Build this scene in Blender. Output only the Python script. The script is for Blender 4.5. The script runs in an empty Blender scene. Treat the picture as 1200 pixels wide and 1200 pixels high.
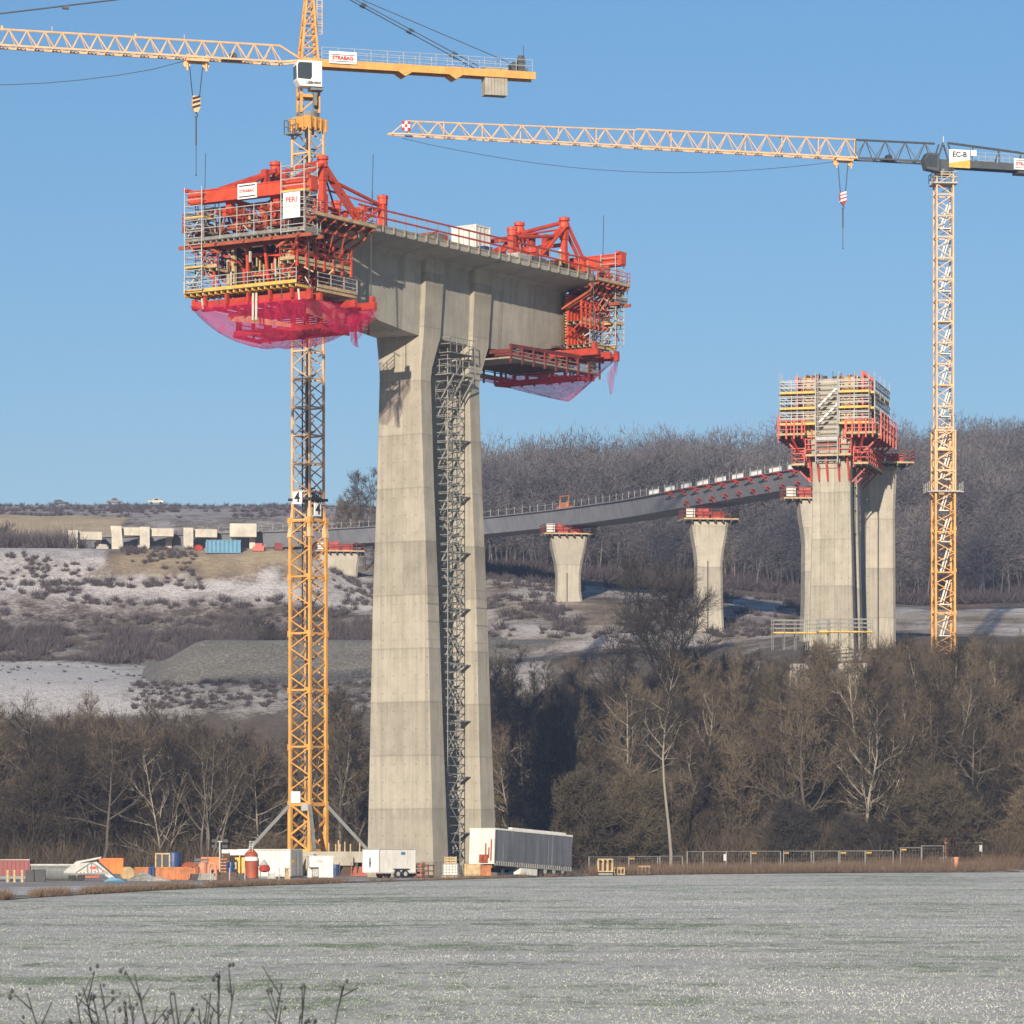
import bpy, math, random
import numpy as np
from mathutils import Vector, Matrix, noise
R = math.radians
rnd = random.Random(7)
C = bpy.context.scene.collection
F, EYE, YH = 4500.0, 1.9, 1000.0
def X(px, D): return (px - 600.0) * D / F
def Z(py, D): return EYE + (YH - py) * D / F

# ------------------------------------------------------------------ mesh helper
class MB:
    def __init__(s, T=None): s.v = []; s.f = []; s.m = []; s.T = T
    def add(s, vs, fs, m=0):
        b = len(s.v)
        for p in vs:
            p = Vector(p)
            if s.T is not None: p = s.T @ p
            s.v.append(p[:])
        for f in fs: s.f.append([i + b for i in f]); s.m.append(m)
    def box(s, x0, x1, y0, y1, z0, z1, m=0):
        s.add([(x0,y0,z0),(x1,y0,z0),(x1,y1,z0),(x0,y1,z0),(x0,y0,z1),(x1,y0,z1),(x1,y1,z1),(x0,y1,z1)],
              [(0,3,2,1),(4,5,6,7),(0,1,5,4),(1,2,6,5),(2,3,7,6),(3,0,4,7)], m)
    def bar(s, p, q, w, h=None, m=0):
        h = h or w
        p = Vector(p); q = Vector(q); d = q - p
        if d.length < 1e-6: return
        d.normalize()
        up = Vector((0,0,1)) if abs(d.z) < .95 else Vector((0,1,0))
        a = d.cross(up).normalized(); b = a.cross(d).normalized()
        a *= w/2; b *= h/2
        s.add([p-a-b,p+a-b,p+a+b,p-a+b,q-a-b,q+a-b,q+a+b,q-a+b],
              [(0,3,2,1),(4,5,6,7),(0,1,5,4),(1,2,6,5),(2,3,7,6),(3,0,4,7)], m)
    def tube(s, p, q, r, r2=None, n=6, m=0, cap=True):
        r2 = r if r2 is None else r2
        p = Vector(p); q = Vector(q); d = (q-p)
        if d.length < 1e-6: return
        d.normalize()
        up = Vector((0,0,1)) if abs(d.z) < .95 else Vector((0,1,0))
        a = d.cross(up).normalized(); b = a.cross(d)
        vs = []
        for c, rr in ((p,r),(q,r2)):
            for i in range(n):
                t = 2*math.pi*i/n; vs.append(c + a*(rr*math.cos(t)) + b*(rr*math.sin(t)))
        fs = [(i,(i+1)%n,n+(i+1)%n,n+i) for i in range(n)]
        if cap: fs += [tuple(range(n-1,-1,-1)), tuple(range(n,2*n))]
        s.add(vs, fs, m)
    def path(s, pts, r, n=5, m=0):
        for a, b in zip(pts, pts[1:]): s.tube(a, b, r, n=n, m=m)
    def prism(s, poly, axis, a0, a1, m=0):
        # poly = list of 2d points, extruded along axis ('x','y','z')
        def mk(u, w, a): return {'x':(a,u,w),'y':(u,a,w),'z':(u,w,a)}[axis]
        n = len(poly)
        s.add([mk(u,w,a0) for u,w in poly]+[mk(u,w,a1) for u,w in poly],
              [tuple(range(n-1,-1,-1)), tuple(range(n,2*n))]+[(i,(i+1)%n,n+(i+1)%n,n+i) for i in range(n)], m)
    def loft(s, loops, m=0, cap=True):
        n = len(loops[0]); vs = [p for L in loops for p in L]; fs = []
        for k in range(len(loops)-1):
            for i in range(n): fs.append((k*n+i,k*n+(i+1)%n,(k+1)*n+(i+1)%n,(k+1)*n+i))
        if cap: fs += [tuple(range(n-1,-1,-1)), tuple(range((len(loops)-1)*n,len(loops)*n))]
        s.add(vs, fs, m)
    def lathe(s, c, prof, n=20, m=0):
        s.loft([[(c[0]+r*math.cos(2*math.pi*i/n), c[1]+r*math.sin(2*math.pi*i/n), c[2]+z) for i in range(n)] for r,z in prof], m)
    def rail(s, p, q, h=1.1, step=1.6, r=.03, rails=(1.0,.55), m=0, toe=None):
        p = Vector(p); q = Vector(q); L = (q-p).length; n = max(1, round(L/step)); u = Vector((0,0,1))
        for i in range(n+1):
            a = p.lerp(q, i/n); s.bar(a, a+u*h, r*2, m=m)
        for k in rails: s.bar(p+u*h*k, q+u*h*k, r*1.8, m=m)
        if toe: s.bar(p+u*.1, q+u*.1, .04, .18, m=toe)
    def build(s, name, mat, parent=None, loc=None, rz=0, smooth=False, label=None):
        me = bpy.data.meshes.new(name)
        me.from_pydata(s.v, [], s.f)
        mats = mat if isinstance(mat, (list, tuple)) else [mat]
        for q in mats: me.materials.append(q)
        if len(mats) > 1: me.polygons.foreach_set('material_index', s.m)
        import bmesh
        bm = bmesh.new(); bm.from_mesh(me); bmesh.ops.recalc_face_normals(bm, faces=bm.faces); bm.to_mesh(me); bm.free()
        if smooth: me.polygons.foreach_set('use_smooth', [True]*len(me.polygons))
        me.update()
        o = bpy.data.objects.new(name, me); C.objects.link(o)
        if parent: o.parent = parent
        if loc: o.location = loc
        o.rotation_euler.z = rz
        if label: o['label'] = label
        return o
def raw_mesh(name, V, T, mat, parent=None):
    me = bpy.data.meshes.new(name); V = np.asarray(V, np.float32); T = np.asarray(T, np.int32)
    k = T.shape[1]
    me.vertices.add(len(V)); me.vertices.foreach_set('co', V.ravel())
    me.loops.add(T.size); me.loops.foreach_set('vertex_index', T.ravel())
    me.polygons.add(len(T)); me.polygons.foreach_set('loop_start', np.arange(0, T.size, k, dtype=np.int32))
    me.materials.append(mat); me.update(calc_edges=True)
    o = bpy.data.objects.new(name, me); C.objects.link(o)
    if parent: o.parent = parent
    return o
def tag(o, label=None, cat=None, group=None, kind=None):
    if label: o['label'] = label
    if cat: o['category'] = cat
    if group: o['group'] = group
    if kind: o['kind'] = kind
    return o
def thing(name, label, cat, loc=(0,0,0), rz=0, group=None):
    o = bpy.data.objects.new(name, None); C.objects.link(o); o.empty_display_size = .5
    o.location = loc; o.rotation_euler.z = rz
    return tag(o, label, cat, group)
def solo(name, mb, mat, label, cat, loc=(0,0,0), rz=0, group=None, smooth=False):
    return tag(mb.build(name, mat, None, loc, rz, smooth), label, cat, group)
def dup(root, loc, rz, label=None):
    r = root.copy(); C.objects.link(r); r.location = loc; r.rotation_euler.z = rz
    if label: r['label'] = label
    for ch in list(root.children):
        c = ch.copy(); C.objects.link(c); c.parent = r
        for g in list(ch.children):
            d = g.copy(); C.objects.link(d); d.parent = c
    return r
def text(body, size, mat, parent, loc, rot, name='lettering', bold=0.0, sx=1.0):
    cu = bpy.data.curves.new(name, 'FONT'); cu.body = body; cu.size = size; cu.extrude = .012; cu.offset = bold
    cu.align_x = 'CENTER'; cu.align_y = 'CENTER'; cu.materials.append(mat); cu.resolution_u = 3
    tmp = bpy.data.objects.new('tmp_text', cu); C.objects.link(tmp)
    bpy.context.view_layer.update()
    me = bpy.data.meshes.new_from_object(tmp.evaluated_get(bpy.context.evaluated_depsgraph_get()))
    bpy.data.objects.remove(tmp); bpy.data.curves.remove(cu); me.name = name
    if not me.materials: me.materials.append(mat)
    o = bpy.data.objects.new(name, me); C.objects.link(o); o.parent = parent
    o.location = loc; o.rotation_euler = rot; o.scale = (sx, 1, 1)
    return o

# ------------------------------------------------------------------ materials
class NT:
    def __init__(s, name):
        s.mat = bpy.data.materials.new(name); s.mat.use_nodes = True
        s.t = s.mat.node_tree; s.n = s.t.nodes; s.l = s.t.links
        s.b = s.n['Principled BSDF']
    def new(s, ty, **kw):
        n = s.n.new(ty)
        for k, v in kw.items(): setattr(n, k, v)
        return n
    def lk(s, a, b): s.l.new(a, b)
    def coord(s, kind='Object', scale=(1,1,1)):
        tc = s.new('ShaderNodeTexCoord'); mp = s.new('ShaderNodeMapping')
        mp.inputs['Scale'].default_value = scale
        s.lk(tc.outputs[kind], mp.inputs['Vector']); return mp.outputs[0]
    def noise(s, vec, scale, detail=4, rough=.6):
        n = s.new('ShaderNodeTexNoise'); n.inputs['Scale'].default_value = scale
        n.inputs['Detail'].default_value = detail; n.inputs['Roughness'].default_value = rough
        s.lk(vec, n.inputs['Vector']); return n.outputs['Fac']
    def ramp(s, fac, stops, interp='LINEAR'):
        r = s.new('ShaderNodeValToRGB'); r.color_ramp.interpolation = interp
        e = r.color_ramp.elements
        while len(e) < len(stops): e.new(.5)
        for i, (p, c) in enumerate(stops):
            e[i].position = p; e[i].color = (c, c, c, 1) if not isinstance(c, (tuple, list)) else (*c, 1)
        s.lk(fac, r.inputs[0]); return r.outputs[0]
    def math(s, op, a, b=None, c=None):
        m = s.new('ShaderNodeMath', operation=op)
        for i, q in enumerate((a, b, c)):
            if q is None: continue
            if isinstance(q, (int, float)): m.inputs[i].default_value = q
            else: s.lk(q, m.inputs[i])
        return m.outputs[0]
    def mix(s, fac, a, b, mode='MIX'):
        m = s.new('ShaderNodeMix', data_type='RGBA', blend_type=mode)
        for i, q in ((0, fac), (6, a), (7, b)):
            if isinstance(q, (int, float)): m.inputs[i].default_value = q
            elif isinstance(q, tuple): m.inputs[i].default_value = (*q, 1)
            else: s.lk(q, m.inputs[i])
        return m.outputs[2]
    def bump(s, h, strength=.3, dist=.05):
        b = s.new('ShaderNodeBump'); b.inputs['Strength'].default_value = strength; b.inputs['Distance'].default_value = dist
        s.lk(h, b.inputs['Height']); s.lk(b.outputs[0], s.b.inputs['Normal'])
    def attr(s, name):
        a = s.new('ShaderNodeAttribute'); a.attribute_name = name; return a.outputs['Fac']
    def done(s, col, rough=.7, metal=0):
        if isinstance(col, tuple): s.b.inputs['Base Color'].default_value = (*col, 1)
        else: s.lk(col, s.b.inputs['Base Color'])
        s.b.inputs['Roughness'].default_value = rough; s.b.inputs['Metallic'].default_value = metal
        return s.mat
def paint(name, col, rough=.55, vary=.25, scale=1.3, dirt=(.09,.075,.06), metal=0, dirtamt=.35):
    t = NT(name); v = t.coord()
    n1 = t.noise(v, scale, 5, .65)
    hi = tuple(min(1, c*(1+vary*.5)) for c in col); lo = tuple(c*(1-vary) for c in col)
    base = t.ramp(n1, [(.3, lo), (.7, hi)])
    n2 = t.noise(t.coord(scale=(3,3,.6)), scale*1.7, 6, .7)
    k = t.ramp(n2, [(.52, 0.0), (.78, dirtamt)])
    pale = tuple(min(.85, c*.8+.1) for c in col)
    sc = t.math('MULTIPLY', t.ramp(t.noise(t.coord(scale=(1,1,2)), scale*4, 5, .75), [(.55, 0.0), (.75, .45)]), min(1, dirtamt*2))
    return t.done(t.mix(k, t.mix(sc, base, pale), dirt), rough, metal)
def concrete(name, z0, period, col=(.405,.37,.3), axis='z', vper=None):
    t = NT(name); v = t.coord()
    sep = t.new('ShaderNodeSeparateXYZ'); t.lk(v, sep.inputs[0])
    z = t.math('DIVIDE', t.math('SUBTRACT', sep.outputs[2 if axis == 'z' else 0], z0), period)
    fr = t.math('FRACT', z)
    d = t.math('MULTIPLY', t.math('MINIMUM', fr, t.math('SUBTRACT', 1.0, fr)), period)
    wob = t.noise(v, 2.5, 3)
    joint = t.math('MULTIPLY', t.math('SUBTRACT', 1.0, t.math('SMOOTH_MIN', t.math('DIVIDE', d, .09), 1.0, .3)), t.math('MULTIPLY_ADD', wob, .9, .05))
    wn = t.new('ShaderNodeTexWhiteNoise', noise_dimensions='1D'); t.lk(t.math('FLOOR', z), wn.inputs['W'])
    sc = (2.2,2.2,.09) if axis == 'z' else (1.2,1.2,.16)
    streak = t.noise(t.coord(scale=sc), 1.5, 5, .65)
    blot = t.noise(v, .55, 6, .68)
    fine = t.noise(v, 7, 3, .6)
    a = t.ramp(streak, [(.3, tuple(c*.84 for c in col)), (.52, col), (.75, tuple(c*1.1 for c in col))])
    a = t.mix(.75, a, t.ramp(blot, [(.3, .74), (.55, 1.0), (.75, 1.14)]), 'MULTIPLY')
    a = t.mix(.3, a, t.ramp(fine, [(.3, .75), (.7, 1.1)]), 'MULTIPLY')
    lift = t.math('MULTIPLY_ADD', wn.outputs['Value'], .27, .84)
    a = t.mix(1.0, a, t.ramp(lift, [(0, 0.0), (1, 1.0)]), 'MULTIPLY')
    # darker weathering below each joint, formwork board lines
    a = t.mix(t.math('MULTIPLY', joint, .75), a, (.13,.115,.09))
    stain = t.math('MULTIPLY', t.ramp(streak, [(.42, 1.0), (.6, 0.0)]), t.ramp(fr, [(.72, 0.0), (1.0, .4)]))
    a = t.mix(stain, a, (.2,.18,.14))
    if vper:
        fy = t.math('FRACT', t.math('DIVIDE', t.math('ADD', sep.outputs[1], .35), vper))
        dy = t.math('MULTIPLY', t.math('MINIMUM', fy, t.math('SUBTRACT', 1.0, fy)), vper)
        ln = t.math('SUBTRACT', 1.0, t.math('MINIMUM', t.math('DIVIDE', dy, .06), 1.0))
        a = t.mix(t.math('MULTIPLY', ln, .4), a, (.16,.14,.11))
        ty = t.math('SUBTRACT', t.math('FRACT', t.math('DIVIDE', sep.outputs[1], vper*.5)), .5); tz = t.math('SUBTRACT', t.math('FRACT', t.math('DIVIDE', z, .333)), .5)
        dd = t.math('SQRT', t.math('ADD', t.math('POWER', t.math('MULTIPLY', ty, vper*.5), 2.0), t.math('POWER', t.math('MULTIPLY', tz, period*.333), 2.0)))
        hole = t.math('SUBTRACT', 1.0, t.math('MINIMUM', t.math('DIVIDE', dd, .09), 1.0)); a = t.mix(t.math('MULTIPLY', hole, .8), a, (.1,.09,.07))
        wy = t.new('ShaderNodeTexWhiteNoise', noise_dimensions='2D')
        cb = t.new('ShaderNodeCombineXYZ'); t.lk(t.math('FLOOR', t.math('DIVIDE', t.math('ADD', sep.outputs[1], .35), vper)), cb.inputs[0]); t.lk(t.math('FLOOR', z), cb.inputs[1])
        t.lk(cb.outputs[0], wy.inputs['Vector'])
        a = t.mix(1.0, a, t.ramp(t.math('MULTIPLY_ADD', wy.outputs['Value'], .2, .87), [(0, 0.0), (1, 1.0)]), 'MULTIPLY')
    t.bump(fine, .15, .03)
    return t.done(a, .85)
M = {}
M['conc'] = concrete('pier_concrete', 5.34, 4.145, vper=2.1)
M['conc_girder'] = concrete('girder_concrete', -2.4, 4.6, (.39,.365,.31), axis='x')
M['conc_far'] = concrete('far_pier_concrete', 1.3, 5.2, (.44,.405,.335), vper=1.7)
M['conc_plain'] = paint('plain_concrete', (.4,.37,.31), .85, .3, .8, dirt=(.2,.18,.15))
M['conc_white'] = paint('pale_concrete', (.56,.52,.44), .85, .3, .5, dirt=(.3,.25,.19), dirtamt=.6)
M['red'] = paint('red_steel', (.46,.048,.026), .5, .35, 1.4, dirt=(.13,.04,.03), dirtamt=.6)
M['orange_red'] = paint('orange_steel', (.58,.068,.024), .5, .3, 1.2, dirt=(.2,.05,.03), dirtamt=.6)
M['yellow'] = paint('crane_yellow', (.7,.355,.085), .5, .25, .9, dirt=(.17,.1,.05), dirtamt=.55)
M['yellow_pale'] = paint('faded_crane_yellow', (.72,.46,.24), .55, .2, .9, dirt=(.22,.15,.1), dirtamt=.5)
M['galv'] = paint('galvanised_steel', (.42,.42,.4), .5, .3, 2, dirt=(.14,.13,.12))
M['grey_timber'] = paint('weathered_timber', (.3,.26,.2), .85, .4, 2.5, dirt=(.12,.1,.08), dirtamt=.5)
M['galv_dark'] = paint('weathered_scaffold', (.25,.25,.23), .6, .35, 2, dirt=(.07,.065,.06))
M['dark'] = paint('dark_steel', (.035,.037,.04), .6, .3, 2, dirt=(.08,.07,.06))
M['darkgrey'] = paint('dark_grey_steel', (.075,.085,.09), .5, .3, 1.5, dirt=(.1,.09,.08))
M['grey'] = paint('grey_steel', (.17,.185,.185), .55, .25, 1.5, dirt=(.08,.08,.07))
M['timber'] = paint('formwork_timber', (.5,.37,.2), .8, .4, 2.5, dirt=(.18,.12,.07), dirtamt=.5)
M['board'] = paint('yellow_formwork_board', (.72,.45,.09), .6, .3, 2.2, dirt=(.22,.15,.06), dirtamt=.4)
M['ply'] = paint('dark_plywood', (.1,.065,.04), .8, .5, 2.0, dirt=(.04,.03,.02))
M['white'] = paint('white_paint', (.72,.7,.64), .5, .15, .9, dirt=(.32,.26,.19), dirtamt=.55)
M['white_clean'] = paint('white_sign', (.86,.86,.84), .5, .05, 1, dirt=(.5,.48,.45), dirtamt=.15)
M['blue'] = paint('blue_container', (.05,.2,.33), .5, .25, 1, dirt=(.12,.13,.14))
M['bluetarp'] = paint('blue_plastic', (.025,.06,.17), .45, .25, 2)
M['orange'] = paint('orange_skip', (.82,.19,.025), .5, .3, .9, dirt=(.25,.1,.05), dirtamt=.55)
M['orange_old'] = paint('rusty_orange', (.48,.17,.06), .7, .5, 1.6, dirt=(.16,.08,.05), dirtamt=.85)
M['rust'] = paint('rust_red', (.38,.085,.035), .6, .4, 1, dirt=(.13,.06,.04), dirtamt=.5)
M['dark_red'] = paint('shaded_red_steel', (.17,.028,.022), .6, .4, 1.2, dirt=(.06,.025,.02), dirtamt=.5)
M['maroon'] = paint('maroon_container', (.2,.018,.02), .5, .25, 1, dirt=(.1,.05,.04))
M['terracotta'] = paint('clay_pipe', (.58,.26,.16), .7, .15, 2)
M['tarp'] = None
M['black'] = paint('black_rubber', (.02,.02,.02), .75, .3, 3)
M['glass'] = paint('cab_glass', (.05,.06,.065), .08, .2, 1, dirtamt=.1)
M['letter_red'] = paint('red_lettering', (.5,.025,.02), .5, .05, 1, dirtamt=0)
M['letter_black'] = paint('black_lettering', (.02,.02,.022), .5, .05, 1, dirtamt=0)
M['steel_bridge'] = None
def ribbed(name, col, axis, period, rough=.6, dark=.75):
    t = NT(name); v = t.coord(); sep = t.new('ShaderNodeSeparateXYZ'); t.lk(v, sep.inputs[0])
    n = t.noise(v, .35, 5, .65); st = t.noise(t.coord(scale=(1.5,1.5,.25)), 1.2, 5, .7)
    fr = t.math('FRACT', t.math('DIVIDE', sep.outputs[axis], period))
    base = t.mix(.6, col, t.ramp(n, [(.3, .75), (.7, 1.2)]), 'MULTIPLY')
    base = t.mix(.5, base, t.ramp(st, [(.35, .7), (.65, 1.1)]), 'MULTIPLY')
    ln = t.ramp(fr, [(0, 1.0), (.05, 0.0), (.95, 0.0), (1, 1.0)])
    return t.done(t.mix(t.math('MULTIPLY', ln, 1-dark), base, (.03,.03,.03)), rough)
M['steel_bridge'] = ribbed('launched_girder_steel', (.165,.175,.205), 1, 3.1)
def tarp_mat():
    t = NT('grey_tarpaulin'); v = t.coord(scale=(1,1,.12))
    n = t.noise(v, 1.3, 5, .7); f = t.noise(t.coord(), .8, 4)
    c = t.ramp(n, [(.3, (.1,.105,.118)), (.6, (.13,.135,.15)), (.72, (.2,.205,.22)), (.8, (.42,.43,.45))])
    t.bump(n, .6, .15)
    return t.done(t.mix(.5, c, t.ramp(f, [(.3, .8), (.7, 1.1)]), 'MULTIPLY'), .5)
M['tarp'] = tarp_mat()
def net_mat():
    t = NT('red_safety_net'); v = t.coord(); n = t.noise(t.coord(scale=(1.6,1.6,.5)), 1.5, 6, .75)
    out = t.n['Material Output']; tr = t.new('ShaderNodeBsdfTransparent'); tl = t.new('ShaderNodeBsdfTranslucent')
    df = t.new('ShaderNodeBsdfDiffuse'); m1 = t.new('ShaderNodeMixShader'); m2 = t.new('ShaderNodeMixShader')
    for q in (tl, df): q.inputs['Color'].default_value = (.88,.05,.17,1)
    tr.inputs['Color'].default_value = (1,.93,.97,1)
    m1.inputs[0].default_value = .4; t.lk(df.outputs[0], m1.inputs[1]); t.lk(tl.outputs[0], m1.inputs[2])
    t.lk(t.ramp(n, [(.3, .18), (.5, .36), (.7, .65)]), m2.inputs[0]); t.lk(tr.outputs[0], m2.inputs[1]); t.lk(m1.outputs[0], m2.inputs[2])
    t.lk(m2.outputs[0], out.inputs['Surface']); return t.mat
M['net'] = net_mat()
def twig(name, a, b, c):
    t = NT(name); oi = t.new('ShaderNodeObjectInfo'); v = t.coord()
    n = t.noise(v, .6, 4, .6); k = t.math('ADD', t.math('MULTIPLY', oi.outputs['Random'], .7), t.math('MULTIPLY', n, .3))
    return t.done(t.ramp(k, [(.2, a), (.5, b), (.8, c)]), .85)
M['twig'] = twig('bare_twigs', (.028,.021,.015), (.062,.046,.031), (.15,.115,.072))
M['bark'] = twig('tree_bark', (.05,.042,.034), (.13,.112,.088), (.3,.265,.21))
M['twig_dark'] = twig('dark_bare_twigs', (.03,.025,.022), (.04,.034,.028), (.055,.046,.037))
M['olive'] = twig('olive_twigs', (.045,.037,.022), (.075,.06,.036), (.11,.088,.052))
def forest_mat():
    t = NT('far_forest_twigs'); v = t.coord(); n = t.noise(t.coord(scale=(1,.5,1)), .11, 4, .7); f = t.noise(v, .9, 3, .6)
    k = t.math('ADD', t.math('MULTIPLY', n, .75), t.math('MULTIPLY', f, .25))
    return t.done(t.ramp(k, [(.36, (.052,.052,.07)), (.5, (.108,.101,.111)), (.64, (.185,.164,.155))]), .9)  # bluish tones carry part of the distance haze in the colour
M['forest'] = forest_mat()
# ------------------------------------------------------------------ terrain
COLS = [(-200, [(0,0),(330,0),(400,2),(430,9),(453,18),(466,22.3),(476,23.6),(495,26),(503,27.5),(520,33),(535,39.5),(543,44.2),(550,45.6),(640,46.6),(660,55),(700,63),(800,73.2),(1150,106),(1180,106),(1600,95),(3000,60)]),
        (335, [(0,0),(330,0),(400,2),(430,9),(453,18),(466,22.3),(476,23.6),(495,26),(503,27.5),(520,33),(535,39.5),(543,44.2),(550,45.6),(640,46.4),(660,53),(700,63),(800,73.2),(1150,106),(1180,106),(1600,95),(3000,60)]),
        (430,  [(0,0),(330,0),(400,2),(430,9),(453,18),(466,22.3),(476,23.6),(495,26),(503,27.5),(520,32.5),(540,38.5),(552,41.5),(560,42.5),(600,44.5),(640,49),(700,62),(800,73.2),(1150,106),(1180,106),(1600,95),(3000,60)]),
        (600,  [(0,0),(330,.1),(400,4),(430,12),(455,21),(470,26),(490,31),(519,36.1),(540,40),(560,43),(620,51),(700,59),(800,68),(1150,100),(1180,100),(1600,90),(3000,60)]),
        (830,  [(0,0),(250,.03),(330,.27),(350,2),(375,8),(400,13),(430,19.5),(455,24),(486,30),(520,35.5),(545,39),(560,41.5),(620,51),(700,62),(800,71.5),(850,73),(1180,73),(1600,60),(3000,50)]),
        (980,  [(0,0),(250,.05),(330,.28),(350,3),(375,10),(390,18),(398,22),(412,24.4),(440,26.5),(486,30),(520,34),(545,37),(560,39),(620,50),(700,61),(800,73.2),(850,74.2),(1180,74.2),(1600,60),(3000,50)]),
        (1200, [(0,0),(250,.05),(330,.28),(350,3),(375,10),(395,18.5),(405,22.5),(440,26),(486,30),(520,34),(545,37),(560,39),(620,51),(700,62.5),(800,75.5),(850,77),(1180,77),(1600,60),(3000,50)])]
_cp = [c[0] for c in COLS]
_tabs = [(np.array([p[0] for p in c[1]],float), np.array([p[1] for p in c[1]],float)) for c in COLS]
def gz(x, y):
    y = max(y, .5); px = 600 + x*F/y
    v = [np.interp(y, a, b) for a, b in _tabs]
    return float(np.interp(px, _cp, v)) + bumps(x, y)
def bumps(x, y):
    k = min(1, max(0, (y-335)/60))
    if k <= 0: return 0.0
    k2 = min(1, max(.15, abs(y-600)/60)) if False else 1
    if 532 < y < 650 and x < -15: k *= .25
    return k*(.9*noise.noise((x*.03, y*.03, 1.7)) + .35*noise.noise((x*.11, y*.11, 4.1)))*k2
EP = [-3000,-600,0,120,250,480,700,950,1200,2000,4200]; ED = [70,110,155,180,212,259,300,318,330,345,350]
def edge(px): return float(np.interp(px, EP, ED))
pxs = sorted(set(list(range(-3000,-300,150))+list(range(-300,1501,12))+list(range(1500,4201,150))))
Ds = [2,5,10,20,40,70]+list(range(100,330,15))+list(np.arange(330,580,4))+list(range(580,860,10))+list(range(870,1200,25))+[1250,1400,1700,2200,3000]
def zone(px, D):
    # snow, tan (bare soil), green
    if D < 340: return .3, .25, .3
    if px < 440:
        if D < 452: return .13, .1, .1
        if D < 500: return .8-.32*min(1, max(0, (px-120+40*noise.noise((px*.03,D*.2,0)))/110)), .05, .2
        if D < 527: return .36, .05, .0
        bank = min(1, max(0, (px-118+45*noise.noise((px*.02, D*.3, 4)))/40)) * min(1, max(0, (D-536-4*noise.noise((px*.03, 0, 7)))/4)) * (1 if px < 352 else 0)
        if D < 556 and bank > .1: return .5-.4*bank, bank, 0
        if D < 553:
            b = .74 + .22*noise.noise((px*.006, D*.22, 3)); return b, .08, 0
        if D < 648: return .3, .85 if px < 330 else .5, 0
        if D < 705: return (.1, 1.5, .0) if px < 130 + (D-650)*.3 else (.45, .15, 0)
        return .55, .12, 0
    if D < 445: return .14, .12, .05
    if D < 474: return .55 if px < 640 else .3, .1, .1
    if D < 545:
        a = noise.noise((px*.012, D*.08, 9)); return .5 + .35*a, max(.1, .35 + .6*noise.noise((px*.01+5, D*.06, 2))), 0
    if D < 562: return .25, .1, 0
    return .2, .1, 0
V = []; S = []; Tn = []; G = []
for px in pxs:
    for D in Ds:
        x = X(px, D); z = gz(x, D) - (.25 if D < edge(px)-1.5 else 0)
        V.append((x, D, z)); s_, t_, g_ = zone(px, D); S.append(s_); Tn.append(t_); G.append(g_)
nD = len(Ds); Q = []
for i in range(len(pxs)-1):
    for j in range(nD-1):
        a = i*nD+j; Q.append((a, a+nD, a+nD+1, a+1))
def terrain_mat():
    t = NT('winter_hillside'); v = t.coord()
    big = t.noise(v, .035, 6, .62); mid = t.noise(v, .22, 6, .68); fine = t.noise(v, 1.6, 5, .72)
    soil = t.ramp(mid, [(.3, (.068,.05,.042)), (.5, (.105,.08,.068)), (.72, (.16,.125,.095))])
    soil = t.mix(.5, soil, t.ramp(fine, [(.3, .55), (.7, 1.35)]), 'MULTIPLY')
    tan = t.ramp(mid, [(.3, (.4,.3,.19)), (.6, (.54,.43,.28)), (.8, (.64,.56,.42))])
    tan = t.mix(.5, tan, t.ramp(fine, [(.3, .7), (.7, 1.15)]), 'MULTIPLY')
    tk = t.math('MULTIPLY', t.attr('tan'), t.ramp(big, [(.36, .7), (.58, 1.0)]))
    tcl = t.new('ShaderNodeClamp'); t.lk(tk, tcl.inputs[0]); c = t.mix(tcl.outputs[0], soil, tan)
    c = t.mix(t.attr('green'), c, (.1,.12,.075))
    sn = t.math('ADD', t.math('MULTIPLY', mid, .5), t.math('ADD', t.math('MULTIPLY', fine, .38), t.math('MULTIPLY', big, .25)))
    # threshold falls with the snow attribute
    th = t.math('MULTIPLY_ADD', t.attr('snow'), -.53, .735)
    sf = t.math('MULTIPLY', t.math('SUBTRACT', sn, th), 4.2); cl = t.new('ShaderNodeClamp'); t.lk(sf, cl.inputs[0])
    spk = t.noise(v, 5.5, 3, .7)
    c = t.mix(t.math('MULTIPLY', cl.outputs[0], t.ramp(spk, [(.36, .35), (.6, .9)])), c, (.8,.765,.76))
    t.bump(fine, .8, .5)
    return t.done(c, .95)
M['terrain'] = terrain_mat()
ter = raw_mesh('hillside_ground', V, Q, M['terrain'])
for nm, arr in (('snow', S), ('tan', Tn), ('green', G)):
    a = ter.data.attributes.new(nm, 'FLOAT', 'POINT'); a.data.foreach_set('value', np.array(arr, np.float32))
ter.data.polygons.foreach_set('use_smooth', [True]*len(ter.data.polygons))
tag(ter, 'snow dusted brown valley floor and hillside behind the field', kind='structure')

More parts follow.
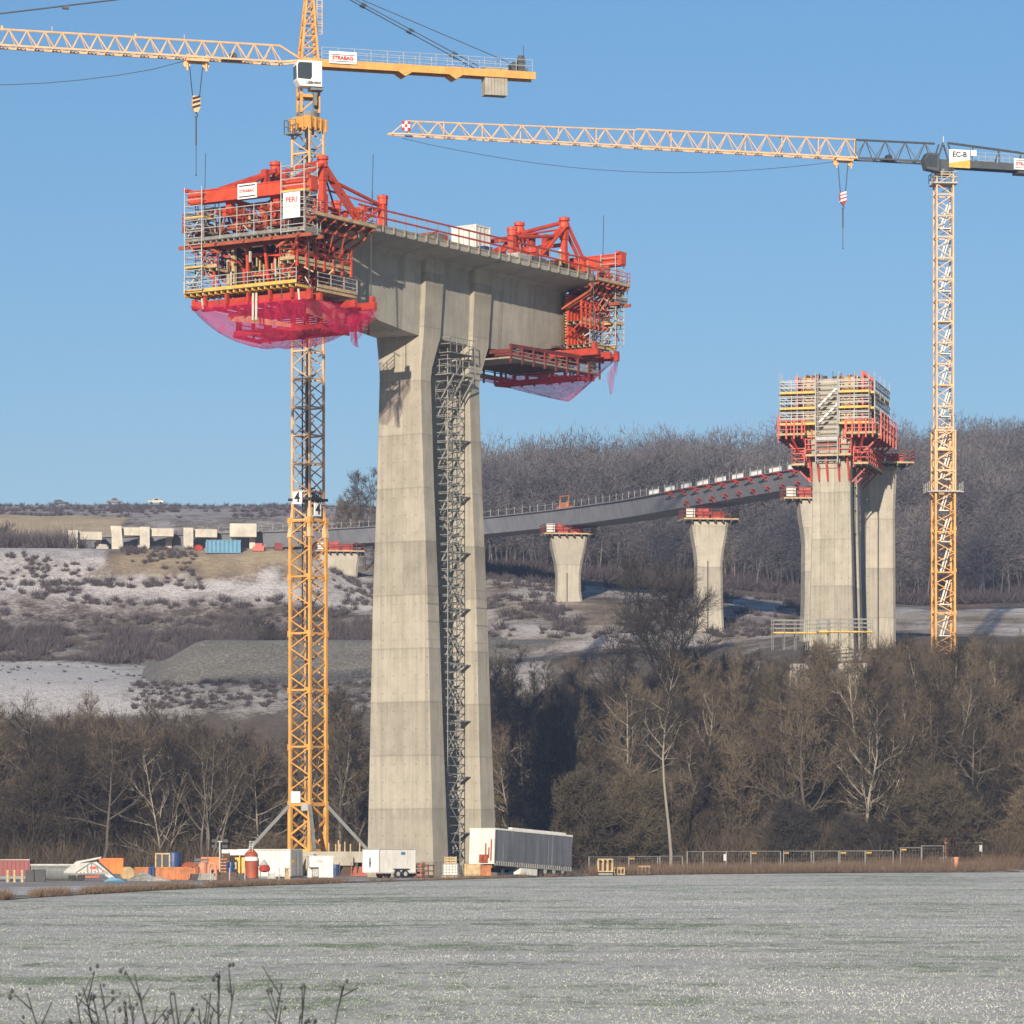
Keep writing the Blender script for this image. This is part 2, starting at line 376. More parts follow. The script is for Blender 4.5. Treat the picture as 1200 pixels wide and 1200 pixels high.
def sheet(name, d0, d1, px0, px1, mat, dz, label, step=20, nd=14):
    V = []; Q = []; cols = list(range(px0, px1+1, step))
    for px in cols:
        a, b = d0(px), d1(px)
        for j in range(nd+1):
            D = a*(b/a)**(j/nd) if a > 0 else b*j/nd
            x = X(px, D); V.append((x, D, gz(x, D)+dz))
    n = nd+1
    for i in range(len(cols)-1):
        for j in range(nd): q = i*n+j; Q.append((q, q+n, q+n+1, q+1))
    o = raw_mesh(name, V, Q, mat); tag(o, label, kind='structure'); return o
def field_pattern(t, v):
    # frost drifts, greener bands and the pale tractor lanes that cross the field
    big = t.noise(v, .055, 5, .68); b2 = t.noise(t.coord(scale=(.35,1,1)), .3, 4, .6)
    sep = t.new('ShaderNodeSeparateXYZ'); t.lk(v, sep.inputs[0])
    p = t.math('ADD', t.math('MULTIPLY', sep.outputs[0], .96), t.math('MULTIPLY', sep.outputs[1], .27))
    p = t.math('ADD', p, t.math('MULTIPLY', big, 3.0))
    fr = t.math('FRACT', t.math('DIVIDE', p, 9.0)); lane = t.ramp(fr, [(0, 0.0), (.03, 1.0), (.07, 0.0), (.16, 0.0), (.2, .8), (.24, 0.0)])
    k = t.math('ADD', t.math('MULTIPLY', big, .8), t.math('MULTIPLY', b2, .4))
    return t.math('ADD', t.math('SUBTRACT', k, .095), t.math('MULTIPLY', lane, .08)), big
def field_mat():
    t = NT('frosted_winter_crop'); v = t.coord()
    k, big = field_pattern(t, v)
    clump = t.noise(v, 5.5, 5, .75); cl2 = t.noise(t.coord(scale=(1,.35,1)), 1.8, 6, .75); far = t.noise(t.coord(scale=(1,.22,1)), .6, 5, .75)
    green = t.ramp(clump, [(.3, (.23,.29,.19)), (.55, (.34,.4,.28)), (.75, (.48,.53,.42))])
    sp = t.math('MULTIPLY', t.math('SUBTRACT', t.math('ADD', t.math('MULTIPLY', clump, .5), t.math('ADD', t.math('MULTIPLY', cl2, .55), t.math('MULTIPLY', far, .45))), .75), 1.0)
    sn = t.ramp(t.math('ADD', k, sp), [(.37, 0.0), (.5, .95)])
    snow = t.ramp(cl2, [(.3, (.72,.7,.66)), (.7, (.93,.91,.87))])
    c = t.mix(sn, green, snow)
    return_b = t.math('ADD', clump, cl2); t.bump(return_b, 1.0, .3)
    return t.done(c, .95)
M['field'] = field_mat()
sheet('field', lambda p: 2.5, edge, -2400, 3600, M['field'], .0, 'frost covered winter crop field', nd=46)
def gravel(name, a, b, snow):
    t = NT(name); v = t.coord(); n = t.noise(t.coord(scale=(.4,1,1)), .5, 6, .7); f = t.noise(v, 3, 5, .7)
    c = t.mix(.5, t.ramp(n, [(.35, a), (.65, b)]), t.ramp(f, [(.3, .7), (.7, 1.2)]), 'MULTIPLY')
    t.bump(f, 1.0, .15)
    return t.done(t.mix(t.ramp(n, [(snow, 0.0), (snow+.12, .8)]), c, (.72,.7,.68)), .95)
M['track'] = gravel('gravel_track', (.42,.38,.34), (.58,.55,.5), .45)
M['yard'] = gravel('yard_gravel', (.26,.23,.2), (.42,.38,.34), .52)
M['verge'] = gravel('frosty_verge', (.14,.11,.07), (.22,.18,.12), .5)
sheet('verge', lambda p: edge(p)+.05, lambda p: edge(p)+10, -900, 2000, M['verge'], .03, 'frosty weed verge between field and track', nd=3)
sheet('gravel_track', lambda p: edge(p)+10, lambda p: edge(p)+10+max(3, 42-.07*max(0,p)), -900, 640, M['track'], .05, 'pale gravel site track', nd=4)
sheet('yard', lambda p: edge(p)+10+max(3, 42-.07*max(0,p)), lambda p: 337, -900, 640, M['yard'], .045, 'gravel yard of the building site', nd=5)

# earth embankment with flat top in the middle distance
def mound():
    V = []; Q = []; cols = list(range(160, 721, 10)); prof = [(466,0),(468,.12),(479,.93),(481,1),(490,1),(494,.9),(503,0)]
    for px in cols:
        k = min(1, max(0, (px-165)/70.0)); k = k**.8 if px < 640 else max(0, (720-px)/80)
        for D, h in prof:
            Dn = D + 5*(1-k); x = X(px, Dn); g = gz(x, Dn) - .3; top = Z(750, 481)
            V.append((x, Dn, g + max(0, (top-g))*h*k + .06*noise.noise((x*.2, Dn*.2, 0))))
    n = len(prof)
    for i in range(len(cols)-1):
        for j in range(n-1): q = i*n+j; Q.append((q, q+n, q+n+1, q+1))
    t = NT('mound_grass'); v = t.coord(); f = t.noise(v, 2.6, 6, .8); m = t.noise(t.coord(scale=(.4,1,1.5)), .3, 5, .7)
    c = t.ramp(f, [(.3, (.075,.07,.056)), (.48, (.15,.14,.115)), (.6, (.25,.24,.215)), (.72, (.55,.54,.53))])
    t.bump(f, .4, .15)
    o = raw_mesh('embankment', V, Q, t.done(t.mix(.5, c, t.ramp(m, [(.3, .7), (.7, 1.3)]), 'MULTIPLY'), .95))
    tag(o, 'flat topped grassy earth embankment in the middle distance', kind='structure')
mound()
# ------------------------------------------------------------------ the tall pier with its bridge segment
TH1 = R(56.4)
P1 = (X(468, 298), 298.0, 0.0)
def stem(levels, s0, ch=.1):
    b = MB(); loops = []
    for z, hw, th in levels:
        y0, y1, x0, x1 = -hw, hw, s0, s0+th
        loops.append([(x0+ch,y0,z),(x1-ch,y0,z),(x1,y0+ch,z),(x1,y1-ch,z),(x1-ch,y1,z),(x0+ch,y1,z),(x0,y1-ch,z),(x0,y0+ch,z)])
    b.loft(loops); return b
pier = thing('bridge_pier', 'tall twin stem concrete pier carrying a balanced concrete bridge segment', 'bridge pier', P1, TH1)
LV = [(-2,3.28,2.35),(0,3.16,2.3),(11,2.87,1.95),(22,2.6,1.66),(31,2.2,1.6),(38.7,1.95,1.57),(39.6,1.97,1.7),(42,2.24,2.45),(47.95,2.56,2.6)]
stem(LV, 0).build('stem', M['conc'], pier); stem(LV, 6.7).build('stem', M['conc'], pier)
# box girder: curved soffit
b = MB(); loops = []
def soff(s):
    if s < -.1: return 41.95 + 1.75*(min(1,(-s)/13.5))**1.25
    if s > 9.2: return 41.95 + 1.5*(min(1,(s-9.2)/13.0))**1.25
    return 41.95
ss = [-13.3,-11,-9,-7,-5,-3,-1.5,0,3,6,9.2,11,13,15,17,19,20.6]
for s in ss:
    loops.append([(s,-1.88,soff(s)),(s,1.88,soff(s)),(s,2.16,48.0),(s,-2.16,48.0)])
b.loft(loops); b.build('box_girder', M['conc_girder'], pier)
b = MB(); b.prism([(-5.5,48.62),(-5.5,48.25),(-2.6,47.98),(-2.2,47.7),(2.2,47.7),(2.6,47.98),(5.5,48.25),(5.5,48.62)], 'x', -13.25, 20.55)
b.build('deck_slab', M['conc_girder'], pier)
b = MB()
for sd in (-1, 1):   # timber edge kicker on the slab rim
    b.box(-13.2, 20.5, sd*5.5-.04, sd*5.5+.04, 48.625, 48.78)
    for k in range(24): b.box(-12.9+k*1.42, -12.78+k*1.42, sd*5.58-.06, sd*5.58+.06, 48.3, 48.72)
b.build('edge_formwork', M['grey_timber'], pier)
for sd in (-1, 1):
    b = MB(); y = sd*5.62; n = 24
    for k in range(n): b.box(-12.84+k*1.42, -12.78+k*1.42, y-.03, y+.03, 48.3, 50.0, 0)
    for z in (49.3, 49.9): b.box(-13.2, 20.4, y-.045, y+.045, z-.06, z+.06, 1)
    b.build('guard_rail', [M['grey_timber'], M['red']], pier)

# form travellers ------------------------------------------------------------
def traveller(sign, s0, reach, label, bottomback):
    t = thing('form_traveller', label, 'form traveller', P1, TH1)
    def P(u, v, z): return (s0 + sign*u, v, z)
    def mb(): return MB()
    rr = lambda b, p, q, w, h=None, m=0: b.bar(P(*p), P(*q), w, h, m)
    tt = lambda b, p, q, r, n=8, m=0: b.tube(P(*p), P(*q), r, n=n, m=m)
    DK = 48.7
    # two main frames
    for v in (-2.2, 2.2):
        b = mb()
        pk = (0, v, 53.7)
        rr(b, (0,v,DK), (0,v,53.3), .42, .42); b.lathe(P(0,v,52.9), [(.1,0),(.42,.1),(.42,.5),(.28,.62),(.46,.66),(.46,.9),(.12,1.0)], 10)
        rr(b, (0,v,49.6), (0,v,51.0), .62, .6); rr(b, (0,v,52.0), (0,v,52.7), .58, .55)
        for dv in (-.22, .22):
            tt(b, (.2,v+dv,53.2), (reach-.7,v+dv,50.7), .14)
            tt(b, (-.2,v+dv,53.0), (-4.6,v+dv,49.6), .15)
        rr(b, (-8.2,v,49.15), (reach+.3,v,49.15), .4, .55)
        rr(b, (-7.7,v,DK), (-7.7,v,51.5), .5, .5); b.lathe(P(-7.7,v,51.2), [(.1,0),(.4,.1),(.4,.5),(.45,.55),(.45,.75),(.1,.85)], 10)
        tt(b, (-7.5,v,51.2), (-.3,v,52.3), .14); tt(b, (-7.4,v,51.0), (-4.6,v,49.4), .15)
        rr(b, (-4.6,v,49.2), (-4.6,v,50.2), .6, .6); rr(b, (-4.8,v-.5,50.5), (-4.8,v+.5,50.5), .5, .35)
        rr(b, (-2.2,v,49.2), (-3.0,v,49.9), .3); rr(b, (reach-.5,v,49.2), (reach-.5,v,51.0), .5, .5)
        rr(b, (0,v,50.0), (reach-.6,v,50.2), .2, .3)
        b.build('main_frame', M['orange_red'], t)
    b = mb()   # cross bracing tubes between and beyond the frame heads
    tt(b, (0,-2.2,53.45), (0,2.2,52.9), .17); tt(b, (1.2,1.2,52.9), (1.6,6.3,51.9), .19)
    rr(b, (1.4,4.9,51.2), (1.5,4.9,52.2), .55, .5); rr(b, (1.5,2.0,51.0), (1.5,2.0,53.0), .5); rr(b, (1.2,.4,51.0), (1.2,.4,52.8), .5)
    rr(b, (0,-2.2,51.6), (0,2.2,51.6), .25, .3); rr(b, (-7.7,-2.2,51), (-7.7,2.2,51), .2, .25)
    tt(b, (-7.7,-2.2,51.1), (0,2.2,52.9), .08); tt(b, (-7.7,2.2,51.1), (0,-2.2,52.9), .08)
    b.build('cross_bracing', M['red'], t)
    b = mb()   # big front cross beam
    for du in (-.28, .28):
        rr(b, (reach+du,-5.8,50.5), (reach+du,5.5,50.5), .12, .85)
    rr(b, (reach,-5.8,50.95), (reach,5.5,50.95), .8, .08); rr(b, (reach,-5.8,50.05), (reach,5.5,50.05), .8, .08)
    for v in (-5.75,-4.2,-2.2,0,2.2,4.2,5.4): rr(b, (reach,v-.12,50.5), (reach,v+.12,50.5), .72, .8)
    for v in (-5.6,5.6): rr(b, (reach-.6,v,51.05), (reach+.6,v,51.05), .35, .2)
    b.build('cross_beam', M['orange_red'], t)
    b = mb()   # secondary truss under the cross beam
    zt, zb = 49.75, 48.2
    rr(b, (reach-1.2,-5.2,zt), (reach-1.2,5.2,zt), .22, .3); rr(b, (reach-1.2,-5.6,zb), (reach-1.2,5.6,zb), .2, .25)
    for k in range(8):
        v0 = -5.2+k*1.3; v1 = v0+1.3
        rr(b, (reach-1.2,v0,zb), (reach-1.2,v0+.65,zt), .12); rr(b, (reach-1.2,v0+.65,zt), (reach-1.2,v1,zb), .12)
    for v in (-4.6,-3,-1.2,1.2,3,4.6):
        rr(b, (reach-1.8,v,zt-.5), (reach+.2,v,zt-.5), .16, .3); rr(b, (reach-.2,v,47.3), (reach-.9,v*.9,49.9), .11)
        rr(b, (1.2,v,48.0), (reach-1,v,48.6), .2, .28)
    for v in (-2.6,-.5,2.2): rr(b, (reach-1.5,v,48.4), (reach-1.5,v+.5,49.4), .5, .45)
    for v in (-5.0,5.0):
        rr(b, (reach-1.2,v,zt), (reach-.2,v*1.1,47.0), .12); rr(b, (reach-1.2,v*.86,zt), (reach-.3,v*1.02,47.0), .12)
    b.build('front_truss', M['rust'], t)
    # upper working platform in front, boards and toe boards
    def platform(u0,u1,v0,v1,z,name='platform',mat=None, edge=M['board'], railmat=M['galv'], sides='f', joists=True, h=1.15):
        b = mb()
        b.box(min(P(u0,0,0)[0],P(u1,0,0)[0]), max(P(u0,0,0)[0],P(u1,0,0)[0]), v0, v1, z-.06, z, 0)
        if joists:
            n = max(2, int(abs(v1-v0)/.55))
            for k in range(n+1):
                v = v0+.06+(v1-v0-.12)*k/n; rr(b, (u0,v,z-.16), (u1,v,z-.16), .09, .19, 1)
        o = b.build(name, [mat or M['ply'], edge], t)
        r = mb()
        lines = {'f': ((u1,v0),(u1,v1)), 'l': ((u0,v1),(u1,v1)), 'r': ((u0,v0),(u1,v0)), 'b': ((u0,v0),(u0,v1))}
        for c in sides:
            (a0,a1),(b0,b1) = lines[c]
            r.rail(P(a0,a1,z), P(b0,b1,z), h, 1.55, .028, rails=(.95,.68,.4)); r.bar(P(a0,a1,z+.13), P(b0,b1,z+.13), .05, .24, 1)
        r.build('guard_rail', [railmat, edge], o); return o
    R1 = reach
    platform(R1-1.0, R1+.8, -5.7, 5.3, 47.15, sides='frl', h=2.3, edge=M['galv_dark'])
    platform(-1.3, R1+.4, -6.2, -5.6, 48.25, sides='r', railmat=M['orange_red'], edge=M['timber'], joists=False)
    platform(-1.3, R1+.4, 5.6, 6.0, 48.25, sides='l', railmat=M['orange_red'], edge=M['timber'], joists=False)
    b = mb()   # brackets carrying the side walkways, slab formwork and its beams
    for k in range(7):
        u = -1.0+k*(R1+1.2)/6
        for sd in (-1,1):
            rr(b, (u,sd*5.2,48.0), (u,sd*6.2,48.1), .12, .2); rr(b, (u,sd*5.0,47.3), (u,sd*5.9,48.0), .09)
            rr(b, (u,sd*2.6,46.2), (u,sd*5.4,47.5), .14, .18); rr(b, (u,sd*5.4,47.5), (u,sd*5.6,48.2), .12)
    for sd in (-1,1):
        rr(b, (.3,sd*5.2,47.45), (R1+.4,sd*5.2,47.45), .16, .26); rr(b, (.3,sd*3.6,46.8), (R1+.4,sd*3.6,46.8), .16, .3)
        for k in range(5):
            u = .4+k*(R1-.4)/4
            rr(b, (u,sd*3.6,46.8), (u+.5,sd*4.4,45.9), .09); rr(b, (u+.5,sd*4.4,45.9), (u+1.0,sd*5.2,47.3), .09)
        rr(b, (.4,sd*4.4,45.9), (R1-.2,sd*4.4,45.9), .1)
    for v in (-5.9,5.9): rr(b, (R1+.6,v*1.04,46.8), (R1+.6,0,46.8), .2, .25)
    rr(b, (R1-.9,-6,46.8), (R1-.9,6,46.8), .2, .25)
    for v in (-5,-2.6,0,2.6,5): rr(b, (R1-1.4,v,46.86), (R1+.9,v,46.86), .14, .2)
    b.build('slab_bracket', M['rust'], t)
    b = mb()
    for sd in (-1,1):   # cantilever slab shutters
        y0, y1 = sd*2.45, sd*5.4
        b.loft([[P(u,y0,47.72),P(u,y1,48.15),P(u,y1,48.05),P(u,y0,47.55)] for u in (.25, R1-.4)])
    b.box(min(P(.2,0,0)[0],P(R1-1,0,0)[0]), max(P(.2,0,0)[0],P(R1-1,0,0)[0]), -2.2, 2.2, 47.4, 47.55)
    b.build('slab_formwork', M['ply'], t)
    # web formwork with timber ribs
    b = mb()
    for sd in (-1,1):
        y = sd*2.42
        x0, x1 = sorted((P(-.5,0,0)[0], P(R1-1.2,0,0)[0]))
        b.box(x0, x1, min(y,y+sd*.06), max(y,y+sd*.06), 43.3, 47.55, 0)
        for k in range(18): rr(b, (-.4,y+sd*.16,43.5+k*.23), (R1-1.2,y+sd*.16,43.5+k*.23), .13, .1, 1)
        for k in range(6):
            u = -.3+k*(R1-.9)/5; rr(b, (u,y+sd*.34,43.0), (u,y+sd*.34,47.5), .2, .2, 2)
        rr(b, (R1-1.15,y-.04,43.2), (R1-1.15,y-.04,47.6), .3, .32, 1); rr(b, (R1-1.1,y+sd*.4,43.2), (R1-1.1,y+sd*.4,47.6), .2, .26, 1)
    x0, x1 = sorted((P(-.1,0,0)[0], P(.1,0,0)[0])); b.box(x0, x1, -2.2, 2.2, 43.4, 47.5, 0)
    for k in range(11): rr(b, (R1-2.2,-1.9+k*.38,43.6), (R1-2.2,-1.9+k*.38,45.5+.6*(k%2)), .16, .1, 1)
    for k in range(5): rr(b, (R1-2.3,-2.0,43.9+k*.75), (R1-2.3,2.0,43.9+k*.75), .12, .14, 2 if k % 2 else 0)
    b.build('web_formwork', [M['ply'], M['timber'], M['orange_red']], t)
    b = mb()   # props and soldiers inside the open end
    for v, w in ((-1.0,-.3),(.9,1.3),(-3.2,-3.0)):
        rr(b, (R1-1.0,v,43.5), (R1-1.3,w,47.3), .17, .17)
    for v in (-3.0,.6,3.4): rr(b, (R1-.1,v,43.3), (R1-.1,v,44.9), .16)
    for v in (-1.7,2.9): rr(b, (R1-1.6,v,45.2), (R1-1.6,v,47.2), .22, .26)
    for v in (-.6,1.9): rr(b, (R1-1.8,v,44.0), (R1-1.8,v-.6,46.9), .15)
    rr(b, (R1-1.6,-1.9,45.9), (R1-1.6,1.9,46.3), .18); rr(b, (R1-1.6,-1.9,44.6), (R1-1.6,1.9,44.8), .14)
    b.build('prop', M['orange_red'], t)
    for p_, q_, r_ in [((R1-.6,v,z0), (R1-.7,v+.1,z0+1.3), .07) for v, z0 in ((2.2,43.6),(-1.9,44.2))]+[((R1+.3,v,41.0), (R1+.2,v+.05,43.0), .09) for v in (-.8,-.5)]+[((R1+.1,v,42.2), (R1+.1,v+.1,43.0), .08) for v in (4.3,-4.6)]:
        b = mb(); tt(b, p_, q_, r_); b.build('spindle', M['conc_white'], t)
    # side walkways beside the webs
    for sd, c in ((-1,'r'),(1,'l')):
        platform(-.8, R1+.2, sd*2.9 if sd>0 else -4.3, sd*4.3 if sd>0 else -2.9, 45.2, sides=c+'f', railmat=M['red'], edge=M['timber'])
    for sd in (-1,1):
        b = mb()
        for k in range(7):
            u = -.7+k*(R1+.7)/6; rr(b, (u,sd*4.3,44.7), (u,sd*4.3,46.9), .14, .16)
            rr(b, (u,sd*2.7,43.9), (u,sd*4.2,45.0), .1)
        for z in (45.8,46.3,46.75): rr(b, (-.8,sd*4.32,z), (R1+.2,sd*4.32,z), .08, .12)
        b.build('walkway_hanger', M['orange_red'], t)
    # lower main platform
    platform(R1-1.6, R1+.6, -4.7, 5.7, 43.4, sides='f', railmat=M['galv'], edge=M['board'])
    platform(-.5, R1-1.6, -5.0, -2.7, 43.3, sides='r', railmat=M['galv'], edge=M['timber'])
    b = mb()   # bottom carriage
    for u in (R1-.2, R1-1.4, .3): rr(b, (u,-5.5,42.55), (u,5.5,42.55), .3, .55)
    for u in (-1.2,): rr(b, (u,-6.2,42.5), (u,6.2,42.5), .36, .55)
    for sd in (-1,1):
        rr(b, (-1.2,sd*5.9,42.3), (-1.2,sd*5.9,43.2), .4, .3); rr(b, (R1-.2,sd*5.3,42.2), (R1-.2,sd*5.3,43.0), .4, .3)
    uf = R1*.42
    for k in range(7):
        v = -3.9+k*1.25
        rr(b, (uf,v,40.9), (uf,v,42.3), .2, .22); rr(b, (-.6,v,40.7), (-.6,v,42.3), .18)
        rr(b, (-1,v,42.2), (R1,v,42.2), .12, .2)
    rr(b, (uf,-4.1,40.75), (uf,4.1,40.75), .26, .36); rr(b, (-.6,-4.1,40.6), (-.6,4.1,40.6), .24, .3)
    for v in (-4.1,0,4.1): rr(b, (-.7,v,40.5), (uf+.1,v,40.6), .18, .26)
    for k in range(6): rr(b, (uf+.1,-3.3+k*1.25,40.45), (uf+.1,-3.3+k*1.25,40.8), .14)
    for k in range(5): rr(b, (R1+.2,-4+k*2.0,42.4), (R1+.2,-4+k*2.0,43.1), .26, .2)
    b.build('bottom_carriage', M['red'], t)
    b = mb()   # curved soffit shutter
    x0, x1 = sorted((P(-1.5,0,0)[0], P(R1-.8,0,0)[0]))
    b.box(x0, x1, -2.3, 2.3, 43.02, 43.2, 0)
    for k in range(11): rr(b, (-1.0,-2.5,41.2+k*.16), (-1.0,2.5,41.2+k*.16), .1, .1, 1)
    for k in range(10): rr(b, (.2,-4.3,41.0+k*.13), (R1-1.5,-4.1,41.5+k*.13), .12, .1, 1)
    b.loft([[P(R1-1.8,v,42.15-.22*abs(v-3.4)), P(R1-1.8,v,41.5-.16*abs(v-3.4)), P(R1-1.9,v,41.5-.16*abs(v-3.4)), P(R1-1.9,v,42.15-.22*abs(v-3.4))] for v in (3.4,1.5,-.6,-2.4)], 1)
    b.build('soffit_formwork', [M['ply'], M['timber']], t)
    # low hanging platform
    b = mb(); u0 = bottomback
    x0, x1 = sorted((P(u0,0,0)[0], P(1.6,0,0)[0])); b.box(x0, x1, -4.6, -3.4, 40.95, 41.1, 0); b.box(x0, x1, 3.4, 4.6, 40.95, 41.1, 0)
    x0, x1 = sorted((P(u0,0,0)[0], P(u0+3,0,0)[0])); b.box(x0, x1, -3.4, 3.4, 40.96, 41.08, 0)
    for sd in (-1,1):
        n = max(2,int((1.6-u0)/1.5))
        for k in range(n+1):
            u = u0+(1.6-u0)*k/n; rr(b, (u,sd*4.6,40.6), (u,sd*4.6,42.0), .12, .14, 1)
        rr(b, (u0,sd*4.5,41.95), (1.6,sd*4.5,42.2), .16, .28, 1); rr(b, (u0,sd*4.55,41.6), (1.6,sd*4.55,41.6), .05, .07, 2); rr(b, (u0,sd*4.55,41.3), (1.6,sd*4.55,41.3), .05, .07, 2)
    if u0 < -4:
        x0, x1 = sorted((P(u0+2,0,0)[0], P(0,0,0)[0])); b.box(x0, x1, -3.2, 2.4, 41.2, 41.5, 3)
        for k in range(6): rr(b, (u0+1+k*1.6,-4.4,41.7), (u0+1+k*1.6,4.4,41.7), .2, .3, 1)
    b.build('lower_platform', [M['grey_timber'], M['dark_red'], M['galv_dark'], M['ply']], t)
    for v in (-5.4,5.4):   # threaded hanger bars
        b = mb(); tt(b, (-1.2,v*1.07,42.3), (-1.2,v*1.07,48.8), .045, 5); tt(b, (R1-.2,v*.97,42.3), (R1-.2,v*.97,50.2), .045, 5); b.build('hanger_bar', M['dark'], t)
    for v in (-2.9,2.9): b = mb(); tt(b, (R1,v,42.3), (R1,v,50.1), .045, 5); b.build('hanger_bar', M['dark'], t)
    # clutter: lugs, clamps and small struts that fill the carriage
    b = mb(); rg = random.Random(11 if sign < 0 else 12)
    for k in range(90):
        u = rg.uniform(-.5, R1+.3); v = rg.choice((-1,1))*rg.uniform(2.6, 5.6); z = rg.uniform(43.6, 48.0)
        d = (rg.uniform(-1,1)*.8, rg.uniform(-1,1)*.8, rg.uniform(-1,1)*.8)
        rr(b, (u,v,z), (u+d[0],v+d[1],z+d[2]), rg.uniform(.04,.1), rg.uniform(.05,.12), rg.choice((0,1,2,2,3)))
    for k in range(70):
        u = rg.uniform(R1-2.6, R1-.4); v = rg.uniform(-5,5); z = rg.choice((rg.uniform(47.2,49.6), rg.uniform(43.6,46.9)))
        a = rg.choice(((.0,.9,0),(0,0,.8),(.7,0,0),(0,.6,.6)))
        rr(b, (u,v,z), (u+a[0],v+a[1],z+a[2]), rg.uniform(.05,.16), rg.uniform(.05,.16), rg.choice((0,0,1,2,2,3)))
    tag(b.build('shuttering_clutter', [M['red'], M['galv'], M['ply'], M['timber']], t), kind='stuff')
    return t
traveller(-1, -13.0, 6.0, 'red form traveller with white banners on the left end of the concrete bridge', -2.5)
traveller(1, 20.2, 3.3, 'red form traveller on the right end of the concrete bridge', -11.5)

def fr1(s, v, z=0.0):
    c, sn = math.cos(TH1), math.sin(TH1); return (P1[0]+c*s-sn*v, P1[1]+sn*s+c*v, z)
# scaffold stair towers hung on the travellers
def scaffold(label, s0, s1, v0, v1, z0, z1, lift, group=None, nm='scaffold_tower', boards=None, mat=M['galv'], stairs=True, base=P1, rz=TH1, rails=3):
    t = thing(nm, label, 'scaffold', base, rz, group)
    b = MB()
    for x in (s0, s1):
        for y in (v0, v1): b.tube((x,y,z0), (x,y,z1), .04, n=5)
    z = z0+.1; lv = []
    while z < z1-.2:
        lv.append(z)
        for k in range(rails+1):
            zz = z + lift*k/(rails+1)
            if zz > z1: break
            for x in (s0, s1): b.bar((x,v0,zz), (x,v1,zz), .055)
            for y in (v0, v1): b.bar((s0,y,zz), (s1,y,zz), .055)
        z += lift
    for i, z in enumerate(lv[:-1]):
        for y in (v0, v1):
            a, c = ((s0,s1) if i % 2 else (s1,s0)); b.bar((a,y,z), (c,y,z+lift), .045)
    b.build('standard', mat, t)
    for z in (boards if boards is not None else lv[1::2]):
        q = MB(); q.box(s0+.05, s1-.05, v0-.05, v1+.05, z, z+.12); q.build('platform', M['board'] if boards is not None else mat, t)
    if stairs:
        for i, z in enumerate(lv[:-1]):
            q = MB(); a, c = ((v0,v1) if i % 2 else (v1,v0)); m = (s0+s1)/2 + (.25 if i % 2 else -.25)
            for d in (-.25,.25): q.bar((m+d,a,z+.1), (m+d,c,z+lift), .05, .12)
            for k in range(5): f = (k+.5)/5; q.bar((m-.25,a+(c-a)*f,z+.1+(lift-.1)*f), (m+.25,a+(c-a)*f,z+.1+(lift-.1)*f), .16, .03)
            q.build('stair_flight', mat, t)
    return t
scaffold('grey scaffold stair tower hanging at the far left corner of the left traveller', -19.9, -18.3, 3.8, 5.4, 43.5, 51.2, 1.9, boards=[45.2,48.9])
scaffold('grey scaffold tower behind the white and red banner on the left traveller', -20.0, -18.4, -5.7, -3.6, 47.0, 52.2, 1.9, boards=[50.0], stairs=False)
scaffold('grey scaffold stair tower at the outer right end of the right traveller', 22.8, 24.1, -5.5, -4.1, 43.4, 51.0, 1.9, boards=[45.2,47.6])
# stair tower in the recess between the two stems
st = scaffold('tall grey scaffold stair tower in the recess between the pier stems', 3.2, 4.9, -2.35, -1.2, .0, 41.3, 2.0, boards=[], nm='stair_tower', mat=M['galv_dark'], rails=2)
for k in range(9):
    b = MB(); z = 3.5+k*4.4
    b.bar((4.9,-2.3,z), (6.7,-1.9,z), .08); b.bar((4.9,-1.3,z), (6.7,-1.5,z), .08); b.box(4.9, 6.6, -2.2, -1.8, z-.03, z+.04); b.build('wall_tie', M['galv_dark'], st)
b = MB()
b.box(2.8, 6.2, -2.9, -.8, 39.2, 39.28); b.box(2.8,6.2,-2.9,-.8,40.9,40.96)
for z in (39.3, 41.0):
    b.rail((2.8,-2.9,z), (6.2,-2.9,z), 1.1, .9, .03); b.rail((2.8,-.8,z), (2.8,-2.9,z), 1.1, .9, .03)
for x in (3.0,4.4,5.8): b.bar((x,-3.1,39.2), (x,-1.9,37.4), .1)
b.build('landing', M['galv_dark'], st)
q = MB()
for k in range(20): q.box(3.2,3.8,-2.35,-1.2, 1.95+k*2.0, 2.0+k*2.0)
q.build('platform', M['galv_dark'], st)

# safety nets ---------------------------------------------------------------
def net(label, s0, sgn, pts, low, tail, ex):
    """pts: boundary in (u,v,z); a sagging sheet inside it, lowest at low"""
    b = MB(); n = len(pts); rings = 9; V = []
    for k in range(rings+1):
        f = k/rings
        for i, p in enumerate(pts):
            g = 1-f
            x = low[0]+(p[0]-low[0])*g; y = low[1]+(p[1]-low[1])*g
            sag = low[2]+(p[2]-low[2])*(g**ex)
            w = .1*math.sin(i*1.3+k*.5)*(g*(1-g))*3
            V.append((s0+sgn*x, y, sag+w))
    fs = [(k*n+i, k*n+(i+1)%n, (k+1)*n+(i+1)%n, (k+1)*n+i) for k in range(rings) for i in range(n)]
    b.add(V, fs)
    for tl in tail:   # loose gathered folds
        (a, c, d) = tl; m = 8; L = []
        for k in range(m+1):
            f = k/m; zz = .22*math.sin(k*1.9)
            L.append((s0+sgn*(a[0]+(c[0]-a[0])*f+zz), a[1]+(c[1]-a[1])*f+zz, a[2]+(c[2]-a[2])*f))
            L.append((s0+sgn*(a[0]+(c[0]-a[0])*f-zz), a[1]+(c[1]-a[1])*f-zz*.5, a[2]+(c[2]-a[2])*f-d*(.35+.65*math.sin(math.pi*f))))
        b.add(L, [(2*k,2*k+2,2*k+3,2*k+1) for k in range(m)])
    o = solo('safety_net', b, M['net'], label, 'safety net', P1, TH1, smooth=True); return o
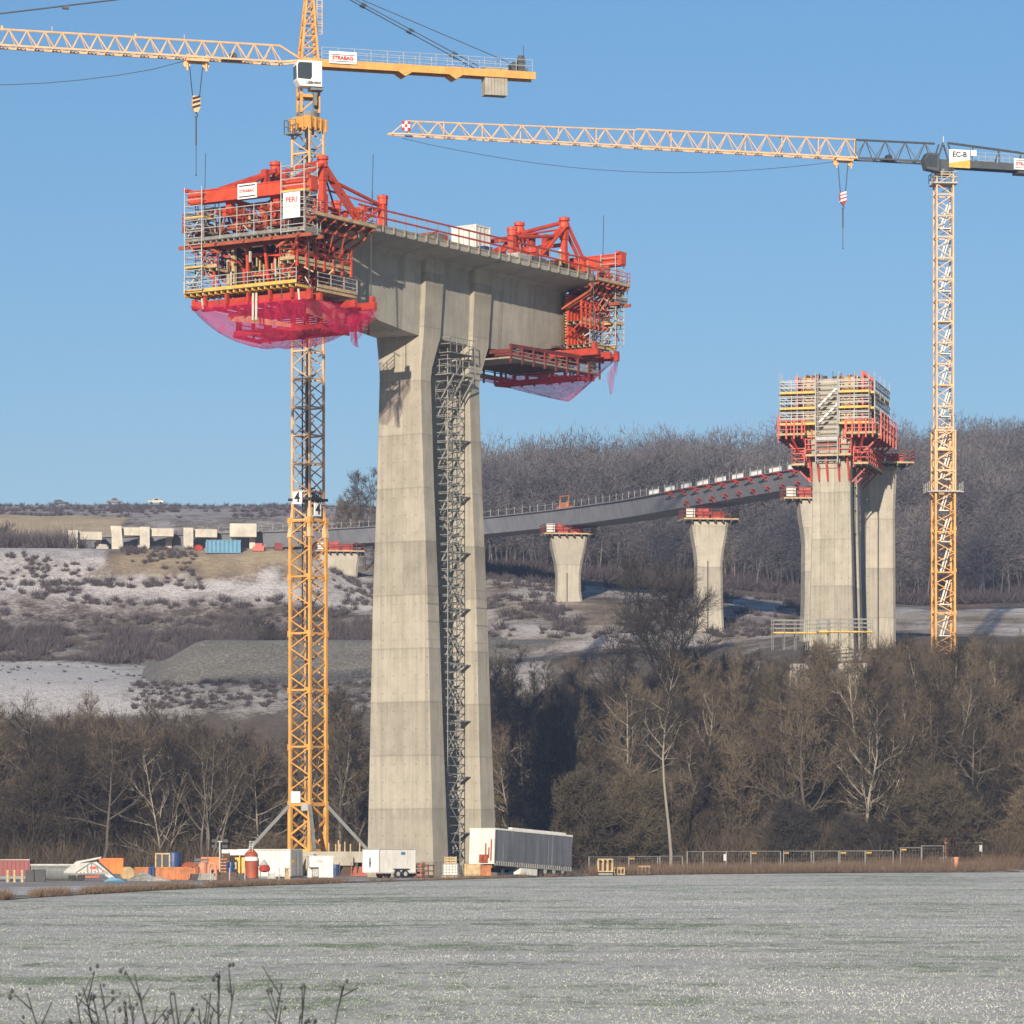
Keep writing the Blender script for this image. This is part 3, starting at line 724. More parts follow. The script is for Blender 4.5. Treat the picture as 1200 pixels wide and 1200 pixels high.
def ringpts(c, n=5):
    out = []
    for a, b_ in zip(c, c[1:]+c[:1]):
        for k in range(n):
            f = k/n; out.append(tuple(a[i]+(b_[i]-a[i])*f for i in range(3)))
    return out
net('red safety net sagging under the left form traveller, in front of the crane mast', -13.0, -1,
    ringpts([(6.3,5.4,42.5),(6.3,1.5,42.4),(6.3,-2.5,42.4),(5.9,-5.4,42.3),(2.5,-5.8,42.2),(-1.4,-6.2,42.2),(-1.4,0,41.5),(1.5,5.0,42.3)]), (4.2,-1.2,39.2),
    [((-1.2,-6.2,42.4),(1.8,-5.9,41.4),1.4),((1.4,-5.9,41.3),(4.8,-5.5,42.5),1.9),((.6,-6.1,41.5),(1.6,-6.0,41.2),2.2)], 2.6)
net('pink red safety net hanging to a point below the right form traveller', 20.2, 1,
    ringpts([(4.4,-4.6,42.6),(3.2,-5.0,42.4),(1.2,-4.9,41.2),(-2.8,-4.8,40.5),(-5.8,-4.5,40.3),(-5.8,3,40.4),(0,4.8,41.0),(4.1,4.2,42.5)]), (-.3,-2.8,38.7),
    [((4.3,-4.7,42.6),(3.2,-5.0,42.2),1.3),((3.4,-5.0,42.2),(2.2,-5.0,41.2),2.3)], 1.02)

# signs, rods and plant on the bridge ----------------------------------------
def sign(label, s, v, z, w, h, rz, body, size, lines=True, lower=False, off=(0,0)):
    t = thing('banner_sign', label, 'sign', fr1(s, v, z), TH1+rz)
    b = MB(); b.box(-.03, .03, -w/2, w/2, -h/2, h/2); b.build('panel', M['white_clean'], t)
    if lines:
        for k in (-1, 1):
            q = MB(); q.box(-.045, -.03, -w*.42, w*.42, k*h*.36-.045, k*h*.36+.045); q.build('stripe', M['letter_black'], t)
    text(body, size, M['letter_red'], t, (-.05, off[0], off[1]), (R(90), 0, R(-90)), bold=.006)
    if lower:
        q = MB()
        for k in range(4): q.box(-.04, -.03, .1, .55, -.38-k*.09, -.34-k*.09)
        q.box(-.04,-.03,-w*.46,w*.46,-.1,-.05)
        q.build('small_print', M['timber'], t)
    return t
sign('white banner with red company letters and two black lines on the big orange beam', -19.45, -.1, 50.5, 1.75, 1.1, 0, 'STRABAG', .33)
sign('tall white banner with big red letters on the scaffold corner of the traveller', -20.1, -4.65, 48.95, 1.5, 1.85, 0, 'PERI', .56, lines=False, lower=True, off=(0,.38))
for s, v, z0, z1, l in ((-18.9,4.3,47,53.8,'thin lightning rod beside the far left scaffold tower'),(-10.0,-4.6,48.6,54.2,'thin lightning rod behind the left traveller on the bridge deck'),
                        (20.6,2.9,48.6,54.0,'thin lightning rod left of the pair over the right traveller'),(23.9,-3.6,48.2,54.4,'thin lightning rod nearest the outer tip of the right traveller')):
    b = MB(); b.tube((0,0,0), (0,0,(z1-z0)*.5), .045, n=5); b.tube((0,0,(z1-z0)*.5), (.12,0,z1-z0), .03, n=5)
    solo('lightning_rod', b, M['dark'], l, 'lightning rod', fr1(s, v, z0), TH1)
def container(name, label, loc, rz, L, W_, H, col, doors=True, cat='container', doorcol=None):
    t = thing(name, label, cat, loc, rz)
    b = MB(); n = int(L/.3); pts = []
    for k in range(n+1):
        x = -L/2+.08+(L-.16)*k/n; pts.append((x, .04 if k % 2 else 0.0))
    for sd in (-1,1):
        poly = [(x, sd*(W_/2-.05-d)) for x, d in pts]
        for (x0,y0),(x1,y1) in zip(poly, poly[1:]): b.add([(x0,y0,.15),(x1,y1,.15),(x1,y1,H-.1),(x0,y0,H-.1)], [(0,1,2,3)])
    n = int(W_/.3)
    for (ex, sgn) in ((L/2-.05,1),(-L/2+.05,-1)):
        for k in range(n):
            y0 = -W_/2+.08+(W_-.16)*k/n; y1 = -W_/2+.08+(W_-.16)*(k+1)/n; d = .04
            b.add([(ex-sgn*d*(k%2),y0,.15),(ex-sgn*d*((k+1)%2),y1,.15),(ex-sgn*d*((k+1)%2),y1,H-.1),(ex-sgn*d*(k%2),y0,H-.1)], [(0,1,2,3)])
    b.box(-L/2+.06, L/2-.06, -W_/2+.06, W_/2-.06, H-.12, H-.02)
    b.build('wall', col, t)
    f = MB()
    for x in (-L/2, L/2-.14):
        for y in (-W_/2, W_/2-.14): f.box(x, x+.14, y, y+.14, 0, H)
    for z in (.02, H-.14):
        for y in (-W_/2+.01, W_/2-.13): f.box(-L/2+.14, L/2-.14, y, y+.12, z, z+.12)
        for x in (-L/2+.01, L/2-.13): f.box(x, x+.12, -W_/2+.14, W_/2-.14, z, z+.12)
    f.build('frame', col, t)
    if doors:
        for k in (-1, 1):
            q = MB(); q.box(-L/2-.03, -L/2+.03, min(k*.03,k*(W_/2-.18)), max(k*.03,k*(W_/2-.18)), .2, H-.2); o = q.build('door', doorcol or col, t)
            h = MB(); h.tube((-L/2-.06,k*W_*.2,.3), (-L/2-.06,k*W_*.2,H-.3), .025); h.build('lock_rod', M['galv'], o)
    return t
container('site_container', 'white office container standing on the concrete bridge deck', fr1(9.9, 0, 48.95), TH1, 2.1, 2.35, 2.9, M['white'])
t = thing('compressor', 'brown and dark compressor on the bridge deck left of the white container', 'compressor', fr1(5.4, .5, 48.63), TH1)
b = MB(); b.box(-1.4,1.4,-.7,.7,.5,1.7); b.prism([(-1.4,1.7),(-.9,2.1),(.9,2.1),(1.4,1.7)], 'y', -.65, .65); b.build('housing', M['rust'], t)
for x in (-.8,.8):
    b = MB()
    for y in (-.8,.8): b.tube((x,y-.1,.35), (x,y+.1,.35), .35, n=14)
    b.build('wheel', M['black'], t)
b = MB(); b.tube((1.4,0,.6), (2.5,0,.5), .06); b.tube((.4,0,2.1), (.4,0,2.5), .08); b.build('tow_bar', M['dark'], t)
t = thing('hose_reel', 'round hose reel on the bridge deck beside the compressor', 'reel', fr1(3.1, -1.2, 48.63), TH1)
b = MB()
for y in (-.35,.35): b.lathe((0,0,0), [(0,0)]*1+[(.01,0)], 4) if False else b.tube((0,y-.03,.9), (0,y+.03,.9), .8, n=18)
b.build('flange', M['grey'], t); b = MB(); b.tube((0,-.3,.9), (0,.3,.9), .6, n=16); b.build('hose_coil', M['timber'], t)
b = MB()
for y in (-.42,.42): b.bar((-.5,y,0), (0,y,.9), .07); b.bar((.5,y,0), (0,y,.9), .07)
b.build('stand', M['red'], t)
b = MB(); b.box(-.5,.5,-.4,.4,.05,.9); b.box(-.55,.55,-.45,.45,.9,.96); b.box(-.5,-.4,-.4,.4,0,.05); b.box(.4,.5,-.4,.4,0,.05)
solo('tool_chest', b, M['bluetarp'], 'blue tool chest on the deck in front of the white container', 'chest', fr1(7.0, -3.2, 48.63), TH1)
for k, (s, c, l) in enumerate(((13.8,'tarp','stack of grey covered material on the deck right of the container'),(17.2,'ply','dark stack of shutter boards on the deck near the right traveller'),(11.9,'galv','bundle of grey pipes on the deck behind the railing'))):
    b = MB()
    for j in range(4): b.box(-1.2+.03*j, 1.2-.05*j, -.6+.02*j, .6-.03*j, .12+j*.22, .32+j*.22)
    for x in (-.8,.8): b.box(x-.06,x+.06,-.6,.6,0,.12)
    solo('material_stack', b, M[c], l, 'stack', fr1(s, -3.4, 48.63), TH1)
t = thing('person', 'worker in pale clothes and white helmet standing on the bridge deck by the right traveller', 'person', fr1(16.2, -4.4, 48.63), TH1+R(200))
def body():
    me = bpy.data.meshes.new('body'); 
    jo = [(0,0,.95,.15),(0,0,1.2,.16),(0,0,1.42,.15),(0,0,1.52,.07),(0,0,1.66,.1),(0,0,1.78,.07),
          (.1,0,.9,.1),(.11,.03,.5,.075),(.11,0,.08,.06),(.11,.14,.04,.045),(-.1,0,.9,.1),(-.11,.06,.5,.075),(-.12,.05,.08,.06),(-.12,.19,.04,.045),
          (.2,0,1.4,.075),(.26,.03,1.13,.055),(.22,.2,.98,.042),(.2,.28,.95,.04),(-.2,0,1.4,.075),(-.27,.0,1.13,.055),(-.26,.12,.9,.042),(-.25,.16,.83,.04)]
    ed = [(0,1),(1,2),(2,3),(3,4),(4,5),(0,6),(6,7),(7,8),(8,9),(0,10),(10,11),(11,12),(12,13),(2,14),(14,15),(15,16),(16,17),(2,18),(18,19),(19,20),(20,21)]
    me.from_pydata([j[:3] for j in jo], ed, []); o = bpy.data.objects.new('body', me); C.objects.link(o); o.parent = t
    o.modifiers.new('sk', 'SKIN'); o.modifiers.new('sub', 'SUBSURF').render_levels = 1
    sv = me.skin_vertices[0].data
    for i, j in enumerate(jo): sv[i].radius = (j[3], j[3]); sv[i].use_root = (i == 0)
    me.materials.append(M['timber'])
body(); b = MB(); b.lathe((0,0,1.72), [(.17,0),(.13,.02),(.12,.08),(.07,.14),(.01,.16)], 12); b.build('helmet', M['white'], t)

b = MB()
for x in (-.8,.8): b.box(x-.1,x+.1,-1.1,1.1,0,.31)
solo('timber_sleepers', b, M['timber'], 'timber sleepers under the white container on the bridge deck', 'sleepers', fr1(9.9, 0, 48.63), TH1)
# ------------------------------------------------------------------ tower cranes
def lattice(b, w, z0, z1, sec, nzig, leg, br, c=(0,0), ring=True):
    h = w/2; cs = [(c[0]-h,c[1]-h),(c[0]+h,c[1]-h),(c[0]+h,c[1]+h),(c[0]-h,c[1]+h)]
    for x, y in cs: b.bar((x,y,z0), (x,y,z1), leg)
    n = max(1, round((z1-z0)/sec)); dz = (z1-z0)/n
    for k in range(n):
        za = z0+k*dz
        for i in range(4):
            a, d = cs[i], cs[(i+1)%4]
            if ring: b.bar((*a,za+.05), (*d,za+.05), br*1.25, br*1.5)
            for j in range(nzig):
                zl = za+dz*j/nzig; zh = za+dz*(j+1)/nzig; p, q = (a,d) if j % 2 else (d,a)
                b.bar((*p,zl), (*q,zh), br)
    if ring:
        for i in range(4): b.bar((*cs[i],z1-.05), (*cs[(i+1)%4],z1-.05), br*1.4, br*1.6)
    return dz
def ladder(b, x, y, z0, z1, step=.6):
    for d in (-.22,.22): b.bar((x+d,y,z0), (x+d,y,z1), .06)
    z = z0
    while z < z1: b.bar((x-.22,y,z), (x+.22,y,z), .04); z += step
def jib(b, x0, x1, zb, h0, h1, w, pitch, rt, rb, m=0):
    """triangular lattice boom along x: two bottom chords, one top chord"""
    n = max(1, round(abs(x1-x0)/pitch))
    H = lambda f: h0+(h1-h0)*f
    for y in (-w/2, w/2): b.bar((x0,y,zb), (x1,y,zb), rb, m=m)
    b.tube((x0,0,zb+H(0)), (x1,0,zb+H(1)), rt, n=6, m=m)
    for k in range(n):
        f0, f1 = k/n, (k+1)/n; xa, xb = x0+(x1-x0)*f0, x0+(x1-x0)*f1; xm = (xa+xb)/2; hm = H((f0+f1)/2)
        for y in (-w/2, w/2):
            b.tube((xa,y,zb), (xm,0,zb+hm), .055, n=5, m=m); b.tube((xm,0,zb+hm), (xb,y,zb), .055, n=5, m=m)
        b.bar((xa,-w/2,zb), (xa,w/2,zb), .09, m=m); b.bar((xa,-w/2,zb), (xb,w/2,zb), .055, m=m)
def handrail(b, x0, x1, y, z, step=1.4):
    b.rail((x0,y,z), (x1,y,z), 1.0, step, .022, rails=(1.0,.5))
def hookset(parent, x, zj, zblock, zend, bcol, stripes):
    b = MB()
    b.bar((x-.95,-.6,zj-.25), (x+.95,-.6,zj-.25), .14, .2); b.bar((x-.95,.6,zj-.25), (x+.95,.6,zj-.25), .14, .2)
    for dx in (-.8,.8):
        b.bar((x+dx,-.7,zj-.2), (x+dx,.7,zj-.2), .16); b.bar((x+dx,-.25,zj+.1), (x+dx,-.25,zj-1.1), .14); b.tube((x+dx,-.1,zj-.55), (x+dx,.1,zj-.55), .3, n=12)
        for y in (-.6,.6): b.tube((x+dx,y-.06,zj+.05), (x+dx,y+.06,zj+.05), .16, n=8)
    b.bar((x-.9,0,zj-.15), (x+.9,0,zj-.15), .3, .25)
    b.build('trolley', bcol, parent)
    r = MB()
    for dx, bx in ((-.55,-.28),(.55,.28)):
        for y in (-.08,.08): r.tube((x+dx,y,zj-.7), (x+bx,y,zblock+.6), .022, n=4)
    r.build('hoist_rope', M['dark'], parent)
    k = MB(); k.loft([[(x-.3,-.14,zblock+.75),(x+.3,-.14,zblock+.75),(x+.3,.14,zblock+.75),(x-.3,.14,zblock+.75)],[(x-.36,-.16,zblock+.3),(x+.36,-.16,zblock+.3),(x+.36,.16,zblock+.3),(x-.36,.16,zblock+.3)],[(x-.33,-.16,zblock-.2),(x+.33,-.16,zblock-.2),(x+.33,.16,zblock-.2),(x-.33,.16,zblock-.2)],[(x-.14,-.12,zblock-.6),(x+.14,-.12,zblock-.6),(x+.14,.12,zblock-.6),(x-.14,.12,zblock-.6)]])
    blk = k.build('hook_block', bcol if not stripes else stripes[0], parent)
    if stripes:
        s = MB()
        for q in (-.12,.26,.6):
            for y in (-.17,.17): s.add([(x-.33,y,zblock+q-.22),(x-.33,y,zblock+q-.02),(x+.33,y,zblock+q+.2),(x+.33,y,zblock+q)], [(0,1,2,3)])
        s.build('stripe', stripes[1], blk)
    h = MB(); pts = [(x+.13*math.cos(a), 0, zblock-.85+.15*math.sin(a)) for a in [R(90-30*i) for i in range(9)]]
    h.tube((x,0,zblock-.55), (x,0,zblock-.72), .06); h.path(pts, .05); h.build('hook', M['dark'], parent)
    c = MB(); zc = zblock-.95; L = zc-zend
    c.tube((x,0,zc), (x,0,zc-L*.5), .075, n=5); c.tube((x,0,zc-L*.5), (x,0,zend), .035, n=5); c.tube((x,0,zend), (x,0,zend-.12), .07, n=5)
    c.build('sling_chain', M['dark'], parent)

# near crane: saddle jib with tower head
D1 = 320.0; cx, cy = X(361, D1), D1
ANG1 = R(16.5)      # the boom points to the left and a little towards the camera
c1 = thing('tower_crane', 'tall yellow tower crane with lattice head beside the tall pier', 'tower crane', (cx, cy, 0), ANG1)
RM = Matrix.Rotation(R(54)-ANG1, 4, 'Z')
b = MB(RM); lattice(b, 2.12, 2.1, 6.0, 3.9, 3, .3, .15); b.build('mast_base', M['yellow'], c1)
b = MB(RM)
nseg = 5; zz = [6.0+i*4.97 for i in range(nseg+1)]
lattice(b, 2.1, 6.0, 29.6, 4.72, 4, .23, .1)
for z in (6.0, 10.72, 15.44, 20.16, 24.88, 29.6):
    for x in (-1.05,1.05):
        for y in (-1.05,1.05): b.box(x-.17,x+.17,y-.17,y+.17,z-.25,z+.25)
b.build('mast', M['yellow'], c1)
b = MB(RM)
for x in (-.97,.97):
    for y in (-.97,.97): b.loft([[(x*1.08-.2,y*1.08-.2,28.2),(x*1.08+.2,y*1.08-.2,28.2),(x*1.08+.2,y*1.08+.2,28.2),(x*1.08-.2,y*1.08+.2,28.2)],[(x*.9-.12,y*.9-.12,30.6),(x*.9+.12,y*.9-.12,30.6),(x*.9+.12,y*.9+.12,30.6),(x*.9-.12,y*.9+.12,30.6)]])
lattice(b, 1.84, 29.6, 62.4, 2.34, 2, .17, .085)
b.build('upper_mast', M['yellow_pale'], c1)
b = MB(RM)
ladder(b, .35, .3, 2.2, 62, .55)
z = 4.0
while z < 62: b.box(-.2,.85,-.1,.85,z,z+.07); z += 4.72
for k in range(26): b.bar((-.3,.5,3+k*2.2), (.3,-.4,5.0+k*2.2), .05)
b.build('ladder', M['grey'], c1)
b = MB(RM); b.bar((-.45,-.3,8), (-.45,-.3,62), .13); b.bar((-.5,.2,20), (-.5,.2,60), .08); b.build('power_cable', M['dark'], c1)
# base braces, cabinet, number boards, anchor collar
b = MB(RM)
for x in (-1,1):
    for y in (-1,1): b.bar((x*1.1,y*1.1,5.9), (x*3.9,y*3.9,1.6), .27)
b.build('brace', M['grey'], c1)
def onface(px_shift, z, w, h, name, mat, face, txt=None):
    q = MB(RM)
    if face == 'l': q.box(-1.3,-1.22,px_shift-w/2,px_shift+w/2,z-h/2,z+h/2)
    else: q.box(px_shift-w/2,px_shift+w/2,-1.3,-1.22,z-h/2,z+h/2)
    o = q.build(name, mat, c1)
    if txt:
        loc = RM @ (Vector((-1.315,px_shift,z)) if face == 'l' else Vector((px_shift,-1.315,z)))
        rz = (R(-90) if face == 'l' else 0) + (R(54)-ANG1)
        text(txt, h*1.15, M['letter_black'], o, loc, (R(90), 0, rz), bold=.03)
    return o
onface(.1, Z(582,318), .95, 1.0, 'number_board', M['white_clean'], 'l', '4')
onface(-.3, Z(596,318), .85, 1.05, 'number_board', M['white_clean'], 'r', '4')
onface(.3, Z(934,318), .95, .95, 'switch_cabinet', M['white_clean'], 'l')
onface(-.65, Z(946,318), .7, .55, 'junction_box', M['galv'], 'l')
b = MB(RM)
z = Z(586,320)
for s_ in (-1.05,1.05): b.bar((s_,-1.25,z), (s_,1.25,z), .14, .2); b.bar((-1.25,s_,z), (1.25,s_,z), .14, .2)
rg = random.Random(3)
for k in range(26): b.bar((rg.uniform(-1,1.2),rg.uniform(-1.2,.2),z+rg.uniform(-.7,.9)), (rg.uniform(-1,1.2),rg.uniform(-1.2,.2),z+rg.uniform(-.7,.9)), .07)
b.build('cable_guide', M['dark'], c1)
# slewing section
b = MB(RM)
b.loft([[(-.98,-.98,62.25),(.98,-.98,62.25),(.98,.98,62.25),(-.98,.98,62.25)],[(-1.12,-1.12,62.9),(1.12,-1.12,62.9),(1.12,1.12,62.9),(-1.12,1.12,62.9)],[(-.9,-.9,63.2),(.9,-.9,63.2),(.9,.9,63.2),(-.9,.9,63.2)]])
for a in (-1.05,-.35,.35,1.05):
    for c in (-1.1,1.1): b.bar((a,c,62.0), (a,c,63.05), .14); b.bar((c,a,62.0), (c,a,63.05), .14)
b.build('slewing_collar', M['yellow'], c1)
b = MB()
b.tube((0,0,63.2), (0,0,63.6), .95, n=20); b.tube((.5,-.5,63.2), (.5,-.5,64.4), .22, n=10); b.tube((-.5,.5,63.2), (-.5,.5,64.3), .22, n=10); b.build('slewing_ring', M['grey'], c1)
b = MB()
for x in (-.75,.75):
    for y in (-.7,.7): b.bar((x,y,63.5), (x,y,68.0), .2)
for z in (64.9, 67.9):
    for y in (-.7,.7): b.bar((-.75,y,z), (.75,y,z), .2, .25)
    for x in (-.75,.75): b.bar((x,-.7,z), (x,.7,z), .2, .25)
for y in (-.7,.7): b.bar((-.75,y,63.6), (.75,y,64.9), .12)
b.build('slewing_tower', M['yellow'], c1)
b = MB(RM)
b.box(-1.9,-.95,-.2,1.0,61.6,61.68); b.rail((-1.9,-.2,61.6), (-1.9,1.0,61.6), 1.2, .6, .03); b.rail((-1.9,1.0,61.6), (-.95,1.0,61.6), 1.2, .6, .03)
b.build('access_platform', M['grey'], c1)
# cab: hangs on the camera side, looks along the boom
cab = MB(); y0, y1 = -2.0, -.75
prof = [(-1.4,65.9),(-1.15,65.45),(.7,65.45),(.7,67.55),(-1.3,67.55),(-1.45,67.2)]
cab.prism(prof, 'y', y0, y1); cabo = cab.build('operator_cab', M['white_clean'], c1)
g = MB(); g.prism([(-1.35,66.05),(-.3,66.0),(-.15,66.2),(-.15,67.4),(-1.25,67.4),(-1.37,67.15)], 'y', y0-.03, y0); g.build('window', M['glass'], cabo)
g = MB(); g.prism([(-1.45,66.1),(-1.48,67.15),(-1.45,67.15),(-1.41,66.1)], 'y', y0+.1, y1-.1); g.build('window', M['glass'], cabo)
text('LIEBHERR', .3, M['letter_black'], cabo, (.0, y0-.02, 65.72), (R(90),0,0), bold=.01)
g = MB(); g.box(-.2,.9,y0+.2,y1,65.2,65.44); g.bar((.3,-1.2,64.0), (.3,-1.2,65.3), .3); g.build('cab_bracket', M['grey'], c1)
# tower head
b = MB(); z0, z1 = 67.9, 75.0
low = [(-.72,-.65),(.72,-.65),(.72,.65),(-.72,.65)]; top = [(-.02,-.2),(.22,-.2),(.22,.2),(-.02,.2)]
for p, q in zip(low, top): b.bar((*p,z0), (*q,z1), .17)
for k in range(7):
    fa, fb = k/7, (k+1)/7
    pt = lambda i, f: (low[i][0]+(top[i][0]-low[i][0])*f, low[i][1]+(top[i][1]-low[i][1])*f, z0+(z1-z0)*f)
    for i in range(4):
        j = (i+1) % 4; b.bar(pt(i,fa), pt(j,fb), .08); b.bar(pt(i,fb), pt(j,fb), .08)
b.tube((.1,-.3,75.0), (.1,.3,75.0), .28, n=12); b.build('tower_head', M['yellow'], c1)
b = MB(); ladder(b, .95, -.1, 70.2, 75.2, .35)
for k in range(7): b.bar((.6,-.1,70.4+k*.7), (1.25,-.1,70.4+k*.7), .05)
b.build('head_ladder', M['yellow_pale'], c1)
ZB = 67.95
b = MB(); jib(b, -2.4, -52, ZB-.35, 1.45, 1.35, 1.25, 1.46, .095, .15)
b.tube((-2.4,0,ZB+1.1), (-.7,0,ZB+.15), .09); b.bar((-2.4,-.62,ZB-.35), (-.7,-.55,ZB-.1), .15); b.bar((-2.4,.62,ZB-.35), (-.7,.55,ZB-.1), .15)
for x in (-14.6,-17.0-8.6,-37): b.bar((x,0,ZB+.95), (x,0,ZB+1.35), .16)
for x in (-10.5,-21.5,-27.5): b.bar((x,0,ZB+1.1), (x,0,ZB+1.55), .05)
b.build('jib', M['yellow_pale'], c1)
b = MB(); b.tube((-6.4,-.3,ZB-.05), (-6.4,.3,ZB-.05), .32, n=14); b.box(-7.4,-5.6,-.35,.35,ZB-.35,-.22+ZB); b.build('trolley_winch', M['darkgrey'], c1)
b = MB(); b.tube((.1,0,75.0), (-32,0,ZB+1.2), .06, n=5); b.tube((.1,.18,75.0), (-32,.12,ZB+1.2), .05, n=5)
b.box(-20.6,-20.1,-.12,.25,71.0,71.25)
b.build('jib_tie', M['darkgrey'], c1)
b = MB()
for y in (-.62,.62): b.bar((.6,y,ZB-.25), (19.6,y,ZB-.25), .16, .62)
for x in (8.2,12.6): b.prism([(x-.55,ZB+.08),(x+.55,ZB+.08),(x+.55,ZB-.6),(x,ZB-.95),(x-.55,ZB-.6)], 'y', -.75, -.53); b.prism([(x-.55,ZB+.08),(x+.55,ZB+.08),(x+.55,ZB-.6),(x,ZB-.95),(x-.55,ZB-.6)], 'y', .53, .75)
for k in range(14): b.bar((1+k*1.4,-.6,ZB-.4), (1+k*1.4,.6,ZB-.4), .12)
cj = b.build('counter_jib', M['yellow'], c1)
b = MB(); b.box(.8,19.4,-.5,.5,ZB-.02,ZB+.04); b.build('walkway', M['grey'], cj)
b = MB(); handrail(b, 1.0, 19.3, -.72, ZB+.05); handrail(b, 1.0, 19.3, .72, ZB+.05); b.build('guard_rail', M['galv'], cj)
b = MB()
for k in range(7): b.box(15.2+k*.285, 15.46+k*.285, -.52, .52, ZB-2.05+.0*(k%2), ZB+.25)
b.box(15.15,17.25,-.56,.56,ZB+.2,ZB+.3); b.build('counterweight', M['conc_plain'], c1)
b = MB(); b.box(17.4,19.0,-.5,.5,ZB+.05,ZB+.2); b.tube((17.8,-.4,ZB+.55), (17.8,.4,ZB+.55), .33, n=14); b.box(18.2,18.8,-.3,.3,ZB+.2,ZB+1.3); b.tube((18.5,0,ZB+1.3), (18.5,0,ZB+1.5), .25, n=10)
b.bar((18.7,-.3,ZB+1), (18.65,-.3,ZB+2.3), .05); b.build('hoist_winch', M['darkgrey'], c1)
b = MB()
for y in (-.3,.3):
    b.tube((.1,y,75.0), (14.6,y*1.8,ZB+.3), .045, n=5)
    for f in (.32,.6,.86): b.tube((.1+14.5*f-.2,y*(1+.8*f),75.0-6.75*f+.09), (.1+14.5*f+.2,y*(1+.8*f),75.0-6.75*f-.09), .11, n=6)
b.tube((.1,0,74.9), (17.4,0,ZB+.9), .035, n=4); b.build('counter_jib_tie', M['darkgrey'], c1)
sg = MB(); sg.box(1.6,3.95,-.86,-.8,ZB-.25,ZB+.75); sgo = sg.build('banner_sign', M['white_clean'], c1)
sg = MB()
for k in (-.02, .52): sg.box(1.75,3.8,-.875,-.86,ZB+k-.03-.05,ZB+k+.03-.05)
sg.build('stripe', M['letter_black'], sgo)
text('STRABAG', .42, M['letter_red'], sgo, (2.77,-.88,ZB+.2), (R(90),0,0), bold=.02)
hookset(c1, -9.5, ZB-.35, Z(125,318), Z(206,318), M['yellow_pale'], (M['yellow_pale'], M['letter_black']))
b = MB(); pts = []
for k in range(15):
    f = k/14; x = -10.2-41*f; pts.append((x, .3, ZB-.5-3.1*math.sin(math.pi*min(1,f*1.0))**.8))
b.path(pts, .028, 4); b.build('trolley_rope', M['darkgrey'], c1)

# far crane: flat top
D2c = 405.0
ANG2 = R(16.0)
c2 = thing('tower_crane', 'flat top tower crane with pale lattice boom rising from the wooded slope at right', 'tower crane', (X(1105.5, D2c), D2c, gz(X(1105, D2c), D2c)), ANG2)
g0 = c2.location.z; RM = Matrix.Rotation(R(5)-ANG2, 4, 'Z')
zc = lambda y: Z(y, D2c)-g0
b = MB(RM); lattice(b, 2.02, 0, zc(577), 4.4, 4, .22, .09)
for k in range(12):
    z = k*4.4
    if z > zc(577): break
    for x in (-1.01,1.01):
        for y in (-1.01,1.01): b.box(x-.14,x+.16,y-.16,y+.16,z-.2,z+.2)
b.build('mast', M['yellow'], c2)
b = MB(RM); lattice(b, 1.75, zc(577), zc(205), 2.2, 2, .16, .085); lattice(b, 2.12, zc(577), zc(505), 2.2, 2, .16, .09); b.build('upper_mast', M['yellow_pale'], c2)
b = MB(RM); z = 2.0; k = 0
while z < zc(225)-2.6:
    xa, xb = (-.4,.35)
    for y in (-.35,): b.bar((xa,y,z), (xb,y,z+2.5), .16); b.bar((xa+.3,y+.1,z), (xb+.3,y+.1,z+2.5), .1)
    b.box(-.6,.7,-.6,.4,z-.1,z); z += 3.3; k += 1
b.build('ladder', M['white'], c2)
b = MB(RM); z = zc(577)
for y in (-1.5,1.5): b.bar((-1.5,y,z), (1.5,y,z), .16)
for x in (-1.5,1.5): b.bar((x,-1.5,z), (x,1.5,z), .16); b.box(x-.25+(.15 if x>0 else -.15),x+.25+(.15 if x>0 else -.15),-1.4,1.4,z-.1,z); b.rail((x*1.2,-1.4,z), (x*1.2,1.4,z), 1.0, .9, .03)
b.build('climbing_platform', M['galv'], c2)
b = MB(RM); z = zc(216)
b.box(-1.3,1.3,-1.3,1.3,z-.1,z+.05)
for sd in (-1.3,1.3): b.rail((sd,-1.3,z), (sd,1.3,z), 1.1, .85, .03); b.rail((-1.3,sd,z), (1.3,sd,z), 1.1, .85, .03)
b.build('top_platform', M['galv'], c2)
zs = zc(205)
b = MB(); b.tube((0,0,zs), (0,0,zs+.5), .95, n=20); b.loft([[(-.9,-.8,zs+.4),(.9,-.8,zs+.4),(.9,.8,zs+.4),(-.9,.8,zs+.4)],[(-1.1,-.8,zs+1.5),(1.1,-.8,zs+1.5),(1.1,.8,zs+1.5),(-1.1,.8,zs+1.5)]])
for x in (-.9,.9):
    for y in (-.6,.6): b.bar((x,y,zs+1.4), (x*.3,y,zs+3.3), .15)
b.build('slewing_platform', M['darkgrey'], c2)
zb2 = zs+1.2
b = MB(); b.prism([(-2.6,zs+.2),(-1.2,zs+.0),(-1.2,zs+1.9),(-2.5,zs+1.9),(-2.9,zs+1.2)], 'y', -1.9, -.7); cabo = b.build('operator_cab', M['darkgrey'], c2)
g = MB(); g.prism([(-2.65,zs+.5),(-1.5,zs+.4),(-1.5,zs+1.7),(-2.4,zs+1.7),(-2.8,zs+1.2)], 'y', -1.94, -1.9); g.build('window', M['glass'], cabo)
JL = 60.0
b = MB(); jib(b, -1.0, -9.9, zb2, 2.05, 2.0, 1.4, 2.2, .12, .17); b.bar((-9.9,0,zb2+2.0), (-9.9,0,zb2), .12); b.build('jib_root', M['darkgrey'], c2)
b = MB(); jib(b, -9.9, -34, zb2, 2.0, 1.85, 1.35, 2.2, .1, .16); jib(b, -34, -JL+1.5, zb2, 1.75, 1.4, 1.3, 2.3, .085, .13)
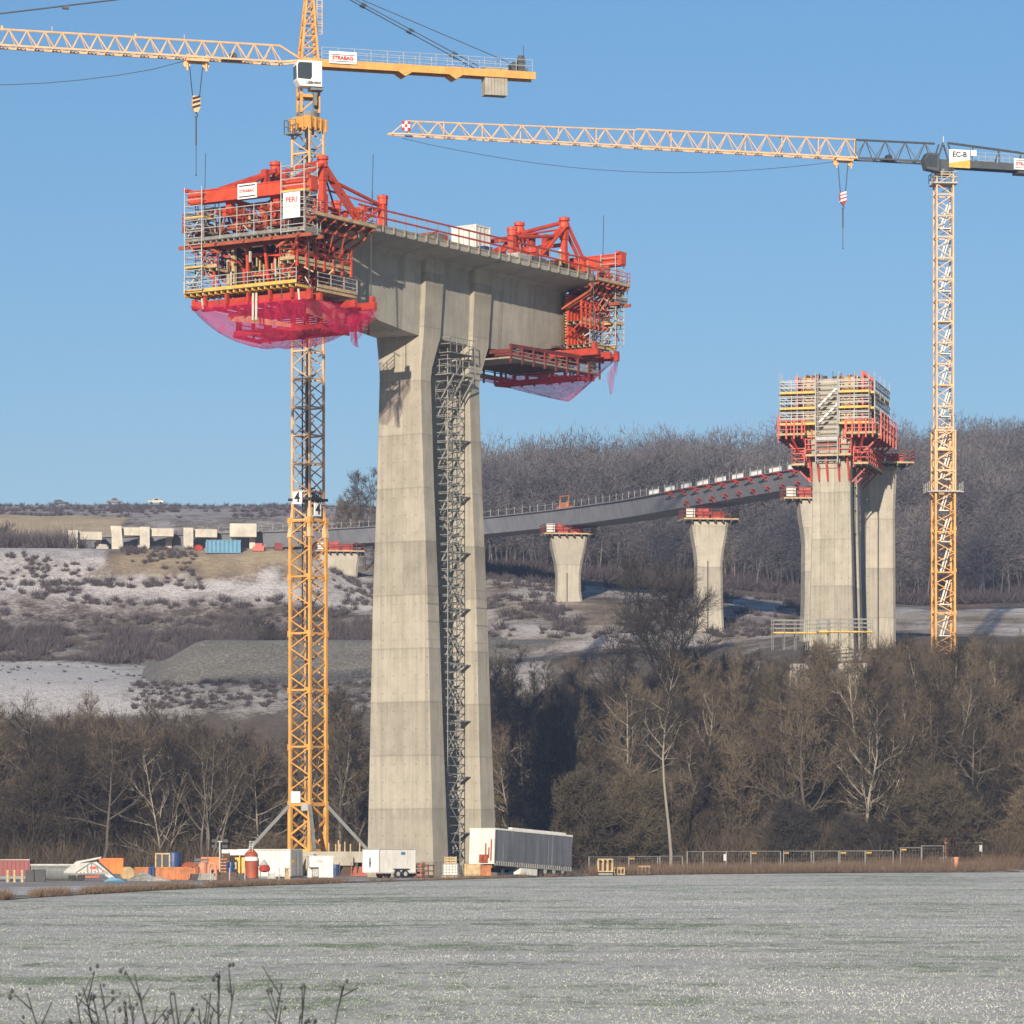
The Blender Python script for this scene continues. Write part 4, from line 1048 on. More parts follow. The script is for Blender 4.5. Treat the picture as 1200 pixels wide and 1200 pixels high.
for k in range(12): x = -10-k*4.05; b.bar((x,0,zb2+1.95-k*.045), (x,0,zb2), .1); b.bar((x,.3,zb2+1.9-k*.045), (x,.3,zb2+2.1-k*.045), .16)
b.bar((-JL+1.5,0,zb2+1.4), (-JL,0,zb2+.1), .1); b.bar((-JL+1.5,-.65,zb2), (-JL-.4,-.3,zb2), .13); b.bar((-JL+1.5,.65,zb2), (-JL-.4,.3,zb2), .13)
b.build('jib', M['yellow_pale'], c2)
b = MB(); b.tube((-6.2,-.35,zb2+.3), (-6.2,.35,zb2+.3), .33, n=12); b.box(-7,-5.4,-.4,.4,zb2+.02,zb2+.1); b.build('trolley_winch', M['dark'], c2)
b = MB()
for i in range(3):
    for j in range(3): b.box(-JL+.9+.28*i, -JL+1.18+.28*i, -.75, -.7, zb2+.3+.32*j, zb2+.62+.32*j, (i+j) % 2)
b.build('checkered_board', [M['letter_red'], M['white_clean']], c2)
b = MB()
for y in (-.75,.75): b.bar((.8,y,zb2-.05), (16,y,zb2-.15), .2, .75)
for k in range(11): b.bar((1+k*1.4,-.7,zb2-.1), (1+k*1.4,.7,zb2-.1), .14)
b.tube((.5,0,zb2+2.2), (8.5,0,zb2+1.6), .13); b.tube((8.5,0,zb2+1.6), (15.5,0,zb2+.4), .13)
for x in (3,6,8.5,11,13.5): b.bar((x,-.7,zb2), (x+.4,0,zb2+1.9 if x < 8 else zb2+1.4-(x-8.5)*.16), .12); b.bar((x,.7,zb2), (x+.4,0,zb2+1.9 if x < 8 else zb2+1.4-(x-8.5)*.16), .12)
b.box(8.2,11.2,-.8,.8,zb2-.75,zb2-.4); cj = b.build('counter_jib', M['darkgrey'], c2)
b = MB(); handrail(b, 3, 15.5, -.9, zb2+.2); handrail(b, 3, 15.5, .9, zb2+.2); b.build('guard_rail', M['galv'], cj)
b = MB(); b.box(12.6,15.8,-.7,.7,zb2-2.2,zb2+.6); b.build('counterweight', M['conc_plain'], c2)
b = MB(); b.box(.25,2.6,-1.05,-.98,zb2-.55,zb2+1.35); sgo = b.build('type_sign', M['white_clean'], c2)
b = MB(); b.add([(.25,-1.06,zb2-.55),(2.6,-1.06,zb2-.55),(2.6,-1.06,zb2+.35),(.25,-1.06,zb2-.1)], [(0,1,2,3)]); b.build('yellow_panel', M['board'], sgo)
text('EC-B', .78, M['letter_black'], sgo, (1.4,-1.07,zb2+.82), (R(90),0,0), bold=.02)
b = MB(); b.box(2.75,3.35,-.98,-.9,zb2+.8,zb2+1.4); b.build('junction_box', M['white_clean'], c2)
b = MB(); b.box(7.6,10.15,-1.06,-1.0,zb2-.4,zb2+.75); sgo = b.build('banner_sign', M['white_clean'], c2)
b = MB()
for k in (-.22,.57): b.box(7.75,10.0,-1.075,-1.06,zb2+k-.035,zb2+k+.035)
b.build('stripe', M['letter_black'], sgo)
text('STRABAG', .5, M['letter_red'], sgo, (8.87,-1.08,zb2+.17), (R(90),0,0), bold=.02)
b = MB(); b.bar((0,0,zb2+2), (0,0,zb2+2.9), .06); b.build('anemometer', M['white'], c2)
hookset(c2, -11.3, zb2, zc(239), zc(296), M['yellow_pale'], (M['red'], M['white_clean']))
b = MB(); pts = []
for k in range(17):
    f = k/16; pts.append((-11.8-(JL-13)*f, .3, zb2-.3+(-2.2*math.sin(math.pi*f)**.9)))
b.path(pts, .028, 4); b.build('trolley_rope', M['darkgrey'], c2)

# ------------------------------------------------------------------ launched steel bridge and its piers
ctl = []
for px, y in ((968,549),(952,551.5),(940,553.5),(885,563),(830,573),(750,588),(660,600),(570,609.5),(480,616.5),(400,622),(320,625),(250,627),(160,630),(78,632.5)):
    D = 46.4*F/(YH-y); ctl.append((X(px,D), D))
ctl = np.array(ctl); seg = np.r_[0, np.cumsum(np.hypot(*np.diff(ctl, axis=0).T))]
NS = 90; sl = np.linspace(0, seg[-1], NS); cxs = np.interp(sl, seg, ctl[:,0]); cys = np.interp(sl, seg, ctl[:,1])
for _ in range(12):
    cxs[1:-1] = (cxs[:-2]+2*cxs[1:-1]+cxs[2:])/4; cys[1:-1] = (cys[:-2]+2*cys[1:-1]+cys[2:])/4
ZT = EYE+46.4
def sb(i):
    i = min(max(i, 0), NS-1); a, c = max(i-1,0), min(i+1,NS-1)
    d = Vector((cxs[c]-cxs[a], cys[c]-cys[a], 0)).normalized(); n = Vector((d.y, -d.x, 0))
    if n.dot(Vector((-cxs[i], -cys[i], 0))) < 0: n = -n     # n faces the camera side
    return Vector((cxs[i], cys[i], ZT)), d, n
root = thing('steel_bridge', 'long curved grey steel box girder bridge launched across the valley behind', 'bridge')
b = MB(); loops = []
for i in range(NS):
    p, d, n = sb(i); h = 2.25
    loops.append([p+n*3.4, p+n*3.4-Vector((0,0,.12)), p+n*3.0-Vector((0,0,.2)), p+n*2.4-Vector((0,0,h)), p-n*2.4-Vector((0,0,h)), p-n*3.4])
b.loft(loops); b.build('box_girder', M['steel_bridge'], root)
b = MB()
for i in range(0, NS-14):
    p, d, n = sb(i); q, _, n2 = sb(i+1)
    for sd in (3.3,-3.3):
        b.bar(p+n*sd, p+n*sd+Vector((0,0,.95)), .07); b.bar(p+n*sd+Vector((0,0,.7)), q+n2*sd+Vector((0,0,.7)), .04)
b.build('guard_rail', M['galv_dark'], root)
for k in range(9):
    i = .6+k*2.6; p, d, n = sb(int(i)); c = p+n*2.9+d*((i % 1)*2)
    m = MB(); m.bar(c+Vector((0,0,.35)), c+d*2.6+Vector((0,0,.35)), .15, .55); m.build('parapet_panel', M['white_clean'], root)
for k in range(10):
    p, d, n = sb(1+k*2)
    for (zt, out, w) in ((-.35,4.3,.2),(-1.75,3.3,.2)):
        if zt < -1 and k > 8: continue
        m = MB(); base = p+n*2.7+Vector((0,0,zt))
        m.bar(base, p+n*out+Vector((0,0,zt+.1)), w, .16); m.bar(p+n*2.5+Vector((0,0,zt-.6)), p+n*(out-.3)+Vector((0,0,zt)), .1); m.bar(p+n*(out-.2)+d*-.6+Vector((0,0,zt+.12)), p+n*(out-.2)+d*.6+Vector((0,0,zt+.12)), .2, .08)
        m.build('bracket', M['red'], root)
i = 38; p, d, n = sb(i); b = MB()
b.box(-1.2,1.2,-.6,.6,0.02,.7); b.box(-.5,.5,-.5,.5,.7,1.2); 
for x in (-.9,1.0): b.bar((x,0,0), (x,0,2.2), .1)
b.bar((-.9,0,2.1), (1.0,0,2.1), .08)
solo('winch_unit', b, [M['orange_old']], 'small orange winch unit with posts on the grey steel bridge deck', 'winch', tuple(p+Vector((0,0,.01))), math.atan2(d.y,d.x))
def work_platform(name, label, loc, rz, L, W_, red=True, stuff=True):
    t = thing(name, label, 'work platform', loc, rz)
    b = MB(); b.box(-L/2,L/2,-W_/2,W_/2,0,.18,0)
    for k in range(int(L/1.0)+1): b.bar((-L/2+k*1.0,-W_/2-.2,-.15), (-L/2+k*1.0,W_/2+.2,-.15), .14, .28, 1)
    b.build('deck', [M['timber'], M['darkgrey']], t)
    b = MB(); z = .18
    for y in (-W_/2,W_/2): b.rail((-L/2,y,z), (L/2,y,z), 1.2, 1.1, .035, rails=(.95,.65,.35)); 
    for x in (-L/2,L/2): b.rail((x,-W_/2,z), (x,W_/2,z), 1.2, 1.1, .035, rails=(.95,.65,.35))
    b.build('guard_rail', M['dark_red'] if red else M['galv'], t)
    if stuff:
        b = MB(); b.box(-1.5,-.1,-.8,.6,.19,1.5,0); b.box(.3,1.9,-.7,.7,.19,1.1,0); b.bar((-1.8,-.9,.9), (2.0,-.9,1.0), .2, .25, 0); b.box(-L/2+.3,-L/2+1.4,-W_/2+.1,-W_/2+.3,.3,1.4,1)
        b.build('launching_bearing', [M['red'], M['white']], t)
    return t
def small_pier(px, ytop, ybase, D, wn, wt, th, rz, label, head=True, plat=None):
    x = X(px, D); zt, zb = Z(ytop, D), Z(ybase, D)-1.5
    t = thing('bridge_pier', label, 'bridge pier', (x, D, zb), rz)
    H = zt-zb; b = MB(); loops = []
    def lp(z, w, d, c=.35): return [(-w/2+c,-d/2,z),(w/2-c,-d/2,z),(w/2,-d/2+c,z),(w/2,d/2-c,z),(w/2-c,d/2,z),(-w/2+c,d/2,z),(-w/2,d/2-c,z),(-w/2,-d/2+c,z)]
    fl = max(.5, H-5.2)
    for z, w in ((0, wn+(wt-wn)*.55*(1 if H > 10 else .2)),(fl*.55, wn+.12),(fl, wn),(fl+1.6,wn+(wt-wn)*.25),(fl+3.6,wn+(wt-wn)*.75),(H,wt)): loops.append(lp(z,w,th))
    b.loft(loops); b.build('shaft', M['conc_far'], t)
    if H > 10:
        g = MB(); g.bar((-.35,-th/2-.03,1), (-.35,-th/2-.03,H-5), .12, .06); g.build('cable_duct', M['dark'], t)
    return t, (x, D, zt)
for px, yt, yb, D, wn, wt, lab, red in ((397,649,674,549,5.0,6.0,'short squat concrete pier between the crane mast and the tall pier',1),
        (665.5,629,706,519,3.1,5.0,'slender flared concrete pier in the clearing under the steel bridge',1),
        (830,612,760,486,3.2,4.7,'slender flared concrete pier behind the large bare tree',1),
        (957,588,770,461,3.3,4.6,'flared concrete pier at the tip of the steel bridge, half hidden behind the scaffolded pier',1),
        (1029,547,780,407,3.1,3.5,'concrete pier with red platform to the right of the scaffolded pier',1)):
    t, top = small_pier(px, yt, yb, D, wn, wt, 3.0, R(8), lab)
    L = 7.0 if px < 1000 else 5.8
    work_platform('work_platform', 'red railed work platform on top of the '+{397:'squat pier beside the crane mast',665.5:'slender pier in the clearing',830:'pier behind the large bare tree',957:'pier at the tip of the steel bridge',1029:'pier to the right of the scaffolded pier'}[px],
        (top[0]+(.6 if px > 1000 else -.7 if px == 957 else 0), top[1]-.2, top[2]+.16), R(8) if px < 900 else R(3), L, 4.2)

# launching yard at the left: white abutment frames, blue container
for px, w, yt, yb, D, lab in ((86,.55,622,646,556,'white concrete yard frame furthest to the left'),(137,.6,617,646,555,'white concrete yard frame, second from the left'),(170,.6,618,644,554,'white concrete yard frame, middle one of the row'),(221,.6,619,643,553,'white concrete yard frame left of the blue container'),):
    x = X(px, D); zb = gz(x, D)-.4; t = thing('concrete_portal', lab, 'concrete frame', (x, D, zb), R(6), 'white frames of the launching yard'); H = Z(yt,D)-zb
    b = MB(); b.box(-.75,.65,-.9,.9,0,H); 
    if px in (137,): b.prism([(-.75,H),(-.95,H),(-.3,0),(.9,0),(.65,H)], 'y', -1.0, -.9)
    b.build('leg', M['conc_white'], t)
    b = MB(); b.box(.65,4.1,.2,1.6,H-1.25,H-.1); b.box(3.3,4.1,1.6,4.5,H-1.25,H-.1); b.build('beam', M['conc_white'], t)
    b = MB(); b.box(3.0,3.9,4.0,5.0,-.5,H-1.25); b.build('leg', M['conc_white'], t)
D = 551; x = X(285,D); t = thing('concrete_portal', 'white concrete block frame standing right of the blue container', 'concrete frame', (x, D, gz(x,D)-.4), R(4), 'white frames of the launching yard'); H = Z(614,D)-gz(x,D)+.4
b = MB(); b.box(-1.9,1.9,-.8,.8,H-1.9,H); b.box(-1.7,1.7,.8,1.4,H-1.7,H-.2); b.build('beam', M['conc_white'], t)
for s_ in (-1.4,1.3):
    b = MB(); b.box(s_-.4,s_+.4,1.41,2.2,-.5,H-.6); b.build('leg', M['conc_white'], t)
x = X(262,546); container('site_container', 'blue shipping container in front of the far white concrete frames', (x, 546, gz(x,546)-.2), R(3), 4.9, 2.4, 1.9, M['blue'])
for k, (px, D, w, h, m, l) in enumerate(((303,547,1.6,1.1,'red','red machine part on the far yard right of the blue container'),(326,548,1.2,1.0,'maroon','maroon machine part on the far yard near the crane mast'),(232,549,1.0,.7,'red','small red box left of the blue container on the far yard'),(208,551,1.3,.6,'grey','grey pallet stack on the far yard between the white frames'),(120,553,1.4,.8,'conc_white','pale block on the far yard right of the first white frame'))):
    x = X(px, D); b = MB(); b.box(-w/2,w/2,-.5,.5,0,h*.6); b.box(-w*.3,w*.35,-.4,.4,h*.6,h); b.bar((-w*.5,0,h*.3), (w*.7,0,h*.8), .12)
    solo('machine_part', b, M[m], l, 'machine part', (x, D, gz(x,D)), R(10*k))
# ------------------------------------------------------------------ scaffolded pier on the right
TH2 = R(76); D2 = 394.0
P2 = (X(974, D2), D2, 0.0)
p2 = thing('bridge_pier', 'tall concrete pier on the right topped with climbing formwork and scaffolding', 'bridge pier', P2, TH2)
L2 = [(15,2.5,2.2),(24,2.32,1.9),(37.5,1.98,1.6),(41,1.95,1.6),(44.5,2.15,2.3),(50.6,2.5,2.5)]
M['conc_p2'] = concrete('right_pier_concrete', 5.34, 4.8, (.43,.395,.32), vper=1.45)
stem(L2, 0).build('stem', M['conc_p2'], p2); stem(L2, 4.6).build('stem', M['conc_p2'], p2)
b = MB(); b.box(2.3,4.65,-1.9,1.9,43.5,50.5); b.build('cross_wall', M['conc_p2'], p2)
b = MB(); b.box(-2,10.5,-4,4,14,21.3); b.build('foundation', M['conc_plain'], p2)
q = MB()
for k in range(9): z = 23+k*2.4; q.bar((1.8,-1.6,z), (4.7,-1.6,z), .06); q.box(3.6,4.5,-1.9,-1.3,z-.03,z+.04)
for x in (3.9,4.4): q.bar((x,-1.85,21), (x,-1.85,43), .05)
q.build('access_ladder', M['galv_dark'], p2)
cf = thing('climbing_formwork', 'red and yellow climbing formwork wrapped around the top of the right pier', 'formwork', P2, TH2)
def plat2(u0,u1,v0,v1,z,edge,rail,sides,name='platform', h=1.15, parent=cf):
    b = MB(); b.box(u0,u1,v0,v1,z-.22,z,0)
    for k in range(int((v1-v0)/.6)+1): b.bar((u0-.05,v0+.1+k*.6,z-.32), (u1+.05,v0+.1+k*.6,z-.32), .1, .18, 1)
    o = b.build(name, [edge, M['ply']], parent); r = MB()
    lines = {'f': ((u0,v0),(u0,v1)), 'b': ((u1,v0),(u1,v1)), 'l': ((u0,v1),(u1,v1)), 'r': ((u0,v0),(u1,v0))}
    for c in sides:
        a, e = lines[c]; r.rail((*a,z), (*e,z), h, 1.3, .04, rails=(.95,.62,.3))
    r.build('guard_rail', rail, o); return o
# formwork panels round the pier head
b = MB()
b.box(-.35,-.2,-2.75,-1.2,44.6,50.7,0); b.box(-.35,-.2,1.2,2.75,44.6,50.7,0)
for sd in (-1,1):
    for k in range(9): b.box(-.5,-.35,sd*1.95-.85,sd*1.95+.85,44.8+k*.68,44.98+k*.68,0)
    for k in range(3): b.box(-.62,-.5,sd*1.95-.75+k*.65,sd*1.95-.6+k*.65,44.5,50.9,1)
    b.box(-.3,9.4,sd*2.75-.06,sd*2.75+.06,44.6,50.8,0)
    for k in range(9): b.box(-.2,9.3,sd*2.9-.08,sd*2.9+.08,44.8+k*.68,45.0+k*.68,0)
b.build('formwork_panel', [M['timber'], M['orange_old']], cf)
b = MB(); rg = random.Random(5)
for k in range(40): x = rg.uniform(-.2,9); y = rg.uniform(-2.6,2.6); b.bar((x,y,50.5), (x,y,50.9+rg.random()*.5), .06)
for k in range(10): x = rg.uniform(-.2,2); y = rg.uniform(-2.6,2.6); b.box(x-.3,x+.3,y-.2,y+.2,50.5,50.9+.2*rg.random())
b.build('reinforcement', M['ply'], cf)
for z in (45.95, 47.55, 49.15):
    plat2(-1.9,-.7,1.35,5.0,z,M['board'],M['galv'],'fl'); plat2(-1.9,-.7,-4.2,-1.15,z,M['board'],M['galv'],'fr')
    plat2(-.7,9.5,-4.6,-3.4,z,M['board'],M['galv'],'r'); plat2(-.7,9.5,3.9,5.0,z,M['board'],M['galv'],'l')
b = MB()
for (u,v) in ((-1.9,5.0),(-1.9,3.2),(-1.9,1.3),(-1.9,-1.1),(-1.9,-2.7),(-1.9,-4.2),(-.7,5.0),(-.7,-4.6),(3,-4.6),(6,-4.6),(9.5,-4.6),(9.5,5.0),(4,5.0)): b.tube((u,v,44.6), (u,v,51.1), .05, n=5)
for z in (46.4,46.9,48.0,48.5,49.6,50.1):
    b.bar((-1.95,1.3,z), (-1.95,5.0,z), .06, .09); b.bar((-1.95,-4.2,z), (-1.95,-1.1,z), .06, .09); b.bar((-.7,-4.65,z), (9.5,-4.65,z), .06, .09)
b.build('standard', M['galv'], cf)
b = MB()   # stair bay in the middle of the front
for v in (-1.0,1.25):
    for u in (-2.1,-.9): b.tube((u,v,41.8), (u,v,50.6), .07, n=6)
for k in range(17): z = 42.0+k*.5; b.bar((-2.1,-1.0,z), (-2.1,1.25,z), .05); b.bar((-.9,-1.0,z+.2), (-.9,1.25,z+.2), .06)
b.build('stair_bay', M['galv'], cf)
for z in (46.0, 47.7):
    q = MB()
    for d in (-.2,.2): q.bar((-1.6+d,1.0,z-.1), (-1.6+d,-.9,z+1.75), .1, .2)
    for k in range(8): f = k/8; q.bar((-1.8,1.0-1.9*f,z+1.8*f), (-1.4,1.0-1.9*f,z+1.8*f), .22, .05)
    q.build('stair_flight', M['white'], cf)
q = MB(); q.box(-2.0,-.8,-.95,1.2,44.1,44.5); q.build('landing', M['galv'], cf)
# red main working platform with brackets
plat2(-2.0,-.2,2.4,5.3,44.9,M['timber'],M['orange_red'],'fl', h=1.3); plat2(-2.0,-.2,-4.9,-1.9,44.9,M['timber'],M['orange_red'],'fr', h=1.3)
plat2(-.2,10.0,-5.2,-2.9,44.85,M['timber'],M['orange_red'],'r', h=1.6); plat2(-.2,10.0,2.9,5.3,44.85,M['timber'],M['orange_red'],'l', h=2.0)
b = MB()
for k in range(6): x = -.6+k*2.1; b.bar((x,-5.25,44.2), (x,-5.25,47.0), .07, .12); b.bar((x,5.35,44.2), (x,5.35,47.0), .12, .2)
for z in (45.4,46.2,46.9): b.bar((-.8,-5.25,z), (10.4,-5.25,z), .05, .07); b.bar((-.8,5.35,z), (10.4,5.35,z), .05, .07)
for k in range(7): x = -.3+k*1.1; b.bar((x,-3.35,45), (x,-3.3,51.3-.0*k), .2, .26); b.bar((x,3.5,45), (x,3.5,50.9), .2, .26)
for k in range(9): z = 45.5+k*.66; b.bar((-.3,-3.4,z), (6.5,-3.4,z), .07, .09); b.bar((-.3,3.5,z), (6.5,3.5,z), .1, .12)
for k in range(5): v = -4.6+k*.7; b.bar((-2.05,v,44.3), (-2.05,v,46.2), .1, .16)
for k in range(4): v = 2.7+k*.8; b.bar((-2.05,v,44.3), (-2.05,v,46.2), .1, .16)
b.build('red_soldier', M['orange_red'], cf)
for sd in (-1,1):
    for k in range(5):
        b = MB(); x = .2+k*2.2; b.bar((x,sd*2.4,42.2), (x,sd*5.0,44.6), .15, .18); b.bar((x,sd*2.4,44.5), (x,sd*5.2,44.5), .22, .26); b.bar((x,sd*2.35,41.5), (x,sd*2.35,44.6), .22); b.bar((x,sd*2.4,43.2), (x,sd*3.8,43.3), .14); b.build('bracket', M['red'], cf)
for v in (-3.6,-2.4,2.6,3.8): b = MB(); b.bar((-.1,v*.75,42.3), (-1.8,v,44.4), .16); b.build('front_strut', M['red'], cf)
plat2(-1.6,-.1,-2.3,2.4,42.75,M['timber'],M['orange_red'],'f', h=1.6); plat2(-1.0,9.0,-4.0,-2.5,41.9,M['timber'],M['orange_red'],'rf', h=1.6); plat2(-1.0,9.0,2.6,3.9,41.9,M['timber'],M['orange_red'],'lf', h=1.6)
for v in (-1.9,-.9,.3,1.2,2.0): b = MB(); b.bar((-.3,v,40.2), (-.9,v+.1,42.5), .14, .18); b.bar((-.1,v,40.0), (-.1,v,41.6), .12); b.build('lower_bracket', M['red'], cf)
for sd in (-1,1):
    for k in range(4): b = MB(); x = .4+k*2.4; b.bar((x,sd*2.1,40.0), (x,sd*3.8,41.7), .14); b.build('lower_bracket', M['red'], cf)
# scaffold landing at the foot of the pier
zf = Z(741, 386)
for px0, px1, D, l in ((905,972,386,'low grey scaffold walkway at the foot of the right pier, left of its centre'),(958,1022,384,'low grey scaffold walkway at the foot of the right pier, in front of it')):
    t = thing('scaffold_walkway', l, 'scaffold', (X((px0+px1)/2,D), D, zf-3), R(4)); L = (px1-px0)*D/F
    b = MB(); n = 5
    for k in range(n+1):
        for y in (-.6,.6): b.tube((-L/2+L*k/n,y,1.2), (-L/2+L*k/n,y,4.3), .04, n=5)
    for z in (3.4,3.8,4.2):
        for y in (-.6,.6): b.bar((-L/2,y,z), (L/2,y,z), .06)
    b.build('standard', M['galv_dark'], t)
    b = MB(); b.box(-L/2,L/2,-.6,.6,2.85,3.0); b.build('platform', M['board'], t)

# ------------------------------------------------------------------ building yard
def at(px, D): x = X(px, D); return (x, D, gz(x, D)+.06)
# crane foundation platform
t = thing('crane_foundation', 'concrete beam platform on posts carrying the yellow crane mast', 'foundation', (X(385,318), 318, 0), R(0))
b = MB(); b.box(-5.2,5.6,-3.4,4,1.15,2.05); b.build('slab', M['conc_plain'], t)
b = MB(); b.box(-2.6,-.2,-3.9,-3.42,.75,1.7); b.box(.6,2.2,-3.9,-3.42,.9,1.6); b.build('beam', M['conc_plain'], t)
for x in (-4.9,-2.2,0.4,2.4,4.2,5.3):
    b = MB(); b.box(x-.16,x+.16,-3.2,-2.9,-.2,1.15); b.box(x-.16,x+.16,2.9,3.3,-.2,1.15); b.build('post', M['ply'], t)
b = MB(); b.box(-4.6,5.2,-1.2,-.8,-.1,1.1); b.build('shade_panel', M['dark'], t)  # dark sheet standing in for the shade under the slab
rg = random.Random(4); b = MB()
for k in range(12): x = rg.uniform(-.2,5.2); b.bar((x,-3.0,1.3), (x,-2.9,2.6+rg.random()*.4), .1)
b.build('bolt_post', M['timber'], t)
for k, (px, l, m) in enumerate(((392,'blue grey drum in the shadow under the crane platform','bluetarp'),(408,'pile of dark timber under the crane platform','ply'),(422,'rusty rack of tools under the crane platform','rust'))):
    b = MB()
    if k == 0: b.lathe((0,0,0), [(.01,0),(.45,0),(.47,.35),(.45,.36),(.47,.7),(.44,.95),(.01,.96)], 14)
    else:
        for j in range(5): b.bar((-.8+.1*j,-.3+.12*j,.1+.15*j), (.8-.06*j,-.3+.1*j,.1+.15*j), .16, .14)
        for x in (-.7,.7): b.bar((x,-.4,0), (x,-.4,1.1), .07)
    solo('yard_item', b, M[m], l, 'site equipment', at(px, 308), R(5))
# white enclosed trailer
t = thing('box_trailer', 'small white enclosed twin axle trailer parked at the foot of the tall pier', 'trailer', at(456, 284), R(42))
b = MB(); b.box(-1.75,1.75,-.95,.95,.42,2.1); bo = b.build('body', M['white'], t)
b = MB(); b.box(-1.8,1.8,-1.0,1.0,.34,.42); b.box(-1.8,1.8,-1.0,1.0,2.1,2.15); 
for x in (-1.78,1.72):
    for y in (-.98,.92): b.box(x,x+.06,y,y+.06,.42,2.1)
b.build('frame', M['galv'], t)
for k in (-1,1):
    b = MB(); b.box(-1.8,-1.755,min(0.02*k,.88*k),max(.02*k,.88*k),.48,2.05); d = b.build('door', M['white_clean'], t)
    h = MB(); h.bar((-1.83,.07*k,.8), (-1.83,.07*k,1.5), .04); h.box(-1.84,-1.8,min(.02*k,.1*k),max(.02*k,.1*k),1.05,1.15); h.build('handle', M['dark'], d)
b = MB(); b.box(.35,.75,-.965,-.955,1.72,1.92); b.build('logo_sticker', M['blue'], t)
for x in (-.05,.65):
    for y in (-1,1):
        w = MB(); w.tube((x,y*1.0-.1,.31), (x,y*1.0+.1,.31), .31, n=18); wo = w.build('wheel', M['black'], t)
        w = MB(); w.tube((x,y*1.0-.12,.31), (x,y*1.0+.12,.31), .17, n=12); w.build('rim', M['galv'], wo)
b = MB()
for y in (-1,1): b.box(-.42,1.02,y*1.0-.12,y*1.0+.12,.64,.7)
b.build('mudguard', M['dark'], t)
b = MB(); b.bar((1.75,-.5,.4), (3.0,0,.45), .1); b.bar((1.75,.5,.4), (3.0,0,.45), .1); b.tube((2.6,0,.1), (2.6,0,.7), .06); b.build('drawbar', M['dark'], t)
for y in (-.8,.8):
    b = MB(); b.box(-1.83,-1.79,y-.12,y+.12,.3,.4); b.build('tail_light', M['letter_red'], t)
b = MB(); b.box(-.5,.5,-.4,.4,.05,.7); b.box(-.3,.6,-.3,.3,.7,.95); solo('toolbox', b, M['bluetarp'], 'dark blue toolbox on the ground behind the white enclosed trailer', 'toolbox', at(478,286), R(42))
# semi trailer with curtain side
t = thing('curtain_trailer', 'grey curtain sided semi trailer with white front wall, unhitched and tilted', 'semi trailer', (X(578,287), 287, .06), R(54))
T = Matrix.Rotation(R(2.9), 4, 'Y')
b = MB(T); b.box(0,.12,0,2.3,1.05,3.75); n = 12
for k in range(n): b.box(-.05,.0,.08+k*2.2/n,.08+(k+.5)*2.2/n,1.15,3.7)
b.build('front_wall', M['white'], t)
b = MB(T); V = []; 
n = 90
for k in range(n+1):
    x = .14+9.9*k/n; w = .02*math.sin(k*.33)+.01*math.sin(k*.71)+(.04 if k in (62,66) else 0)
    V += [(x,-.02+w*.4,3.62),(x,-.05+w,2.6),(x,-.04+w*1.1,1.6),(x,-.02+w*.6,1.08)]
b.add(V, [(4*k+j,4*k+4+j,4*k+5+j,4*k+1+j) for k in range(n) for j in range(3)]); b.box(.14,10,.1,2.25,1.1,3.6); b.build('curtain', M['tarp'], t)
b = MB(T)
for k in range(34): x = .3+k*.29; b.bar((x,-.1,1.28), (x,-.1,.98), .05, .1)
b.bar((.1,-.05,1.02), (10.05,-.05,1.02), .1, .16); b.build('strap', M['galv_dark'], t)
b = MB(T); b.box(0,10.1,-.06,2.36,3.62,3.75); b.bar((2.5,.4,3.85), (9.6,.4,3.83), .3, .14); b.bar((4,1.2,3.85), (10,1.2,3.83), .2, .14); b.build('roof', M['white'], t)
b = MB(T); b.box(10.0,10.12,0,2.3,1.05,3.7); b.build('rear_door', M['white'], t)
b = MB(T)
for y in (.5,1.8): b.bar((.2,y,.9), (10,y,.9), .14, .28)
for k in range(7): b.bar((.5+k*1.5,.1,.95), (.5+k*1.5,2.2,.95), .1, .12)
b.build('chassis', M['dark'], t)
b = MB()
for y in (.35,1.95): b.bar((1.7,y,0), (1.7,y,1.0), .16); b.box(1.5,1.9,y-.2,y+.2,0,.05)
b.bar((1.7,.35,.6), (1.7,1.95,.6), .1); b.build('landing_leg', M['dark'], t)
for x in (6.6,7.75,8.9):
    for y in (.12,2.18):
        w = MB(); w.tube((x,y-.17,.45), (x,y+.17,.45), .45, n=20); wo = w.build('wheel', M['black'], t)
        w = MB(); w.tube((x,y-.19,.45), (x,y+.19,.45), .2, n=12); w.build('rim', M['galv'], wo)
b = MB(T); b.box(3.4,5.6,-.02,.6,.42,.95); b.build('pallet_box', M['white'], t)
b = MB(T); b.box(-.16,-.05,.5,1.25,1.15,1.75); b.tube((-.2,.8,1.5), (-.2,.95,1.5), .2, n=12); b.bar((-.1,.7,1.7), (-.1,.7,2.6), .07); b.bar((-.1,.2,1.3), (-.1,.2,2.9), .08); b.bar((-.1,.42,1.5), (-.1,.42,2.3), .06); b.build('cable_panel', M['rust'], t)
# things by the pier foot
t = thing('ibc_tank', 'white caged liquid tank on a pallet beside the pier foot', 'tank', at(527, 284), R(8))
b = MB(); b.box(-.5,.5,-.45,.45,.2,1.0); b.build('tank', M['white'], t); b = MB()
for k in range(6): x = -.55+k*.22; b.bar((x,-.52,.15), (x,-.52,1.05), .035)
for k in range(5): z = .2+k*.2; b.bar((-.55,-.52,z), (.55,-.52,z), .035); b.bar((-.55,-.52,z), (-.55,.52,z), .035); b.bar((.55,-.52,z), (.55,.52,z), .035)
b.build('cage', M['galv'], t); b = MB()
for y in (-.4,0,.4): b.box(-.55,.55,y-.07,y+.07,0,.14)
b.build('pallet', M['timber'], t)
t = thing('wooden_crate', 'brown wooden crates on the white caged tank', 'crate', (at(528,284)[0], 284, 1.13), R(8))
b = MB()
for k in range(3): b.box(-.5,.4,-.4,.4,.02+k*.18,.15+k*.18)
